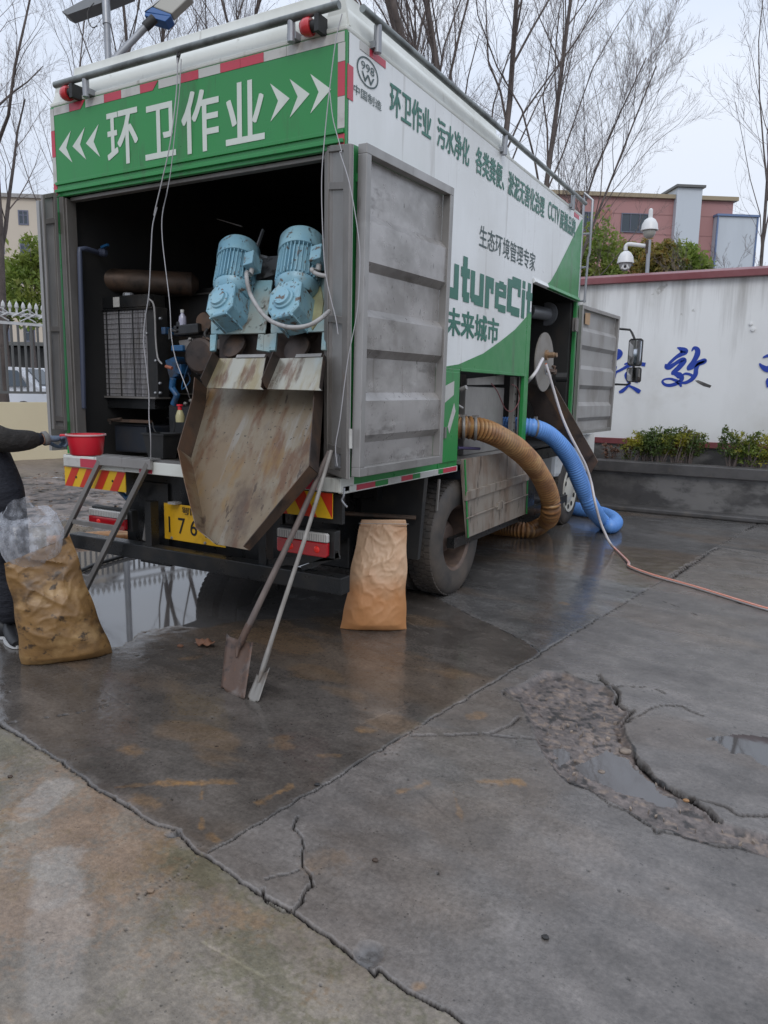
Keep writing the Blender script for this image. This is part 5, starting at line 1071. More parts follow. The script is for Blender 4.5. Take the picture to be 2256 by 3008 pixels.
# trays and the big chute, all on planes leaning towards the viewer
PH = rad(31); dn = np.array([0, -math.sin(PH), -math.cos(PH)]); Nc = np.array([0, -math.cos(PH), math.sin(PH)])
tb = PL(U('d',760,1500,1,-.13), uX, -dn, Nc)
def tray(floor, outer, mats):
    r = empty('discharge_tray', parent=T); F_ = [tb.hit('d',*p) for p in floor]; b = MB(); b.prism(F_, -Nc*.006); b.build('tray_floor', m_tray, r)
    b = MB(); i0, i1 = F_[0], F_[-1]; O0, O1, O2 = [i0+Nc*.07, i1+Nc*.07-dn*.02, i1+Nc*.02]
    b.prism([i0, O0, O1, O2, i1], uX*-.004); b.build('tray_flange', m_rustd, r)
    j0, j1 = F_[1], F_[-2]; b = MB(); b.prism([j0, j0+Nc*.03, j1+Nc*.03, j1], uX*.004); b.build('tray_flange', m_rustd, r)
    b = MB(); b.prism([F_[0]+(F_[1]-F_[0])*.35+Nc*.001-dn*.022, F_[1]+Nc*.001-dn*.022-uX*.03, F_[1]-uX*.03+Nc*.002, F_[0]+(F_[1]-F_[0])*.35+Nc*.002], Nc*.004); b.build('bright_lip', m_steel, r)
    return r
tray([(400,1252),(800,1246),(757,1505),(295,1490)], None, None)
tray([(890,1252),(1262,1240),(1230,1512),(788,1500)], None, None)
cp_ = PL(U('s1',715,835,1,.02), uX, -dn, Nc)
fl2 = [cp_.hit('s1',*p) for p in [(715,800),(700,960),(585,1370),(640,1640),(705,1985),(800,2072)]]+[cp_.hit('h',*p) for p in [(585,1070),(1002,605),(1035,95)]]
ch = empty('sludge_chute', parent=T)
b = MB(); b.prism(fl2, -Nc*.006)
b.build('chute_floor', m_chute, ch)
FH = .125
def flange(i, j, h0=FH, h1=FH, nm='chute_flange', mat=m_rusty):
    b = MB(); p, q = fl2[i], fl2[j]; e = nrm(q-p); side = np.cross(e, Nc)
    b.prism([p, q, q+Nc*h1, p+Nc*h0], side*.005); b.build(nm, mat, ch)
flange(0, 1); flange(1, 2); flange(2, 3, FH, FH*.95, mat=m_chute); flange(3, 4, FH*.95, FH*.7, mat=m_chute); flange(4, 5, FH*.7, .03, mat=m_chute)
flange(6, 7, .06, .10); flange(7, 8, .10, .10, mat=m_rustd)

# ------------------------------------------------------------------ hoses
def corrugated(pts, R, mat, name, label, pitch=.022, amp=.006, n=22, sub=60, sec=None):
    P = smoothpath(pts, 24); d = [0]
    for a, b_ in zip(P[:-1], P[1:]): d.append(d[-1]+np.linalg.norm(b_-a))
    L = d[-1]; k = int(L/(pitch/4)); s = np.linspace(0, L, k); Q = np.stack([np.interp(s, d, [p[i] for p in P]) for i in range(3)], -1)
    r = R*(1+.02*np.sin(s*7+1)+.014*np.sin(s*17))+amp*np.where(np.sin(2*math.pi*s/pitch) > 0, 1, -1)*np.abs(np.sin(2*math.pi*s/pitch))**.5
    b = MB(); b.tube(Q, list(r), n); o = b.build(name, mat, smooth=70); tag(o, label, 'hose')
    g_ = np.repeat((np.sin(2*math.pi*s/pitch) < 0).astype(np.float32), n); at = o.data.attributes.new('groove', 'FLOAT', 'POINT'); at.data.foreach_set('value', g_); return o, Q
g_ = lambda c, x, y, z=.09: G(c, x, y, z)
hp = [(-.25,1.86,1.32), U('f',262,1078,0,-.06), U('f',390,1095,0,.05), U('f',520,1150,0,.13), U('f',640,1230,0,.19), U('f',740,1330,0,.23), U('f',818,1450,0,.26), U('f',865,1570,0,.27), U('f',878,1660,0,.25)]
hp[-1] = U('f',868,1690,0,.22); hp += [g_('f',830,1745,.11), g_('f',760,1785,.092), g_('f',680,1795,.092), g_('f',590,1790,.092)+np.array([-.3,.1,0]), g_('f',590,1790,.092)+np.array([-1.2,.2,0])]
hb, _ = corrugated(hp, .083, m_hosebrown, 'suction_hose', 'thick brown corrugated hose arching from the lower side opening to the ground', .034, .010)
b = MB(); b.tube([(-.2,1.86,1.32), U('f',300,1080,0,-.035)], .088, 20); b.build('hose_connector', m_black, hb, smooth=40)
for c in ((262,1085,-.05),(345,1088,.02)):
    q = np.array(U('f',c[0],c[1],0,c[2])); b = MB(); b.lathe([(.091,-.012),(.094,-.008),(.094,.008),(.091,.012)], q, (.9,.45,.02), 24, caps=False); b.obox(q+np.array([0,.0,.095]), ((1,.3,0),(0,1,0),(0,0,1)), (.015,.03,.01)); b.build('hose_clamp', m_frame, hb, smooth=40)
bp_ = [(-.3,3.25,1.27), U('f',700,1075,0,-.04), U('f',770,1088,0,.04), U('f',860,1130,0,.12), U('f',940,1205,0,.2), U('f',1010,1305,0,.27), U('f',1062,1420,0,.33), U('f',1110,1540,0,.38), U('f',1165,1650,0,.42), g_('f',1232,1735,.10), g_('f',1290,1768,.092), g_('f',1322,1735,.092), g_('f',1265,1690,.092), g_('f',1180,1668,.092), g_('f',1100,1655,.092), g_('f',1020,1640,.092), g_('f',900,1615,.092)]
bh, _ = corrugated(bp_, .082, m_hoseblue, 'discharge_hose', 'thick pale blue ribbed hose looping on the wet concrete', .026, .0045)
b = MB(); b.tube([(-.2,3.25,1.26), U('f',712,1078,0,-.03)], .088, 20); b.build('hose_connector', m_galv, bh, smooth=40)
q = np.array(U('f',765,1085,0,.035)); b = MB(); b.lathe([(.086,-.01),(.088,-.006),(.088,.006),(.086,.01)], q, (.8,.6,-.1), 24, caps=False); b.obox(q+np.array([0,0,.09]), ((1,0,0),(0,1,0),(0,0,1)), (.012,.02,.02)); b.build('hose_clamp', m_frame, bh, smooth=40)
# thin clear hose with orange lines
ch_ = [U('f',838,640,0,.06), U('f',860,710,0,.09), U('f',895,830,0,.13), U('f',945,990,0,.2), U('f',1000,1120,0,.28), U('f',1062,1240,0,.36), U('f',1115,1345,0,.42), U('f',1152,1460,0,.47), U('f',1180,1600,0,.53), U('f',1215,1730,0,.57), U('f',1252,1822,0,.62), U('f',1285,1885,0,.665), g_('f',1320,1925,.014), g_('f',1410,2015,.014), g_('r2',490,1632,.014), g_('r2',640,1690,.014), g_('r2',800,1735,.014), g_('r2',960,1780,.014), g_('r2',1130,1832,.014), g_('r2',1300,1885,.014), g_('r2',1489,1940,.014), g_('r2',1800,2010,.014), g_('r2',2200,2100,.014)]
Pth = smoothpath(ch_, 10); b = MB(); b.tube(Pth, .0135, 10); tb_ = b.build('water_hose', m_hosew, smooth=70); tag(tb_, 'thin clear garden hose with orange stripes running over the yard', 'hose')
for off in ((.3,-.2,1.0),(-.6,-.55,.65)):
    o3 = nrm(off); b = MB(); b.tube([p+o3*.0115 for p in Pth], .0045, 5); b.build('orange_stripe', m_hoseo, tb_)
b = MB(); b.tube(smoothpath([U('f',815,603,0,.04), U('f',795,640,0,.05), U('f',770,690,0,.05), U('f',735,735,0,.02), U('f',705,768,0,-.06), U('f',690,790,0,-.2)], 6), .016, 10); tag(b.build('water_hose', m_hosew, smooth=60), 'short white hose curling from the reel disc behind the green post', 'hose')

# ------------------------------------------------------------------ hanging cables
def cable(segs, Y, r, label):
    pts = [U(c, x, y, 1, Y+dy) for c, x, y, dy in segs]; b = MB(); b.tube(smoothpath(pts, 5), r, 6); tag(b.build('hanging_cable', m_cable, smooth=60), label, 'cable', 'cables hanging over the rear opening')
cable([('a',768,250,0),('a',762,400,0),('a',735,620,-.02),('a',700,780,-.02),('a',665,930,0),('c',600,180,0),('c',578,270,0),('c',570,400,0),('c',560,600,0),('s1',210,250,0),('s1',200,430,0),('s1',222,640,0),('s1',242,850,0),('s1',243,1050,0),('s1',256,1200,0),('s1',256,1370,.04)], -.07, .0036, 'left pale cable looping down past the radiator')
cable([('a',783,255,0),('a',775,400,0),('a',757,560,0),('a',735,760,0),('a',705,900,0),('c',650,100,0),('c',625,220,0),('c',625,330,0),('c',640,470,0),('s1',402,30,0),('s1',415,180,0),('s1',425,380,0),('s1',455,550,0),('s1',500,680,0),('s1',550,810,0),('s1',572,880,.05)], -.065, .0030, 'second pale cable slanting from the roof rail to the big chute')
cable([('a',1478,60,0),('a',1450,180,0),('a',1420,420,0),('a',1402,600,0),('c',1402,40,0),('c',1405,250,0),('c',1418,480,0),('c',1445,620,0),('c',1470,720,0),('c',1482,800,0)], -.13, .0030, 'pale cable beside the narrow inner door leaf')
cable([('a',1425,400,0),('a',1440,520,0),('a',1475,650,0),('e',190,190,0),('e',235,330,0),('e',270,500,0),('e',300,720,0),('e',300,900,0),('e',285,1100,0),('e',240,1330,0),('e',215,1500,0),('e',190,1700,0),('e',165,1850,0),('e',175,1960,0)], -.16, .0026, 'thin wire crossing the corner of the open rear door')

# ------------------------------------------------------------------ loose things in and behind the truck
q = U('s2',1392,460,1,.28); t = empty('water_bottle', q, 'small clear bottle with a white cap standing on the engine', 'bottle')
b = MB(); b.lathe([(.0,-.05),(.026,-.05),(.027,.0),(.024,.03),(.011,.05),(.011,.058)], (0,0,0), (0,0,1), 20); b.build('bottle_body', m_bottle, t, smooth=50)
b = MB(); b.lathe([(.013,.058),(.013,.078),(.0,.08)], (0,0,0), (0,0,1), 14); b.build('cap', m_tapew, t)
q = U('s2',1370,1390,1,.22); t = empty('oil_bottle', q, 'small yellowish bottle with a red cap behind the chute edge', 'bottle')
b = MB(); b.lathe([(.0,-.01),(.03,-.01),(.032,.03),(.02,.065),(.012,.075)], (0,0,0), (0,0,1), 18); b.build('bottle_body', m_pump, t, smooth=50)
b = MB(); b.lathe([(.014,.074),(.014,.10),(.022,.10),(.022,.112),(.0,.112)], (0,0,0), (0,0,1), 14); b.build('cap', m_redpl, t)
q = U('s1',350,1360,1,.16); q[2] = 1.09; t = empty('bucket', q, 'black square bucket on the truck floor next to the chute', 'bucket')
b = MB(); z = 0; rg = [[(-.07,-.06,0),(.07,-.06,0),(.07,.06,0),(-.07,.06,0)],[(-.1,-.08,.16),(.1,-.08,.16),(.1,.08,.16),(-.1,.08,.16)],[(-.108,-.088,.16),(.108,-.088,.16),(.108,.088,.16),(-.108,.088,.16)],[(-.108,-.088,.172),(.108,-.088,.172),(.108,.088,.172),(-.108,.088,.172)],[(-.095,-.076,.172),(.095,-.076,.172),(.095,.076,.172),(-.095,.076,.172)],[(-.065,-.055,.01),(.065,-.055,.01),(.065,.055,.01),(-.065,.055,.01)]]
b.grid(np.array(rg), wrap=True); b.poly(rg[-1]); b.build('bucket_body', m_black, t)

# ladder hooked on the sill
lt = [np.array((-1.985,-.045,1.098)), np.array((-1.515,-.045,1.098))]
rf = G('g', 560, 1500, .0); rfoot = np.array([rf[0], rf[1], 0.0])
# right rail direction measured on the photo: from the sill to behind the muddy sack
r0 = U('g',1035,520,1,-.05); low = G('g', 545, 1480, .02)
l0 = U('g',700,500,1,-.05); off = l0-r0; off[2] = 0; lowl = low+off
t = empty('access_ladder', (low[0]+off[0]/2, low[1], 0), 'short steel ladder of square tube hooked onto the left end of the rear sill', 'ladder'); t.location = (0,0,0)
for p0, p1 in ((r0, low), (l0, lowl)):
    b = MB(); b.bar(p0+np.array([0,0,.02]), p1, .036, .03, (0,-1,0)); b.build('rail', m_frame, t, bevel=.003)
rd_ = (low-r0)
for k in (.43, .80):
    b = MB(); b.bar(r0+rd_*k+nrm(off)*.018, r0+rd_*k+off-nrm(off)*.018, .032, .022, (0,-1,0)); b.build('rung', m_frame, t, bevel=.002)
b = MB(); b.box((l0[0]-.025,-.065,1.03),(r0[0]+.03,-.040,1.095)); b.box((l0[0]-.025,-.064,1.0955),(r0[0]+.03,.03,1.102)); b.build('hook_plate', m_steel, t, bevel=.003)

# shovels
def shovel(corners, top, r, mat_s, name, label, mat_b, curve):
    """corners of the blade TL,TR,BR,BL; the handle runs from the socket above the blade to top"""
    t = empty(name, (0,0,0), label, 'shovel'); TL, TR, BR, BL = [np.array(c, float) for c in corners]; top = np.array(top, float); mt_ = (TL+TR)/2; mb_ = (BL+BR)/2
    n = nrm(np.cross(TR-TL, BL-TL)); n = n if np.dot(n, CP['C']-mt_) > 0 else -n; up_ = nrm(mt_-mb_); s0 = mt_-up_*(.06 if r > .015 else .025)+n*.006
    d = nrm(top-s0); L = np.linalg.norm(top-s0); sd = nrm(np.cross(d, n))
    b = MB(); pts = [s0+d*(.05+(L-.05)*k)+sd*.006*math.sin(k*5)+n*.004*math.sin(k*7) for k in np.linspace(0,1,16)]; b.tube(pts, list(np.linspace(r*1.08, r*.92, 16)), 12); b.build('handle', mat_s, t, smooth=50)
    b = MB(); b.tube([mt_-up_*(.10 if r > .015 else .05)+n*.004, s0, s0+d*.06, s0+d*.15], [r*.35, r*.95, r*1.22, r*1.28], 12); b.build('socket', mat_b, t, smooth=50)
    g = []
    for i in range(15):
        k = i/14; row = []
        for j in range(11):
            a = j/10; p = (TL*(1-a)+TR*a)*(1-k)+(BL*(1-a)+BR*a)*k; q = a*2-1
            rib = math.exp(-(q*4)**2)*.008*(1-k)
            wear = (.010*math.sin(a*7+1)+.006*math.sin(a*19))*(k > .97)-(.012*(abs(q) > .85))*(k < .06)*-1
            row.append(p-n*(curve*(1-q*q)*(.3+.7*(1-k)))+n*rib+up_*wear)
        g.append(row)
    b = MB(); b.grid(g); b.build('blade', mat_b, t, smooth=50, solid=.004)
    return t
hb0, hb1 = G('h',412,1918), G('h',556,1985)
shovel([U('h',447,1590,1,hb0[1]+.17), U('h',606,1642,1,hb1[1]+.17), hb1, hb0], U('h',1093,470,1,-.13)+np.array([0,-.02,0]), .0165, m_wood, 'square_shovel', 'rusty square-bladed shovel with a dark wooden handle leaning on the truck', m_blade, .014)
hb0, hb1 = G('h',580,1984), G('h',632,1998)
shovel([U('h',628,1838,1,hb0[1]+.09), U('h',704,1800,1,hb1[1]+.09), G('h',640,2000), G('h',568,1978)], U('h',1100,462,1,-.15)+np.array([.01,-.03,0]), .0115, m_woodl, 'narrow_spade', 'narrow worn spade with a pale handle leaning beside the square shovel', m_bladeg, .008)

# ------------------------------------------------------------------ sacks
def sack(name, label, cB0, cB1, H, wt, th, lean, mat, seed, closed=True, tilt=0.0, dip=0.0, amp=.02):
    cB0 = np.array(cB0, float); cB1 = np.array(cB1, float); c = (cB0+cB1)/2; u = nrm(cB1-cB0); w0 = np.linalg.norm(cB1-cB0)/2; n = np.array([u[1], -u[0], 0]); rs = np.random.RandomState(seed)
    rows, cols = 84, 128; g = []
    ph = rs.uniform(0, 6, 8)
    def ridge(px_, py_, pz_): return max(0, 1-abs(mnoise.noise(Vector((px_, py_, pz_))))*3.2)**2
    for i in range(rows):
        k = i/(rows-1); hw = (w0*(1-k)+wt*k)*(1+.07*math.sin(k*5+ph[0])*(1-k)+.02*math.sin(k*17+ph[1])); t_ = th*(1-k**2.2)*(.80+.25*math.sin(math.pi*min(1, k*1.1)+.4))+.010
        if k < .07: t_ *= .42+.58*math.sqrt(k/.07)
        row = []
        for j in range(cols):
            side = 1 if j < cols//2 else -1; f = (j % (cols//2))/(cols//2)*2-1; xs = -f*side if side == 1 else f*1
            xs = math.copysign(abs(xs)**.9, xs); x = hw*xs; prof_ = (1-abs(xs)**3.4)
            e1 = ridge(x*5.5+k*3.4, seed+side, k*3.0-x*2.2); e2 = ridge(x*10-k*5, seed+3*side, k*6+x*5); e3 = ridge(x*22+k*4, seed+5, k*14-x*7)
            soft = mnoise.noise(Vector((x*4+seed, side*3, k*3)))
            up_ = .30+.9*min(1, k*1.6) if amp < .015 else .15+.95*min(1, max(0, k-.12)*2.6)
            y = side*(t_*prof_*(1+.16*soft)+amp*prof_**.4*up_*(1.15*e1+(.75 if amp < .015 else .35)*e2+(.4 if amp < .015 else .08)*e3-.75))
            z = k*H+xs*tilt*k-dip*k*(1-abs(xs))+.003*soft
            zc_ = .0 if k > .06 else -.006*(1-k/.06)*abs(xs)
            q = c+u*(x+lean*k)+n*(-y)+np.array([0,0,max(z+zc_, .001)]); row.append(q)
        g.append(row)
    t = empty(name, (c[0], c[1], 0), label, 'sack'); t.location = (0,0,0)
    b = MB(); b.grid(g, wrap=True); b.poly(g[0][::-1]); 
    if closed: b.poly(g[-1])
    b.build('sack_body', mat, t, smooth=50)
    return t, g, u, n
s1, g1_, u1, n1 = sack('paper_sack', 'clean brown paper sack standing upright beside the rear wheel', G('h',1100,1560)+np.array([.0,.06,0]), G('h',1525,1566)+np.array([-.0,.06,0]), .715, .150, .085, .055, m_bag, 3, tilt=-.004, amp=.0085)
tp = [np.array(p) for p in g1_[-1]]; c_ = sum(tp)/len(tp)
b = MB(); hw_ = .155; b.prism([c_-u1*hw_+np.array([0,0,-.012])+n1*.012, c_+u1*hw_+np.array([0,0,-.008])+n1*.012, c_+u1*(hw_-.01)+np.array([0,0,.032])+n1*.010, c_-u1*(hw_-.01)+np.array([0,0,.028])+n1*.010], -n1*.022); b.build('folded_top', m_bag, s1, bevel=.004)
b = MB(); b.tube(smoothpath([c_+u1*(hw_*f_)+n1*.0135+np.array([0,0,.006+.002*math.sin(f_*30)]) for f_ in np.linspace(-1.04,1.06,20)],2), .0018, 5); b.build('stitching', m_tapew, s1)
s2, g2_, u2, n2 = sack('muddy_sack', 'muddy brown sack with a clear plastic liner sticking out beside the worker', G('g',172,1898), G('g',765,1822), .66, .175, .11, -.128, m_bagd, 11, closed=False, tilt=.065, amp=.0151)
# plastic liner: a film bag standing out of the sack mouth, leaning left
rows, cols = 30, 56; gg = []
c0 = sum(np.array(p) for p in g2_[-1])/len(g2_[-1]); Lc = [U('g',225,1210,1,c0[1]), U('g',235,1120,1,c0[1]), U('g',222,980,1,c0[1]), U('g',185,870,1,c0[1]), U('g',165,815,1,c0[1])]; Lw = [.115, .155, .175, .155, .100]
for i in range(rows):
    k = i/(rows-1)*4; cc = np.array([np.interp(k, range(5), [q[j] for q in Lc]) for j in range(3)]); hw = np.interp(k, range(5), Lw); row = []
    for j in range(cols):
        a = 2*math.pi*j/cols; nz = mnoise.noise(Vector((math.cos(a)*1.6, math.sin(a)*1.6, k*.6)))*.016+mnoise.noise(Vector((math.cos(a)*4, math.sin(a)*4, k*.25)))*.008
        row.append(cc+u2*(math.cos(a)*(hw+nz))+n2*(math.sin(a)*(hw*.55+nz))+np.array([0,0,(.03*math.cos(a)-.05*math.sin(a))*k/4-.06*(math.cos(a) > .3)*max(0,k-3)+nz*.8]))
    gg.append(row)
b = MB(); b.grid(gg, wrap=True); b.build('plastic_liner', m_plastic, s2, smooth=80)
q = U('g',240,1130,1,c0[1]); b = MB(); b.obox(q, ((1,0,.1),(0,1,0),(-.1,0,1)), (.03,.012,.05)); b.build('crumpled_fold', m_plastic, s2, bevel=.01)

# ------------------------------------------------------------------ basin
bc = U('g',600,360,1,-.55); t = empty('red_basin', bc, 'bright red plastic scoop basin held by its handle over the ladder top', 'basin')
b = MB(); b.lathe([(.0,-.072),(.084,-.072),(.094,-.062),(.108,.045),(.116,.047),(.116,.055),(.106,.055),(.090,-.058),(.0,-.064)], (0,0,0), (0,0,1), 44, caps=False); b.build('basin_body', m_redpl, t, smooth=50)
hdl = U('g',415,305,1,-.62)-bc; b = MB(); b.bar(np.array([-.10,-.01,.040]), hdl, .045, .016); b.build('handle', m_redpl, t, bevel=.005)
b = MB(); b.lathe([(.109,.046),(.1165,.0475),(.1175,.052),(.1165,.0565),(.109,.0565)], (0,0,0), (0,0,1), 44, caps=False); b.build('rim', M('pale_rim', (.62,.38,.38), .4), t, smooth=50)

# ------------------------------------------------------------------ person
def skin_mesh(name, chains, mat, parent, sub=2, root=0):
    """chains: lists of (x,y,z,rx,ry); points shared by equal coordinates"""
    vs, es, rs_ = [], [], []
    def vid(p):
        for i, v in enumerate(vs):
            if np.linalg.norm(np.array(v)-np.array(p[:3])) < 1e-5: return i
        vs.append(tuple(p[:3])); rs_.append((p[3], p[4] if len(p) > 4 else p[3])); return len(vs)-1
    for c in chains:
        ids = [vid(p) for p in c]; es += list(zip(ids[:-1], ids[1:]))
    me = bpy.data.meshes.new(name); me.from_pydata(vs, es, []); o = bpy.data.objects.new(name, me); COL.objects.link(o)
    md = o.modifiers.new('skin', 'SKIN'); md.use_smooth_shade = True
    if not me.skin_vertices: me.attributes  # layer is made by the modifier
    for i, sv in enumerate(me.skin_vertices[0].data): sv.radius = rs_[i]; sv.use_root = (i == root)
    sd = o.modifiers.new('sub', 'SUBSURF'); sd.levels = sub; sd.render_levels = sub
    me.materials.append(mat)
    if parent: o.parent = parent
    return o
person = empty('person', (0,0,0), 'worker in a dark jacket and navy trousers holding the red basin at the left edge', 'person')
pc = np.array([-1.755,-.93,0.0]); fd = nrm((.62,.78,0)); rt = np.array([fd[1],-fd[0],0])
def pp_(r, f, z): return tuple(pc+rt*r+fd*f+np.array([0,0,z])-np.array([RX[0],RX[1],0])*.40*max(0, (z-.9)/.75))
hand = U('g',350,310,1,-.68); wr = U('g',300,330,1,-.72); wrist = tuple(wr)
elb = U('g',10,352,1,-.98)
pel = pp_(0,0,.93)
hipR, hipL = pp_(.10,0,.90), pp_(-.10,0,.90)
footR = G('g',120,1740); kneeR = tuple(np.array([footR[0]-.035, footR[1]+.02, .50])); ankR = (footR[0]-.055, footR[1]-.01, .10)
ankL = pp_(-.20,-.02,.10); kneeL = pp_(-.16,.03,.50)
chest = pp_(0,.03,1.25); neck = pp_(0,.05,1.47)
shR, shL = pp_(.17,.02,1.42), pp_(-.17,.02,1.42)
A4 = lambda p, r1, r2=None: (*p, r1, r2 or r1)
body = skin_mesh('body', [
  [A4(pel,.16,.13), A4(pp_(0,.01,1.08),.15,.12), A4(chest,.17,.13), A4(neck,.075), A4(pp_(0,.07,1.56),.06)],
  [A4(chest,.17,.13), A4(shR,.085), A4(tuple(elb),.062), A4(tuple((np.array(elb)*.4+wr*.6)),.055), A4(wrist,.038)],
  [A4(chest,.17,.13), A4(shL,.085), A4(pp_(-.25,-.04,1.14),.058), A4(pp_(-.27,.02,.90),.045)],
  [A4(pel,.16,.13), A4(hipR,.12), A4(kneeR,.105), A4(ankR,.088)],
  [A4(pel,.16,.13), A4(hipL,.12), A4(kneeL,.088), A4(ankL,.060)]], m_trouser, person)
# jacket: follows the trunk and sleeves, a little larger, ends at hip, cuffs and collar
jk = skin_mesh('jacket', [
  [A4(pp_(0,.0,.84),.20,.16), A4(pp_(0,.01,1.06),.175,.15), A4(pp_(0,.03,1.26),.20,.16), A4(pp_(0,.05,1.47),.095)],
  [A4(pp_(0,.03,1.26),.20,.16), A4(shR,.105), A4(tuple(elb),.080), A4(tuple((np.array(elb)*.45+wr*.55)),.068), A4(tuple(np.array(elb)*.08+wr*.92),.052)],
  [A4(pp_(0,.03,1.26),.20,.16), A4(shL,.105), A4(pp_(-.25,-.04,1.14),.076), A4(pp_(-.27,.015,.92),.056)]], m_jacket, person)
def head(c, f):
    f = nrm(f); r_ = np.array([f[1],-f[0],0]); up = np.array([0,0,1.]); g = []
    for i in range(25):
        th_ = math.pi*i/24; row = []
        for j in range(32):
            a = 2*math.pi*j/32; x, y, z = math.sin(th_)*math.cos(a), math.sin(th_)*math.sin(a), math.cos(th_)
            w_ = .074*(1-.22*max(0, -z-.1)); d_ = .095; px_, py_, pz_ = x*w_, y*d_, z*.118
            if y > 0:   # face in front (+y)
                nose = math.exp(-((x*3.6)**2+((z+.12)*5)**2)); py_ += nose*.022
                brow = math.exp(-((z-.18)*8)**2)*max(0, 1-abs(x)*1.4); py_ += brow*.006
                for sx in (-.36, .36): py_ -= math.exp(-(((x-sx)*6)**2+((z-.06)*8)**2))*.010
                py_ += math.exp(-((x*3)**2+((z+.42)*10)**2))*.006-math.exp(-((x*3)**2+((z+.36)*16)**2))*.004
                py_ += math.exp(-((x*2.6)**2+((z+.78)*4)**2))*.012
            row.append(c+r_*px_+f*py_+up*pz_)
        g.append(row)
    b = MB(); b.grid(g, wrap=True); h = b.build('head', m_skin, person, smooth=80)
    for sx in (-1, 1):
        b = MB(); b.lathe([(.0,-.004),(.014,-.003),(.022,.004),(.018,.010),(.0,.006)], c+r_*sx*.072+up*-.005, r_*sx+f*-.3, 14); b.build('ear', m_skin, h, smooth=60)
        b = MB(); b.lathe([(.0,0),(.008,.001),(.010,.004),(.0,.007)], c+r_*sx*.028+f*.082+up*.008, f, 12); b.build('eye', m_tapew, h, smooth=60)
        b = MB(); b.lathe([(.0,.006),(.004,.0062),(.0,.0085)], c+r_*sx*.028+f*.082+up*.008, f, 10); b.build('pupil', m_black, h)
    b = MB(); b.tube([c+r_*x*.024+f*(.092-abs(x)*.006)+up*-.048 for x in (-1,-.5,0,.5,1)], .004, 8); b.build('mouth', M('lips', (.3,.1,.08), .5), h, smooth=60)
    g = []
    for i in range(14):
        th_ = math.pi*.56*i/13; row = []
        for j in range(32):
            a = 2*math.pi*j/32; x, y, z = math.sin(th_)*math.cos(a), math.sin(th_)*math.sin(a), math.cos(th_)
            lim = .55 if y > .35 else 1; tz = z if y < .35 else max(z, .42); row.append(c+r_*x*.082+f*(y*.103-.004)+up*(tz*.128+.002))
        g.append(row)
    b = MB(); b.grid(g, wrap=True); b.build('hair', m_hair, person, smooth=80)
head(np.array(pp_(0,.10,1.66)), np.array([.75,.65,0]))
def shoe(ank, f):
    f = nrm(f); s_ = np.array([f[1],-f[0],0]); a = np.array(ank); g = []
    for i in range(14):
        k = i/13; x = -.075+k*.27; w_ = .042*(1-.2*abs(k-.6)*1.4)*(1 if k < .93 else .7)*(1 if k > .04 else .7); h_ = (.105 if k < .3 else .105-(k-.3)*.085)*(1 if k < .95 else .8)
        row = []
        for j in range(16):
            t_ = 2*math.pi*j/16; cz = math.sin(t_); row.append(np.array([a[0],a[1],0])+f*x+s_*math.cos(t_)*w_+np.array([0,0,.012+h_/2+cz*h_/2]))
        g.append(row)
    b = MB(); b.grid(g, wrap=True); b.poly(g[0][::-1]); b.poly(g[-1]); sh = b.build('shoe', m_shoe, person, smooth=60)
    pts = []
    for t_ in np.linspace(0, 2*math.pi, 24, endpoint=False): pts.append(np.array([a[0],a[1],.002])+f*(.06+math.cos(t_)*.138)+s_*math.sin(t_)*.045)
    b = MB(); b.prism(pts, (0,0,.02)); b.build('sole', m_sole, sh)
shoe(ankR, (.92,-.38,0)); shoe(ankL, fd)
# gloved hands, five fingers closing on the basin handle
def ghand(w, d, up_, mat, grip=True):
    d = nrm(d); up_ = nrm(np.array(up_)-d*np.dot(up_, d)); s_ = np.cross(d, up_); w = np.array(w, float)
    Pm = lambda a, b_, c: tuple(w+(d*a+s_*b_+up_*c)*1.22)
    ch = [[(*Pm(-.01,0,0),.030,.024), (*Pm(.045,0,.004),.040,.022), (*Pm(.085,0,.004),.040,.018)]]
    o = skin_mesh('glove', ch, mat, person, 2); sF = 1.0
    for i, (sx, L_) in enumerate(((-.033,.075),(-.011,.084),(.011,.080),(.032,.064))):
        if grip: pts = [(*Pm(.07,sx,.010),.0115), (*Pm(.07+L_*.42,sx,.014),.0108), (*Pm(.07+L_*.62,sx,-.014),.0100), (*Pm(.07+L_*.35,sx,-.034),.0092)]
        else: pts = [(*Pm(.07,sx,.006),.0115), (*Pm(.07+L_*.45,sx,.0),.0105), (*Pm(.07+L_*.8,sx,-.018),.0100), (*Pm(.07+L_*.95,sx,-.036),.0090)]
        f = skin_mesh('finger', [pts], mat, o, 2)
    skin_mesh('thumb', [[(*Pm(.015,-.028,-.004),.014), (*Pm(.05,-.052,-.016),.0125), (*Pm(.085,-.036,-.034),.0112), (*Pm(.105,-.015,-.036),.010)]], mat, o, 2)
    return o
dh = hdl+bc-wr; gl = ghand(wr, np.array([dh[0],dh[1],-.01]), (0,0,1), m_glove)
b = MB(); dd = nrm(dh); b.lathe([(.036,-.012),(.041,-.006),(.042,.014),(.036,.018)], wr+dd*.008, dd, 24, caps=False); b.build('cuff', M('cuff_grey', (.16,.155,.15), .8), gl, smooth=60, solid=.004)
b = MB(); b.tube([wr-dd*.05, wr-dd*.0], [.034,.031], 16); b.build('wrist', m_skin, person, smooth=60)
ghand(pp_(-.27,.02,.90), (.05,.1,-1), (.6,.7,0), m_glove, False)

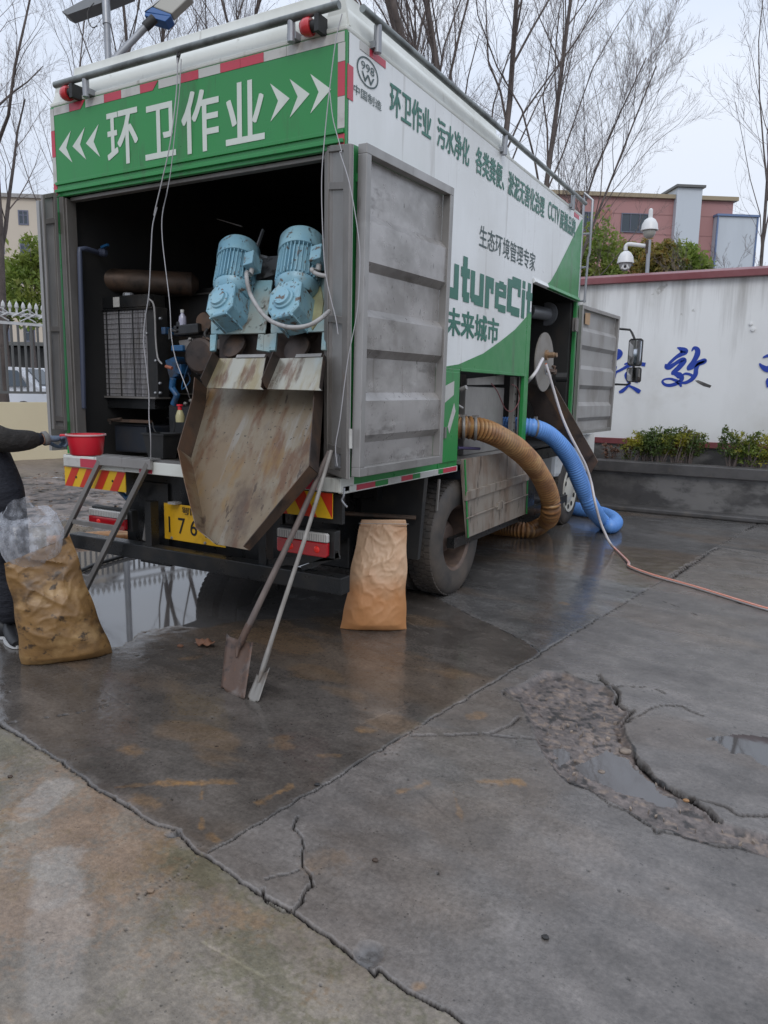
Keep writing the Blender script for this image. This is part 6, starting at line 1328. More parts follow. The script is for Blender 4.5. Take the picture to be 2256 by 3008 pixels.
# ------------------------------------------------------------------ WHITE WALL, planter, hedge
YW, YP = 7.85, 7.15
wpl = PL((0,YW,0), (1,0,0), (0,0,1), (0,-1,0))
zt = wpl.st('r1',900,890)[1]; zb_ = wpl.st('r2',800,712)[1]; zr = wpl.st('r2',800,722)[1]
ZWT = round(zt,3); 
wall = empty('boundary_wall', (1.5,YW,0), 'white rendered wall with blue brush characters and maroon coping', 'wall'); wall.location = (0,0,0)
X0, X1 = -5.5, 9.0
b = MB(); b.box((X0,YW,zr+.0),(X1,YW+.24,ZWT)); b.build('wall_face', m_wall, wall)
b = MB(); b.box((X0,YW-.02,zr-.085),(X1,YW+.22,zr-.001)); b.build('red_plinth_band', m_coping, wall, bevel=.004)
b = MB(); b.box((X0,YW+.02,0),(X1,YW+.2,zr-.086)); b.build('concrete_base', m_conc, wall)
b = MB(); 
b.prism([(X0,YW-.09,ZWT+.001),(X0,YW+.33,ZWT+.001),(X0,YW+.33,ZWT+.09),(X0,YW+.12,ZWT+.15),(X0,YW-.09,ZWT+.09)], (X1-X0,0,0)); b.build('coping', m_coping, wall, bevel=.006)
def stroke(pts, widths, name='brush_stroke'):
    """a brush stroke on the wall: centre line and half widths in s5 pixels"""
    P = smoothpath([np.array([*wpl.st('s5',x,y),0]) for x, y in pts], 8); k = len(P); sc = 1/ (pxm((1,YW,1.6))*0+1)
    wpx = [1.3*w_*VW['s5'][2]/pxm((1,YW,1.6)) for w_ in widths]; Wd = np.interp(np.linspace(0,1,k), np.linspace(0,1,len(wpx)), wpx); g = []
    T_ = [nrm(P[min(i+1,k-1)]-P[max(i-1,0)]) for i in range(k)]
    for i in range(k):
        nn = np.array([-T_[i][1], T_[i][0], 0]); a, c = P[i]+nn*Wd[i], P[i]-nn*Wd[i]; g.append([wpl.P(a[0],a[1],.003+.0006*len(_st)), wpl.P(c[0],c[1],.003+.0006*len(_st))])
    _st.append(1); b = MB(); b.grid(g); return b.build(name, m_wallblue, wall)
_st = []
# second character
stroke([(862,212),(890,222),(925,245),(900,268),(850,300),(800,345),(768,375)], [3,12,26,16,11,10,5])
stroke([(768,355),(765,385),(795,385),(850,350),(905,318),(922,330),(880,385),(830,430),(820,452)], [8,10,16,12,14,18,17,14,6])
stroke([(815,445),(840,440),(880,455),(905,480),(880,515),(820,540),(765,540),(735,515),(750,492),(800,485),(850,500),(880,520),(900,555)], [5,12,22,14,12,12,10,8,6,7,10,14,6])
stroke([(990,245),(1012,215),(1040,230),(1040,270),(1010,330),(965,385),(958,412)], [3,10,16,18,15,13,5])
stroke([(958,408),(990,390),(1040,350),(1100,325),(1098,340),(1050,360),(1030,400),(1022,450),(985,495),(930,520),(870,515)], [4,12,15,14,12,12,14,15,13,10,4])
stroke([(905,455),(940,440),(985,452),(1010,480)], [5,8,9,9])
# first character
stroke([(318,240),(345,240),(362,262),(350,290),(320,315),(290,335)], [4,14,20,17,12,9])
stroke([(325,428),(370,408),(430,375),(500,350),(585,362)], [8,9,11,10,14])
stroke([(330,430),(312,480),(295,530),(288,578)], [5,8,9,6])
stroke([(400,360),(430,350),(480,350),(470,420),(430,430),(415,460),(440,520)], [5,8,8,9,10,11,8])
stroke([(520,400),(525,450),(505,520)], [9,10,10])
stroke([(455,520),(420,560),(385,590),(355,605)], [6,10,13,8])
stroke([(440,545),(480,565),(520,590),(540,602)], [6,10,15,12])
stroke([(300,370),(318,385),(308,430)], [8,14,8])
# third, cut by the frame
stroke([(1585,350),(1605,375),(1650,400),(1700,385),(1760,370)], [4,11,20,22,14])
stroke([(1615,300),(1650,285),(1700,275)], [4,9,10]); stroke([(1660,480),(1655,510),(1660,560)], [6,10,8]); stroke([(1700,290),(1690,420),(1700,560)], [12,12,8])
for c, r_ in (((1528,52), 20), ((1510,5), 15)):
    q = wpl.hit('s5', *c); rr_ = r_*VW['s5'][2]/pxm(q); b = MB(); b.lathe([(rr_,0),(rr_*.9,.02),(.0,.024)], q, (0,-1,0), 14); b.build('wall_cap', m_wall, wall, smooth=30)
q = [wpl.hit('s5',*p)+np.array([0,-.002,0]) for p in [(1020,500),(1050,498),(1165,545),(1150,565),(1090,548),(1040,520)]]; b = MB(); b.poly(q); b.build('flaked_patch', m_conc, wall)
# planter
zpc = wpl_z = U('r2',700,885,1,YP)[2]; zpf = U('r2',700,965,1,YP)[2]
pl_t = empty('planter', (1.5,YP,0), 'long grey concrete planter trough at the foot of the white wall', 'planter'); pl_t.location = (0,0,0)
b = MB(); b.box((X0,YP,0),(X1,YP+.14,zpf-.0)); b.build('planter_face', m_conc, pl_t)
b = MB(); b.box((X0,YP-.07,zpf+.001),(X1,YP+.2,zpc)); b.build('planter_coping', m_cap, pl_t, bevel=.012)
b = MB(); b.box((X0,YP-.26,0),(X1,YP-.002,.07)); b.build('planter_footing', m_cap, pl_t, bevel=.02)
b = MB(); b.box((X0,YP+.141,0),(X1,YW+.018,zpf-.03)); b.build('planter_soil', m_soil, pl_t)
# leaf clouds
def leafcloud(name, blobs, n, size, mat, parent, seed=0, flat=.6):
    rs = np.random.RandomState(seed); vs = []; fs = []
    tot = sum(b_[3]*b_[4]*b_[5] for b_ in blobs)
    for (x, y, z, rx, ry, rz) in blobs:
        k = max(8, int(n*rx*ry*rz/tot)); ncl = max(4, k//14); cc = rs.normal(0, 1, (ncl, 3)); cc /= np.linalg.norm(cc, axis=1)[:, None]; cc *= rs.uniform(.35, 1.0, (ncl, 1))**.5
        for c in cc:
            for _ in range(k//ncl+1):
                p = c+rs.normal(0, .17, 3); p = np.array([x+p[0]*rx, y+p[1]*ry, z+p[2]*rz]); s = size*rs.uniform(.6, 1.4)
                a = nrm(rs.normal(0, 1, 3)); b_ = nrm(np.cross(a, rs.normal(0, 1, 3))); i = len(vs)
                vs += [p-a*s, p+b_*s*.45, p+a*s, p-b_*s*.45]; fs.append((i, i+1, i+2, i+3))
    b = MB(); b.v = [tuple(v) for v in vs]; b.f = fs; b.mi = [0]*len(fs); return b.build(name, mat, parent)
def shrub(name, label, cat, x, y, z0, blobs, n, size, mat, seed, group=None):
    t = empty(name, (x,y,z0), label, cat, group); t.location = (0,0,0); rs = random.Random(seed); b = MB()
    for bl in blobs:
        c = np.array(bl[:3])
        for _ in range(4):
            e = c+np.array([rs.uniform(-1,1)*bl[3], rs.uniform(-1,1)*bl[4], rs.uniform(-.2,.9)*bl[5]]); m_ = (np.array([x,y,z0])+e)/2+np.array([rs.uniform(-.03,.03)]*3); b.tube([(x+rs.uniform(-.02,.02),y,z0-.02), m_, e], [.012,.008,.003], 5)
    b.build('stem', m_barkl, t); leafcloud('foliage', blobs, n, size, mat, t, seed); return t
zs = zpf-.03
def hx(c, x): return U(c, x, 800, 1, 7.5)[0]
def hz(c, y, x=700): return U(c, x, y, 1, 7.5)[2]
hd_ = [('rust-leaved dead sprig at the left end of the planter',350,790,.10,.20,m_leafr,260),('small dark shrub beside the dead sprig in the planter',510,780,.20,.22,m_leafh,700),('yellow-tipped shrub at the left of the big hedge clump',610,735,.26,.30,m_leafh,1500),('full shrub with yellow leaves in the middle of the hedge clump',720,730,.30,.33,m_leafh,2000),
 ('reddish shrub in the middle of the hedge clump',830,735,.27,.33,m_leafh,1700),('dark green shrub at the right end of the hedge clump',930,730,.25,.36,m_leafh,1700),('sparse reddish shrub before the right half of the wall',1235,740,.22,.34,m_leafh,1200),('low green shrub with a bright yellow tip',1340,810,.24,.24,m_leafg,1300),('loose green shrub at the right edge of the planter',1450,770,.27,.36,m_leafh,1600)]
for i, (lb, x, y, rx, rz, mt_, n) in enumerate(hd_):
    q = U('r2', x, y, 1, 7.45+(i % 3)*.05); shrub('shrub', lb, 'shrub', q[0], q[1], zs, [(q[0], q[1], q[2]-.03, rx*.85, .15, rz*.50), (q[0]-.08, q[1]+.02, q[2]+rz*.30, rx*.42, .10, rz*.32), (q[0]+.11, q[1], q[2]+rz*.16, rx*.34, .10, rz*.32)], int(n*.75), .022, mt_, 20+i, 'shrubs in the planter')

# ------------------------------------------------------------------ security cameras behind the wall
pq = wpl.hit('r1',690,850); kk = (YW+1.1-CP['C'][1])/(pq[1]-CP['C'][1]); 
YC = YW+1.1; cq = lambda x, y: U('r1', x, y, 1, YC)
t = empty('camera_pole', (0,0,0), 'steel pole with two white dome security cameras behind the wall', 'security camera')
b0 = cq(682,850); b = MB(); b.tube([(b0[0],YC,0), cq(705,560)], .030, 14); b.build('pole', m_galv, t, smooth=50)
def dome(x, y, s, lbl=None, lens=False):
    c = cq(x, y); k = s*VW['r1'][2]/pxm(c); r = empty('dome_camera', parent=t)
    b = MB(); b.lathe([(.0,.95*k),(.30*k,.93*k),(.62*k,.70*k),(.88*k,.25*k),(.95*k,-.25*k),(1.0*k,-.42*k),(1.0*k,-.48*k),(.78*k,-.50*k)], c, (0,0,1), 30, caps=False); b.build('housing', m_pvcw, r, smooth=40)
    b = MB(); b.lathe([(.70*k,-.46*k),(.74*k,-.75*k),(.60*k,-1.1*k),(.32*k,-1.35*k),(.0,-1.42*k)], c, (0,0,1), 26); b.build('dome', m_grey if lens else m_lampw, r, smooth=60)
    if lens:
        d = nrm(CP['C']-c); b = MB(); cc = c+np.array([0,0,-.85*k])+d*.55*k; b.lathe([(.36*k,-.1*k),(.36*k,.12*k),(.0,.13*k)], cc, d, 20); b.build('lens_ring', m_pvcw, r, smooth=30); b = MB(); b.lathe([(.17*k,.13*k),(.15*k,.17*k),(.0,.18*k)], cc, d, 16); b.build('lens', m_black, r, smooth=30)
        for sx in (-1,1): b = MB(); sd = nrm(np.cross(d,(0,0,1))); b.lathe([(.0,0),(.17*k,.01*k),(.14*k,.1*k),(.0,.12*k)], cc+sd*sx*.33*k+np.array([0,0,-.16*k]), d, 12); b.build('infrared_lamp', m_clearlens, r)
    return c, k
c, k = dome(708,450,68); b = MB(); b.lathe([(.24*k,.9*k),(.26*k,1.3*k),(.24*k,1.85*k),(.12*k,1.98*k),(.0,2.0*k)], c, (0,0,1), 16); b.build('antenna_cap', m_pvcw, t, smooth=40)
c, k = dome(514,715,66, lens=True); top = cq(514,645); b = MB(); b.tube(smoothpath([top, cq(515,615), cq(530,597), cq(560,595), cq(640,605), cq(690,610)],4), .030, 14); b.build('camera_arm', m_pvcw, t, smooth=60)
b = MB(); b.box((b0[0]-.04,YC-.04,cq(700,670)[2]),(b0[0]+.0,YC+.04,cq(700,565)[2])); b.build('clamp', m_rusty, t)

# ------------------------------------------------------------------ pink building
ce = depthpt('r1',900,700,42.0); ce[2] = 0; ru = nrm(np.array([RX[0],RX[1],0])); ru = nrm(ru+np.array([.10,-.03,0])*0+np.array([FX[0],FX[1],0])*.07)
fp = PL(ce, ru, (0,0,1), CP['C']-ce); st = lambda x, y: fp.st('r1',x,y)
xl, xr = st(60,400)[0]-14, st(1378,300)[0]; zt_ = st(700,228)[1]
bd = empty('pink_building', tuple(ce), 'pink rendered industrial building with white clad shafts beyond the wall', 'building'); bd.location = (0,0,0)
b = MB(); b.prism([fp.P(xl,0),fp.P(xr,0),fp.P(xr,zt_),fp.P(xl,zt_)], -fp.n*14); b.build('wall', m_pink, bd)
b = MB(); b.prism([fp.P(xl-.2,zt_+.01,.2),fp.P(xr+.2,zt_+.01,.2),fp.P(xr+.2,zt_+.22,.2),fp.P(xl-.2,zt_+.22,.2)], -fp.n*14.4); b.build('roof_edge', M('roof_ochre', (.33,.27,.18), .8), bd)
z1 = st(500,345)[1]; z2 = st(500,500)[1]; sp = st(500,640)[1]
for z in (st(400,348)[1], st(400,508)[1]+.0, sp+.1):
    b = MB(); b.prism([fp.P(xl,z,.01),fp.P(xr,z,.01),fp.P(xr,z+.05,.01),fp.P(xl,z+.05,.01)], -fp.n*.02); b.build('render_joint', m_pinkl, bd)
def window(plane, x0, x1, z0, z1, nx, par, fm=m_winf, gm=m_glassd, rec=.12, fr=.07, ny=1):
    b = MB(); P4 = lambda a, b0_, c, d, w: [plane.P(a,b0_,w),plane.P(c,b0_,w),plane.P(c,d,w),plane.P(a,d,w)]
    for a, b0_, c, d in [(x0,z0,x1,z0+fr),(x0,z1-fr,x1,z1),(x0,z0+fr,x0+fr,z1-fr),(x1-fr,z0+fr,x1,z1-fr)]+[(x0+(x1-x0)*i/nx-fr*.35,z0+fr,x0+(x1-x0)*i/nx+fr*.35,z1-fr) for i in range(1,nx)]: b.prism(P4(a,b0_,c,d,.06), -plane.n*.05)
    for i in range(1,ny): zz_ = z0+(z1-z0)*(.66); b.prism(P4(x0+fr,zz_-fr*.3,x1-fr,zz_+fr*.3,.055), -plane.n*.04)
    w = b.build('window', fm, par)
    for i in range(nx):
        b = MB(); a, c = x0+(x1-x0)*i/nx+fr*.5, x0+(x1-x0)*(i+1)/nx-fr*.5; b.add(P4(a,z0+fr*.5,c,z1-fr*.5,.02), [(0,1,2,3)]); b.build('pane', gm, w)
for x0_, x1_ in [(480,702),(175,252),(-140,90)]:
    a, c = st(x0_,352)[0], st(x1_,352)[0]; window(fp, a, c, z2, z1, 3 if x1_-x0_ > 150 else 2, bd, ny=1, fr=.05); window(fp, a, c, z2-(st(480,352)[1]-st(480,640)[1]), z1-(st(480,352)[1]-st(480,640)[1]), 3 if x1_-x0_ > 150 else 2, bd, ny=1, fr=.05)
q = fp.P(st(265,322)[0],st(265,322)[1],.03); b = MB(); b.prism([fp.P(*st(268,322),.008),fp.P(*st(405,322),.008),fp.P(*st(400,385),.008),fp.P(*st(268,385),.008)], fp.n*.004); b.build('patched_render', M('render_patch', (.37,.18,.145), .8), bd)
a0, a1, a2 = st(865,220)[0], st(910,160)[0], st(1105,220)[0]; zt2 = st(1000,155)[1]
b = MB(); b.prism([fp.P(a1,0,.35),fp.P(a2,0,.35),fp.P(a2,zt2,.35),fp.P(a1,zt2,.35)], -fp.n*3.2); sh_ = b.build('clad_shaft', m_clad, bd)
b = MB(); b.prism([fp.P(a1-.12,zt2+.01,.5),fp.P(a2+.12,zt2+.01,.5),fp.P(a2+.12,zt2+.14,.5),fp.P(a1-.12,zt2+.14,.5)], -fp.n*3.7); b.build('shaft_cap', m_fenceg, sh_)
a1, a2, zt3 = st(1222,390)[0], st(1550,395)[0], st(1300,385)[1]
b = MB(); b.prism([fp.P(a1,0,.4),fp.P(a2,0,.4),fp.P(a2,zt3,.4),fp.P(a1,zt3,.4)], -fp.n*2); s3_ = b.build('clad_shaft', m_clad, bd)
b = MB(); 
for x in (a1, a2-.08): b.prism([fp.P(x,0,.46),fp.P(x+.08,0,.46),fp.P(x+.08,zt3,.46),fp.P(x,zt3,.46)], -fp.n*.1)
b.prism([fp.P(a1-.05,zt3+.01,.5),fp.P(a2+.05,zt3+.01,.5),fp.P(a2+.05,zt3+.12,.5),fp.P(a1-.05,zt3+.12,.5)], -fp.n*2.2); b.build('blue_trim', m_blueedge, s3_)

# ------------------------------------------------------------------ cream building, left
ce = depthpt('r6',150,450,80.0); ce[2] = 0; ru = nrm(np.array([RX[0],RX[1],0])+np.array([FX[0],FX[1],0])*.10); cb_ = PL(ce, ru, (0,0,1), CP['C']-ce); st = lambda x, y: cb_.st('r6',x,y)
bd = empty('cream_building', tuple(ce), 'cream apartment building behind the bare trees at the left edge', 'building'); bd.location = (0,0,0)
zt_ = st(200,228)[1]; xl, xr = st(-100,400)[0]-26, st(420,400)[0]+4
b = MB(); b.prism([cb_.P(xl,0),cb_.P(xr,0),cb_.P(xr,zt_),cb_.P(xl,zt_)], -cb_.n*12); b.build('wall', m_cream, bd)
b = MB(); b.prism([cb_.P(xl-.3,zt_+.01,.3),cb_.P(xr+.3,zt_+.01,.3),cb_.P(xr+.3,zt_+.4,.3),cb_.P(xl-.3,zt_+.4,.3)], -cb_.n*12.6); b.build('roof_edge', m_grey, bd)
wx0, wx1 = st(148,380)[0], st(232,380)[0]; wz1, wz0 = st(190,325)[1], st(190,445)[1]; dz = wz1-st(190,568)[1]; dxw = (st(190,400)[0]-st(-20,400)[0])
for i in range(-1, 5):
    for j in range(0, 6):
        a = wx0-i*dxw; z_ = wz0-j*dz
        if z_ > .8 and xl < a < xr-2: window(cb_, a, a+(wx1-wx0), z_, z_+(wz1-wz0), 2, bd, ny=2, fr=.14)
b = MB(); z_ = st(0,960)[1]; b.prism([cb_.P(xl,z_,.1),cb_.P(st(30,960)[0],z_,.1),cb_.P(st(30,960)[0],z_+1.1,.1),cb_.P(xl,z_+1.1,.1)], cb_.n*.1); b.build('blue_shop_sign', M('sign_blue', (.05,.25,.38), .5), bd)

# ------------------------------------------------------------------ fence on a cream wall
gq = G('p',70,1352); fdir = nrm(np.array([.24,.97,0])); fo = PL(gq, fdir, (0,0,1), CP['C']-gq); st = lambda x, y: fo.st('s6',x,y)
zc = st(280,1408)[1]; zt_ = st(250,470)[1]; zm = st(250,570)[1]; zlow = st(250,1315)[1]; zsp = st(250,365)[1]
fe = empty('fence_wall', tuple(gq), 'cream dwarf wall with a white spear-topped iron fence', 'fence'); fe.location = (0,0,0)
S0, S1 = st(-900,1000)[0], st(560,1000)[0]+9
b = MB(); b.prism([fo.P(S0,0),fo.P(S1,0),fo.P(S1,zc),fo.P(S0,zc)], -fo.n*.24); b.build('dwarf_wall', m_creamw, fe)
for z, h, mt_ in ((zt_,.06,m_fence),(zm,.06,m_fence),(zlow,.05,m_fenceg)):
    b = MB(); b.prism([fo.P(S0,z,-.09),fo.P(S1,z,-.09),fo.P(S1,z+h,-.09),fo.P(S0,z+h,-.09)], -fo.n*.04); b.build('rail', mt_, fe)
pit = (st(347,420)[0]-st(204,420)[0])/2; k0 = st(57,420)[0]; nsp = int((S1-S0)/pit)
shb = MB(); shb.prism([(-.018,-.018,zlow),(.018,-.018,zlow),(.018,.018,zlow),(-.018,.018,zlow)], (0,0,zm-zlow)); 
proto = shb.build('picket', m_fenceg, fe); 
spb = MB(); spb.lathe([(.022,zt_-.0),(.022,zt_+.13),(.042,zt_+.17),(.034,zt_+.23),(.0,zsp+.10)], (0,0,0), (0,0,1), 8); spp = spb.build('spear_tip', m_fence, fe)
i0 = math.ceil((S0-k0)/pit); first = True
for i in range(i0, i0+nsp-1):
    q = fo.P(k0+i*pit, 0, -.11)
    for src in (proto, spp):
        o = src if first else src.copy()
        if not first: COL.objects.link(o); o.parent = fe
        o.location = tuple(q)
    first = False
dc = st(318,527)[0]
for k in (-6,-3,-2,-1,0,1,2,3):
    a = dc+k*(dc-st(20,505)[0]); zc_ = (zt_+.06+zm+.06)/2; r_ = .17
    if not S0 < a < S1: continue
    b = MB(); g_o = [(a-.32,zc_),(a,zc_+r_),(a+.32,zc_),(a,zc_-r_)]
    for s_ in (1.0, .5):
        pts = [fo.P(a+(x-a)*s_, zc_+(z-zc_)*s_, -.07) for x, z in g_o]; b.tube(pts+[pts[0]], .016, 5)
    b.tube([fo.P(a-.16,zc_-.08,-.07), fo.P(a+.16,zc_+.08,-.07)], .014, 5); b.tube([fo.P(a-.16,zc_+.08,-.07), fo.P(a+.16,zc_-.08,-.07)], .014, 5); b.build('diamond_ornament', m_fence, fe)

# ------------------------------------------------------------------ cars beyond the fence
def car(name, label, origin, heading, group='cars parked beyond the fence', sign=False):
    o = empty(name, tuple(origin), label, 'car', group); o.rotation_euler.z = heading
    pr = [(-2.25,.35),(-2.3,.62),(-2.22,.92),(-1.75,1.0),(-1.2,1.42),(-.9,1.47),(.2,1.47),(.5,1.43),(1.25,.98),(2.0,.86),(2.25,.70),(2.28,.35)]
    b = MB(); n = 9; g = []
    for j in range(n):
        k = j/(n-1)*2-1; g.append([(x, k*(.88-.16*max(0,(z-.95)/.5)), z) for x, z in pr])
    b.grid(g); b.poly([p for p in g[0]][::-1]); b.poly(g[-1]); b.build('body', m_carw, o, smooth=40)
    for sy in (-1, 1):
        for xs in ([(-1.55,.99),(-1.12,1.38),(-.38,1.41),(-.38,.99)],[(-.30,.99),(-.30,1.41),(.42,1.38),(1.1,.99)]):
            b = MB(); b.prism([(x, sy*(.885-.16*max(0,(z-.95)/.5)), z) for x, z in xs], (0,sy*.006,0)); b.build('side_window', m_glassd, o)
        b = MB(); b.obox((.95,sy*.98,1.02), ((1,0,0),(0,1,0),(0,0,1)), (.06,.10,.07)); b.build('wing_mirror', m_carw, o, bevel=.03)
        for x in (-1.4, 1.38):
            b = MB(); b.lathe([(.0,-.1),(.31,-.1),(.32,.0),(.31,.1),(.22,.1),(.0,.08)], (x,sy*.80,.32), (0,sy,0), 24); b.build('wheel', m_rubber, o, smooth=30)
    b = MB(); b.prism([(1.28,-.6,1.0),(.53,-.56,1.43),(.53,.56,1.43),(1.28,.6,1.0)], (.02,0,.012)); b.build('windscreen', m_glassd, o)
    b = MB(); b.prism([(-1.72,-.6,1.03),(-1.22,-.56,1.42),(-1.22,.56,1.42),(-1.72,.6,1.03)], (-.02,0,.012)); b.build('rear_window', m_glassd, o)
    return o
def on_depth(c, x, y, d): p = depthpt(c, x, y, d); p[2] = 0; return p
hd0 = math.atan2(fdir[1], fdir[0])
b = MB(); rdq = [fo.P(S0-8,0,-.3), fo.P(S1+10,0,-.3), fo.P(S1+10,0,-60), fo.P(S0-8,0,-60)]; b.prism([q_+np.array([0,0,.02]) for q_ in rdq], (0,0,.53)); tag(b.build('road', m_conc), 'raised road behind the iron fence', None, None, 'structure')
c1 = on_depth('s6',90,1200,19.6); c1[2] = .56; car('parked_car', 'silver white hatchback side-on behind the iron fence', c1, math.atan2(RX[1],RX[0])+math.pi-.35)
c2 = on_depth('s6',640,1250,20.5); c2[2] = .56; car('parked_car', 'white car seen from its corner behind the fence, right of the silver one', c2, math.atan2(RX[1],RX[0])+math.pi-.9)
# hedge and dark shed beyond
hq = on_depth('s6',250,900,26.0); b = MB(); rx_ = nrm(np.array([RX[0],RX[1],0])); fx_ = nrm(np.array([FX[0],FX[1],0]))
b.obox(hq+np.array([0,0,1.5]), (rx_, fx_, (0,0,1)), (9,.9,1.35)); sd_ = empty('parking_shed', (0,0,0), 'long dark open carport behind the parked cars', 'shed'); b.build('shed_body', m_black, sd_)
b = MB(); b.obox(hq+np.array([0,0,2.95]), (rx_, fx_, (0,0,1)), (9.2,1.3,.06)); b.build('shed_roof', m_fenceg, sd_)
def blobs_along(p, L, n, r, z, seed):
    rs = random.Random(seed); return [tuple(p+rx_*(L*(i/(n-1)-.5))+np.array([0,0,z+rs.uniform(-.1,.1)]))+(r*rs.uniform(.8,1.2), r*.6, r*.8*rs.uniform(.8,1.2)) for i in range(n)]
hq2 = on_depth('s6',250,900,21.5); t = empty('hedge', tuple(hq2), 'clipped hedge behind the parked cars', 'hedge'); t.location = (0,0,0); leafcloud('foliage', blobs_along(hq2, 12, 16, .7, .9, 5), 5200, .07, m_leafg, t, 8)
b = MB(); b.obox(hq2+np.array([0,0,.6]), (rx_, fx_, (0,0,1)), (6,.12,.5)); b.build('stem', m_barkl, t)

# ------------------------------------------------------------------ bare trees
def bare_tree(label, base, H, seed, r0=.13, stems=1, spread=.25, lean=(0,0), fork=.25, dens=1.0, start=None, group='bare trees around the yard', lev=4, up=.35, cat='tree', thin=1.0):
    rs = random.Random(seed); base = np.array(base, float); thick = MB(); med = MB(); fine = MB(); F4 = []
    def grow(p, d, L, r, lv):
        nseg = 7 if lv == 0 else (5 if lv == 1 else (4 if lv == 2 else 3)); pts = [p.copy()]; rr_ = [r]; dirs_ = []
        for i in range(nseg):
            j = .07 if lv == 0 else .16; d = nrm(d+np.array([rs.gauss(0,j), rs.gauss(0,j), rs.gauss(0,j*.6)])+np.array([0,0,up*.12*(lv > 0)])); p = p+d*(L/nseg); pts.append(p.copy()); dirs_.append(d.copy())
            rr_.append(r*(1-(i+1)/nseg*(.72 if lv < 3 else .85)))
        if lv < 2: (thick if lv == 0 else med).tube(pts, rr_, 9 if lv == 0 else 6, caps=False)
        else: F4.append((pts, rr_))
        if lv >= lev: return
        nb = [int(15*dens), int(9*dens), int(8*min(1, dens)), 5][min(lv, 3)]
        for k in range(nb):
            f = (fork+(1-fork)*(k+rs.random())/nb) if lv == 0 else (.18+.82*(k+rs.random())/nb); f = min(f, .999)
            i = int(f*nseg); fr_ = f*nseg-i; q = pts[i]*(1-fr_)+pts[i+1]*fr_; rq = rr_[i]*(1-fr_)+rr_[i+1]*fr_; dd = dirs_[i]
            perp = nrm(np.cross(dd, (rs.gauss(0,1), rs.gauss(0,1), rs.gauss(0,1)))); a = rs.uniform(.30, .75)*(1 if lv else (.5+spread))
            nd = nrm(dd*math.cos(a)+perp*math.sin(a)+np.array([0,0,up*.3])); Lc_ = L*rs.uniform(.28, .52)*(1.15-f*.55) if lv else L*rs.uniform(.30, .50)*(1.2-f*.75)
            grow(q, nd, Lc_, max(.0022, rq*rs.uniform(.30, .52)*thin), lv+1)
    for s_ in range(stems):
        a = rs.uniform(0, 2*math.pi); tl = spread*.5 if stems > 1 else .04; d = nrm((math.cos(a)*tl+lean[0], math.sin(a)*tl+lean[1], 1)); grow(base+np.array([math.cos(a), math.sin(a), 0])*r0*(stems > 1)*1.2, d, H*rs.uniform(.85, 1.0), r0*(1 if stems == 1 else rs.uniform(.6, .95)), 0)
    t = empty('bare_tree', (0,0,0), label, cat, group)
    thick.build('trunk', m_bark, t, smooth=60); med.build('branches', m_bark, t, smooth=60); [fine.tubes([f[0] for f in F4 if len(f[0]) == k_], [f[1] for f in F4 if len(f[0]) == k_], 3) for k_ in (4, 5) if any(len(f[0]) == k_ for f in F4)]; fine.build('twigs', m_barkl, t)
    return t
bd_ = lambda x, y, d: on_depth('p', x, y, d)
bare_tree('tall bare tree with a dark trunk behind the fence at the left edge', bd_(24,1300,17.0), 12.5, 21, .15, 1, .36, (0,.0), .34, 1.05)
bare_tree('slender bare tree behind the street lamp pole', bd_(385,1300,22.0), 15, 22, .08, 1, .25, (-.01,0), .25, 1.0)
bare_tree('bare tree rising left of the lamp head above the truck', bd_(540,1300,21.0), 15, 3, .10, 2, .25, (-.02,0), .3, 1.0)
bare_tree('bare tree rising just right of the lamp head', bd_(640,1300,23.0), 16, 4, .10, 2, .25, (-.02,0), .3, 1.0)
bare_tree('bare tree above the middle of the green header', bd_(900,1300,25.0), 15, 5, .10, 1, .35, (-.02,0), .3, .9)
bare_tree('bare tree with two straight stems above the rear corner of the roof', bd_(1325,1300,17.0), 15, 6, .125, 2, .30, (-.04,0), .35, 1.1)
bare_tree('big many-stemmed bare tree behind the middle of the roof rail', bd_(1475,1300,16.5), 14.5, 71, .14, 3, .30, (.02,.0), .34, 1.15, up=.5)
bare_tree('bare tree with slanting stems right of the big many-stemmed one', bd_(1500,1300,17.5), 9.8, 8, .07, 3, .38, (.01,-.01), .40, 1.1, up=.5)
bare_tree('slender bare sapling in front of the pink building', bd_(2168,1300,13.5), 9.6, 9, .045, 1, .10, (-.002,0), .25, .62, up=.7)
bare_tree('bare tree whose twigs enter at the upper right corner', bd_(2420,1300,12.5), 10.5, 10, .055, 1, .40, (-.02,0), .3, .7, up=.5)
bare_tree('low bare bush above the coping at the right', bd_(2230,1300,14), 4.6, 12, .03, 3, .7, (0,0), .4, .7)
bare_tree('thin bare tree at the far left edge', bd_(-140,1300,15.5), 11, 13, .07, 1, .4, (.02,0), .28, 1.1)
bare_tree('bare tree half hidden by the left door leaf', bd_(150,1300,22), 13, 25, .06, 1, .3, (0,0), .3, 1.1)
# evergreens behind the walls
def greentree(label, c, x, y, d, rx, rz, n, seed, mat=m_leafg, size=.085):
    q = depthpt(c, x, y, d); t = empty('evergreen_tree', tuple(q), label, 'tree', 'evergreen trees beyond the walls'); t.location = (0,0,0); b = MB(); b.tube([(q[0],q[1],0),(q[0]+.05,q[1],q[2]*.5),tuple(q)], [.10,.08,.03], 8); rs = random.Random(seed)
    bl = [(q[0],q[1],q[2],rx*.8,rx*.7,rz*.8)]+[(q[0]+rs.uniform(-.7,.7)*rx,q[1]+rs.uniform(-.5,.5)*rx,q[2]+rs.uniform(-.6,.75)*rz,rx*.42,rx*.4,rz*.38) for _ in range(7)]
    for B_ in bl: b.tube([(q[0],q[1],q[2]*.7), B_[:3]], [.03,.01], 5)
    b.build('trunk', m_bark, t); leafcloud('crown', bl, int(n*1.4), size, mat, t, seed)
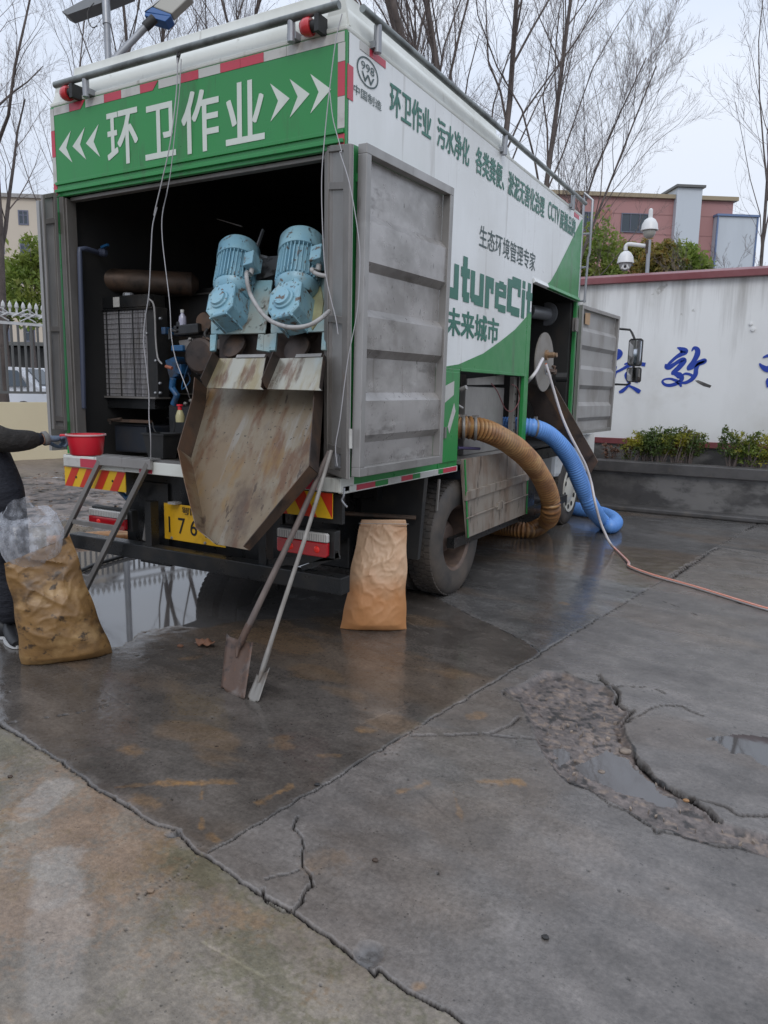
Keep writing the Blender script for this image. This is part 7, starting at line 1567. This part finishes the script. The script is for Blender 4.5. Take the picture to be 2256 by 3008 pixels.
m_leaf2 = M('leaf_autumn', (.26,.25,.06), .5, extra=leafx, layers=[((.36,.20,.06), 1.8, .42, .62, .8), ((.05,.08,.025), 3.0, .5, .7, .7)])
greentree('round green tree crown left of the lower security camera', 'r1',290,770,24.0,.95,1.7,3000,31)
greentree('reddish green tree crown behind the security cameras', 'r1',560,800,26.0,.75,1.05,1500,32,m_leaf2)
greentree('small orange green crown right of the camera pole', 'r1',790,790,24.0,.85,.75,1500,33,m_leaf2)
greentree('olive green crown in front of the white clad shaft', 'r1',960,770,24.0,1.0,.85,2200,34)
greentree('green young tree behind the fence next to the left door leaf', 'r6',230,950,20.0,.9,1.2,1700,35)
greentree('green bush behind the fence at the left frame edge', 'r6',20,1000,21.0,.9,.9,1200,36)

# ------------------------------------------------------------------ solar street lamp
DL = 13.5; lq = lambda x, y: depthpt('s3', x, y, DL)
base = lq(745,430); t = empty('street_lamp', (0,0,0), 'solar street lamp with a blue-ended head beyond the truck roof', 'street lamp')
b = MB(); b.tube([(base[0],base[1],0), lq(745,170)], .060, 16); b.build('pole', m_galv, t, smooth=50)
b = MB(); b.tube([lq(744,172), lq(738,20), lq(735,-40)], .073, 16); b.build('pole_sleeve', m_galv, t, smooth=50)
b = MB(); b.tube([(base[0],base[1],base[2]-.4), lq(800,410), lq(1035,165)], .062, 16); b.build('arm', m_galv, t, smooth=50)
b = MB(); b.tube([lq(1010,190), lq(1075,128)], .085, 12); b.build('arm_socket', m_black, t, smooth=40)
b = MB(); b.prism([lq(1010,85),lq(1190,112),lq(1150,150),lq(1005,108)], FX*.25); b.prism([lq(1010,82),lq(1060,48),lq(1190,98),lq(1190,113)], FX*.25); b.build('lamp_end', m_lampb, t, bevel=.01)
b = MB(); b.prism([lq(1063,46),lq(1195,97),lq(1330,-30),lq(1330,-110),lq(1130,-20)], FX*.2); b.build('lamp_head', m_lampw, t, bevel=.02)
b = MB(); b.prism([lq(1005,78),lq(1085,0),lq(1180,-90),lq(1200,-70),lq(1055,46)], FX*.2); b.build('lamp_rim', m_galv, t)
b = MB(); b.prism([lq(430,80),lq(550,15),lq(760,-90),lq(900,-60),lq(700,20),lq(470,102)], FX*.35+np.array([0,0,.06])); b.build('solar_panel', m_solar, t)
b = MB(); b.tube(smoothpath([lq(655,20), lq(615,70), lq(612,130), lq(640,190), lq(680,180)],5), .009, 6); b.build('lamp_cable', m_black, t)

# ------------------------------------------------------------------ litter
rs = np.random.RandomState(5); b = MB()
for i in range(1700):
    x = rs.uniform(-9.5, -2.4); y = rs.uniform(1.6, 9.0)
    if x+y*.2 > -2.0: continue
    s = rs.uniform(.02, .06); a = rs.uniform(0, 6.28); z = .03+rs.uniform(0, .03); u_ = np.array([math.cos(a), math.sin(a), rs.uniform(-.3,.3)]); v_ = np.array([-math.sin(a), math.cos(a), rs.uniform(-.4,.4)]); c = np.array([x,y,z]); i0 = len(b.v)
    b.add([c-u_*s, c+v_*s*.5, c+u_*s, c-v_*s*.45], [(0,1,2,3)])
tag(b.build('leaf_litter', m_litter), 'dead leaves and scraps strewn over the muddy verge', 'leaf litter', None, 'stuff')
b = MB()
for i in range(150):
    c0_ = POT[rs.randint(len(POT))]; q = rs.normal(0,1,2)*.16; x, y = c0_[0]*.55+1.75*.45+q[0], c0_[1]*.55-.75*.45+q[1]
    if not inside(np.array([x]), np.array([y]), POT)[0] or inside(np.array([x]), np.array([y]), PUD[0])[0]: continue
    s = rs.uniform(.003, .009); b.obox((x,y,-.017+s*.4), (nrm(rs.normal(0,1,3)),(0,1,.2),(0,.1,1)), (s, s*.8, s*.6))
tag(b.build('gravel', m_stone), 'loose gravel crumbs in the broken concrete patch', 'gravel', None, 'stuff')
def pebble(c, x, y, s, lb, mat=m_stone, nm='pebble', z=None):
    q = G(c, x, y); pts = []; g = []
    for i in range(7):
        th_ = math.pi*i/6; g.append([np.array([q[0],q[1],s*.3 if z is None else z])+np.array([math.sin(th_)*math.cos(a)*s, math.sin(th_)*math.sin(a)*s*.8, math.cos(th_)*s*.45])*(1+.25*mnoise.noise(Vector((i*.7,a,s*90)))) for a in np.linspace(0,2*math.pi,9)[:-1]])
    b = MB(); b.grid(g, wrap=True); tag(b.build(nm, mat, smooth=40), lb, nm.replace('_',' '))
pebble('r5',795,735,.013,'dark oval pebble on the grey slab in the foreground', m_black)
pebble('r5',135,435,.012,'small brown pebble near the middle of the grey slab', m_rusty)
pebble('r4',1405,463,.013,'dark flat stone above the diagonal joint', m_black)
pebble('r3',893,548,.030,'pale stone wedged at the head of the wide crack', m_stone, z=-.012)
pebble('r3',765,650,.018,'brown stone standing in the muddy puddle', m_stone, z=-.02)
pebble('r4',668,935,.014,'small curled brown scrap on the old slab', m_litter)
pebble('r4',45,427,.012,'dark twig scrap at the left of the old slab', m_rusty)
pebble('r3',1218,832,.014,'orange stone beside the lower end of the wide crack', M('orange_stone', (.3,.16,.07), .8))
pebble('g',1255,1778,.022,'little brown nut near the crumpled leaf', m_leafr)
# crumpled dead leaf
q = G('g',1430,1775); t = empty('dead_leaf', tuple(q), 'crumpled brown dead leaf on the wet slab beside the shovels', 'leaf')
g = []
for i in range(14):
    row = []
    for j in range(10):
        x = (i/13-.5)*.145; y = (j/9-.5)*.09*math.sin(math.pi*(i+1)/15); row.append((x, y, .018+.03*mnoise.noise(Vector((x*28,y*28,3)))+.02*math.cos(y*40)))
    g.append(row)
b = MB(); b.grid(g); b.build('leaf_blade', m_leafr, t, solid=.002)
b = MB(); b.tube([(-.09,0,.006),(0,0,.02),(.05,.01,.03)], .003, 5); b.build('leaf_stalk', m_barkl, t)
for c, x, y, L_, an in (('g',400,440,.9,.1),('g',170,445,.5,-.2),('g',590,600,.0,0)):
    if L_ == 0: continue
    q = G('g', x+0, y+30, .05); q = G(c, x, y, .06); tag(MB().bar(q-np.array([L_*.5,0,0]), q+np.array([L_*.5,an,0]), .05, .03).build('plastic_pipe', m_tapew), 'pale strip of pipe lying on the mud, %s' % ('longer one nearer the truck' if L_ > .6 else 'shorter one further left'), 'pipe')
# black hose on the ground behind the truck bumper
Q = [G('g',x,y,.02) for x,y in [(560,1250),(660,1205),(760,1175),(860,1145),(980,1120)]]
b = MB(); b.tube(smoothpath(Q,6), .018, 8); tag(b.build('black_hose', m_black, smooth=60), 'black hose lying across the puddle behind the ladder', 'hose')
Q = [G('g',x,y,.05) for x,y in [(330,1040),(430,1030),(560,1015),(700,1005),(860,1000),(1000,1000)]]
b = MB(); b.tube(smoothpath(Q,6), .05, 12); tag(b.build('orange_hose', m_hosebrown, smooth=60), 'orange brown hose lying behind the underrun bar', 'hose')
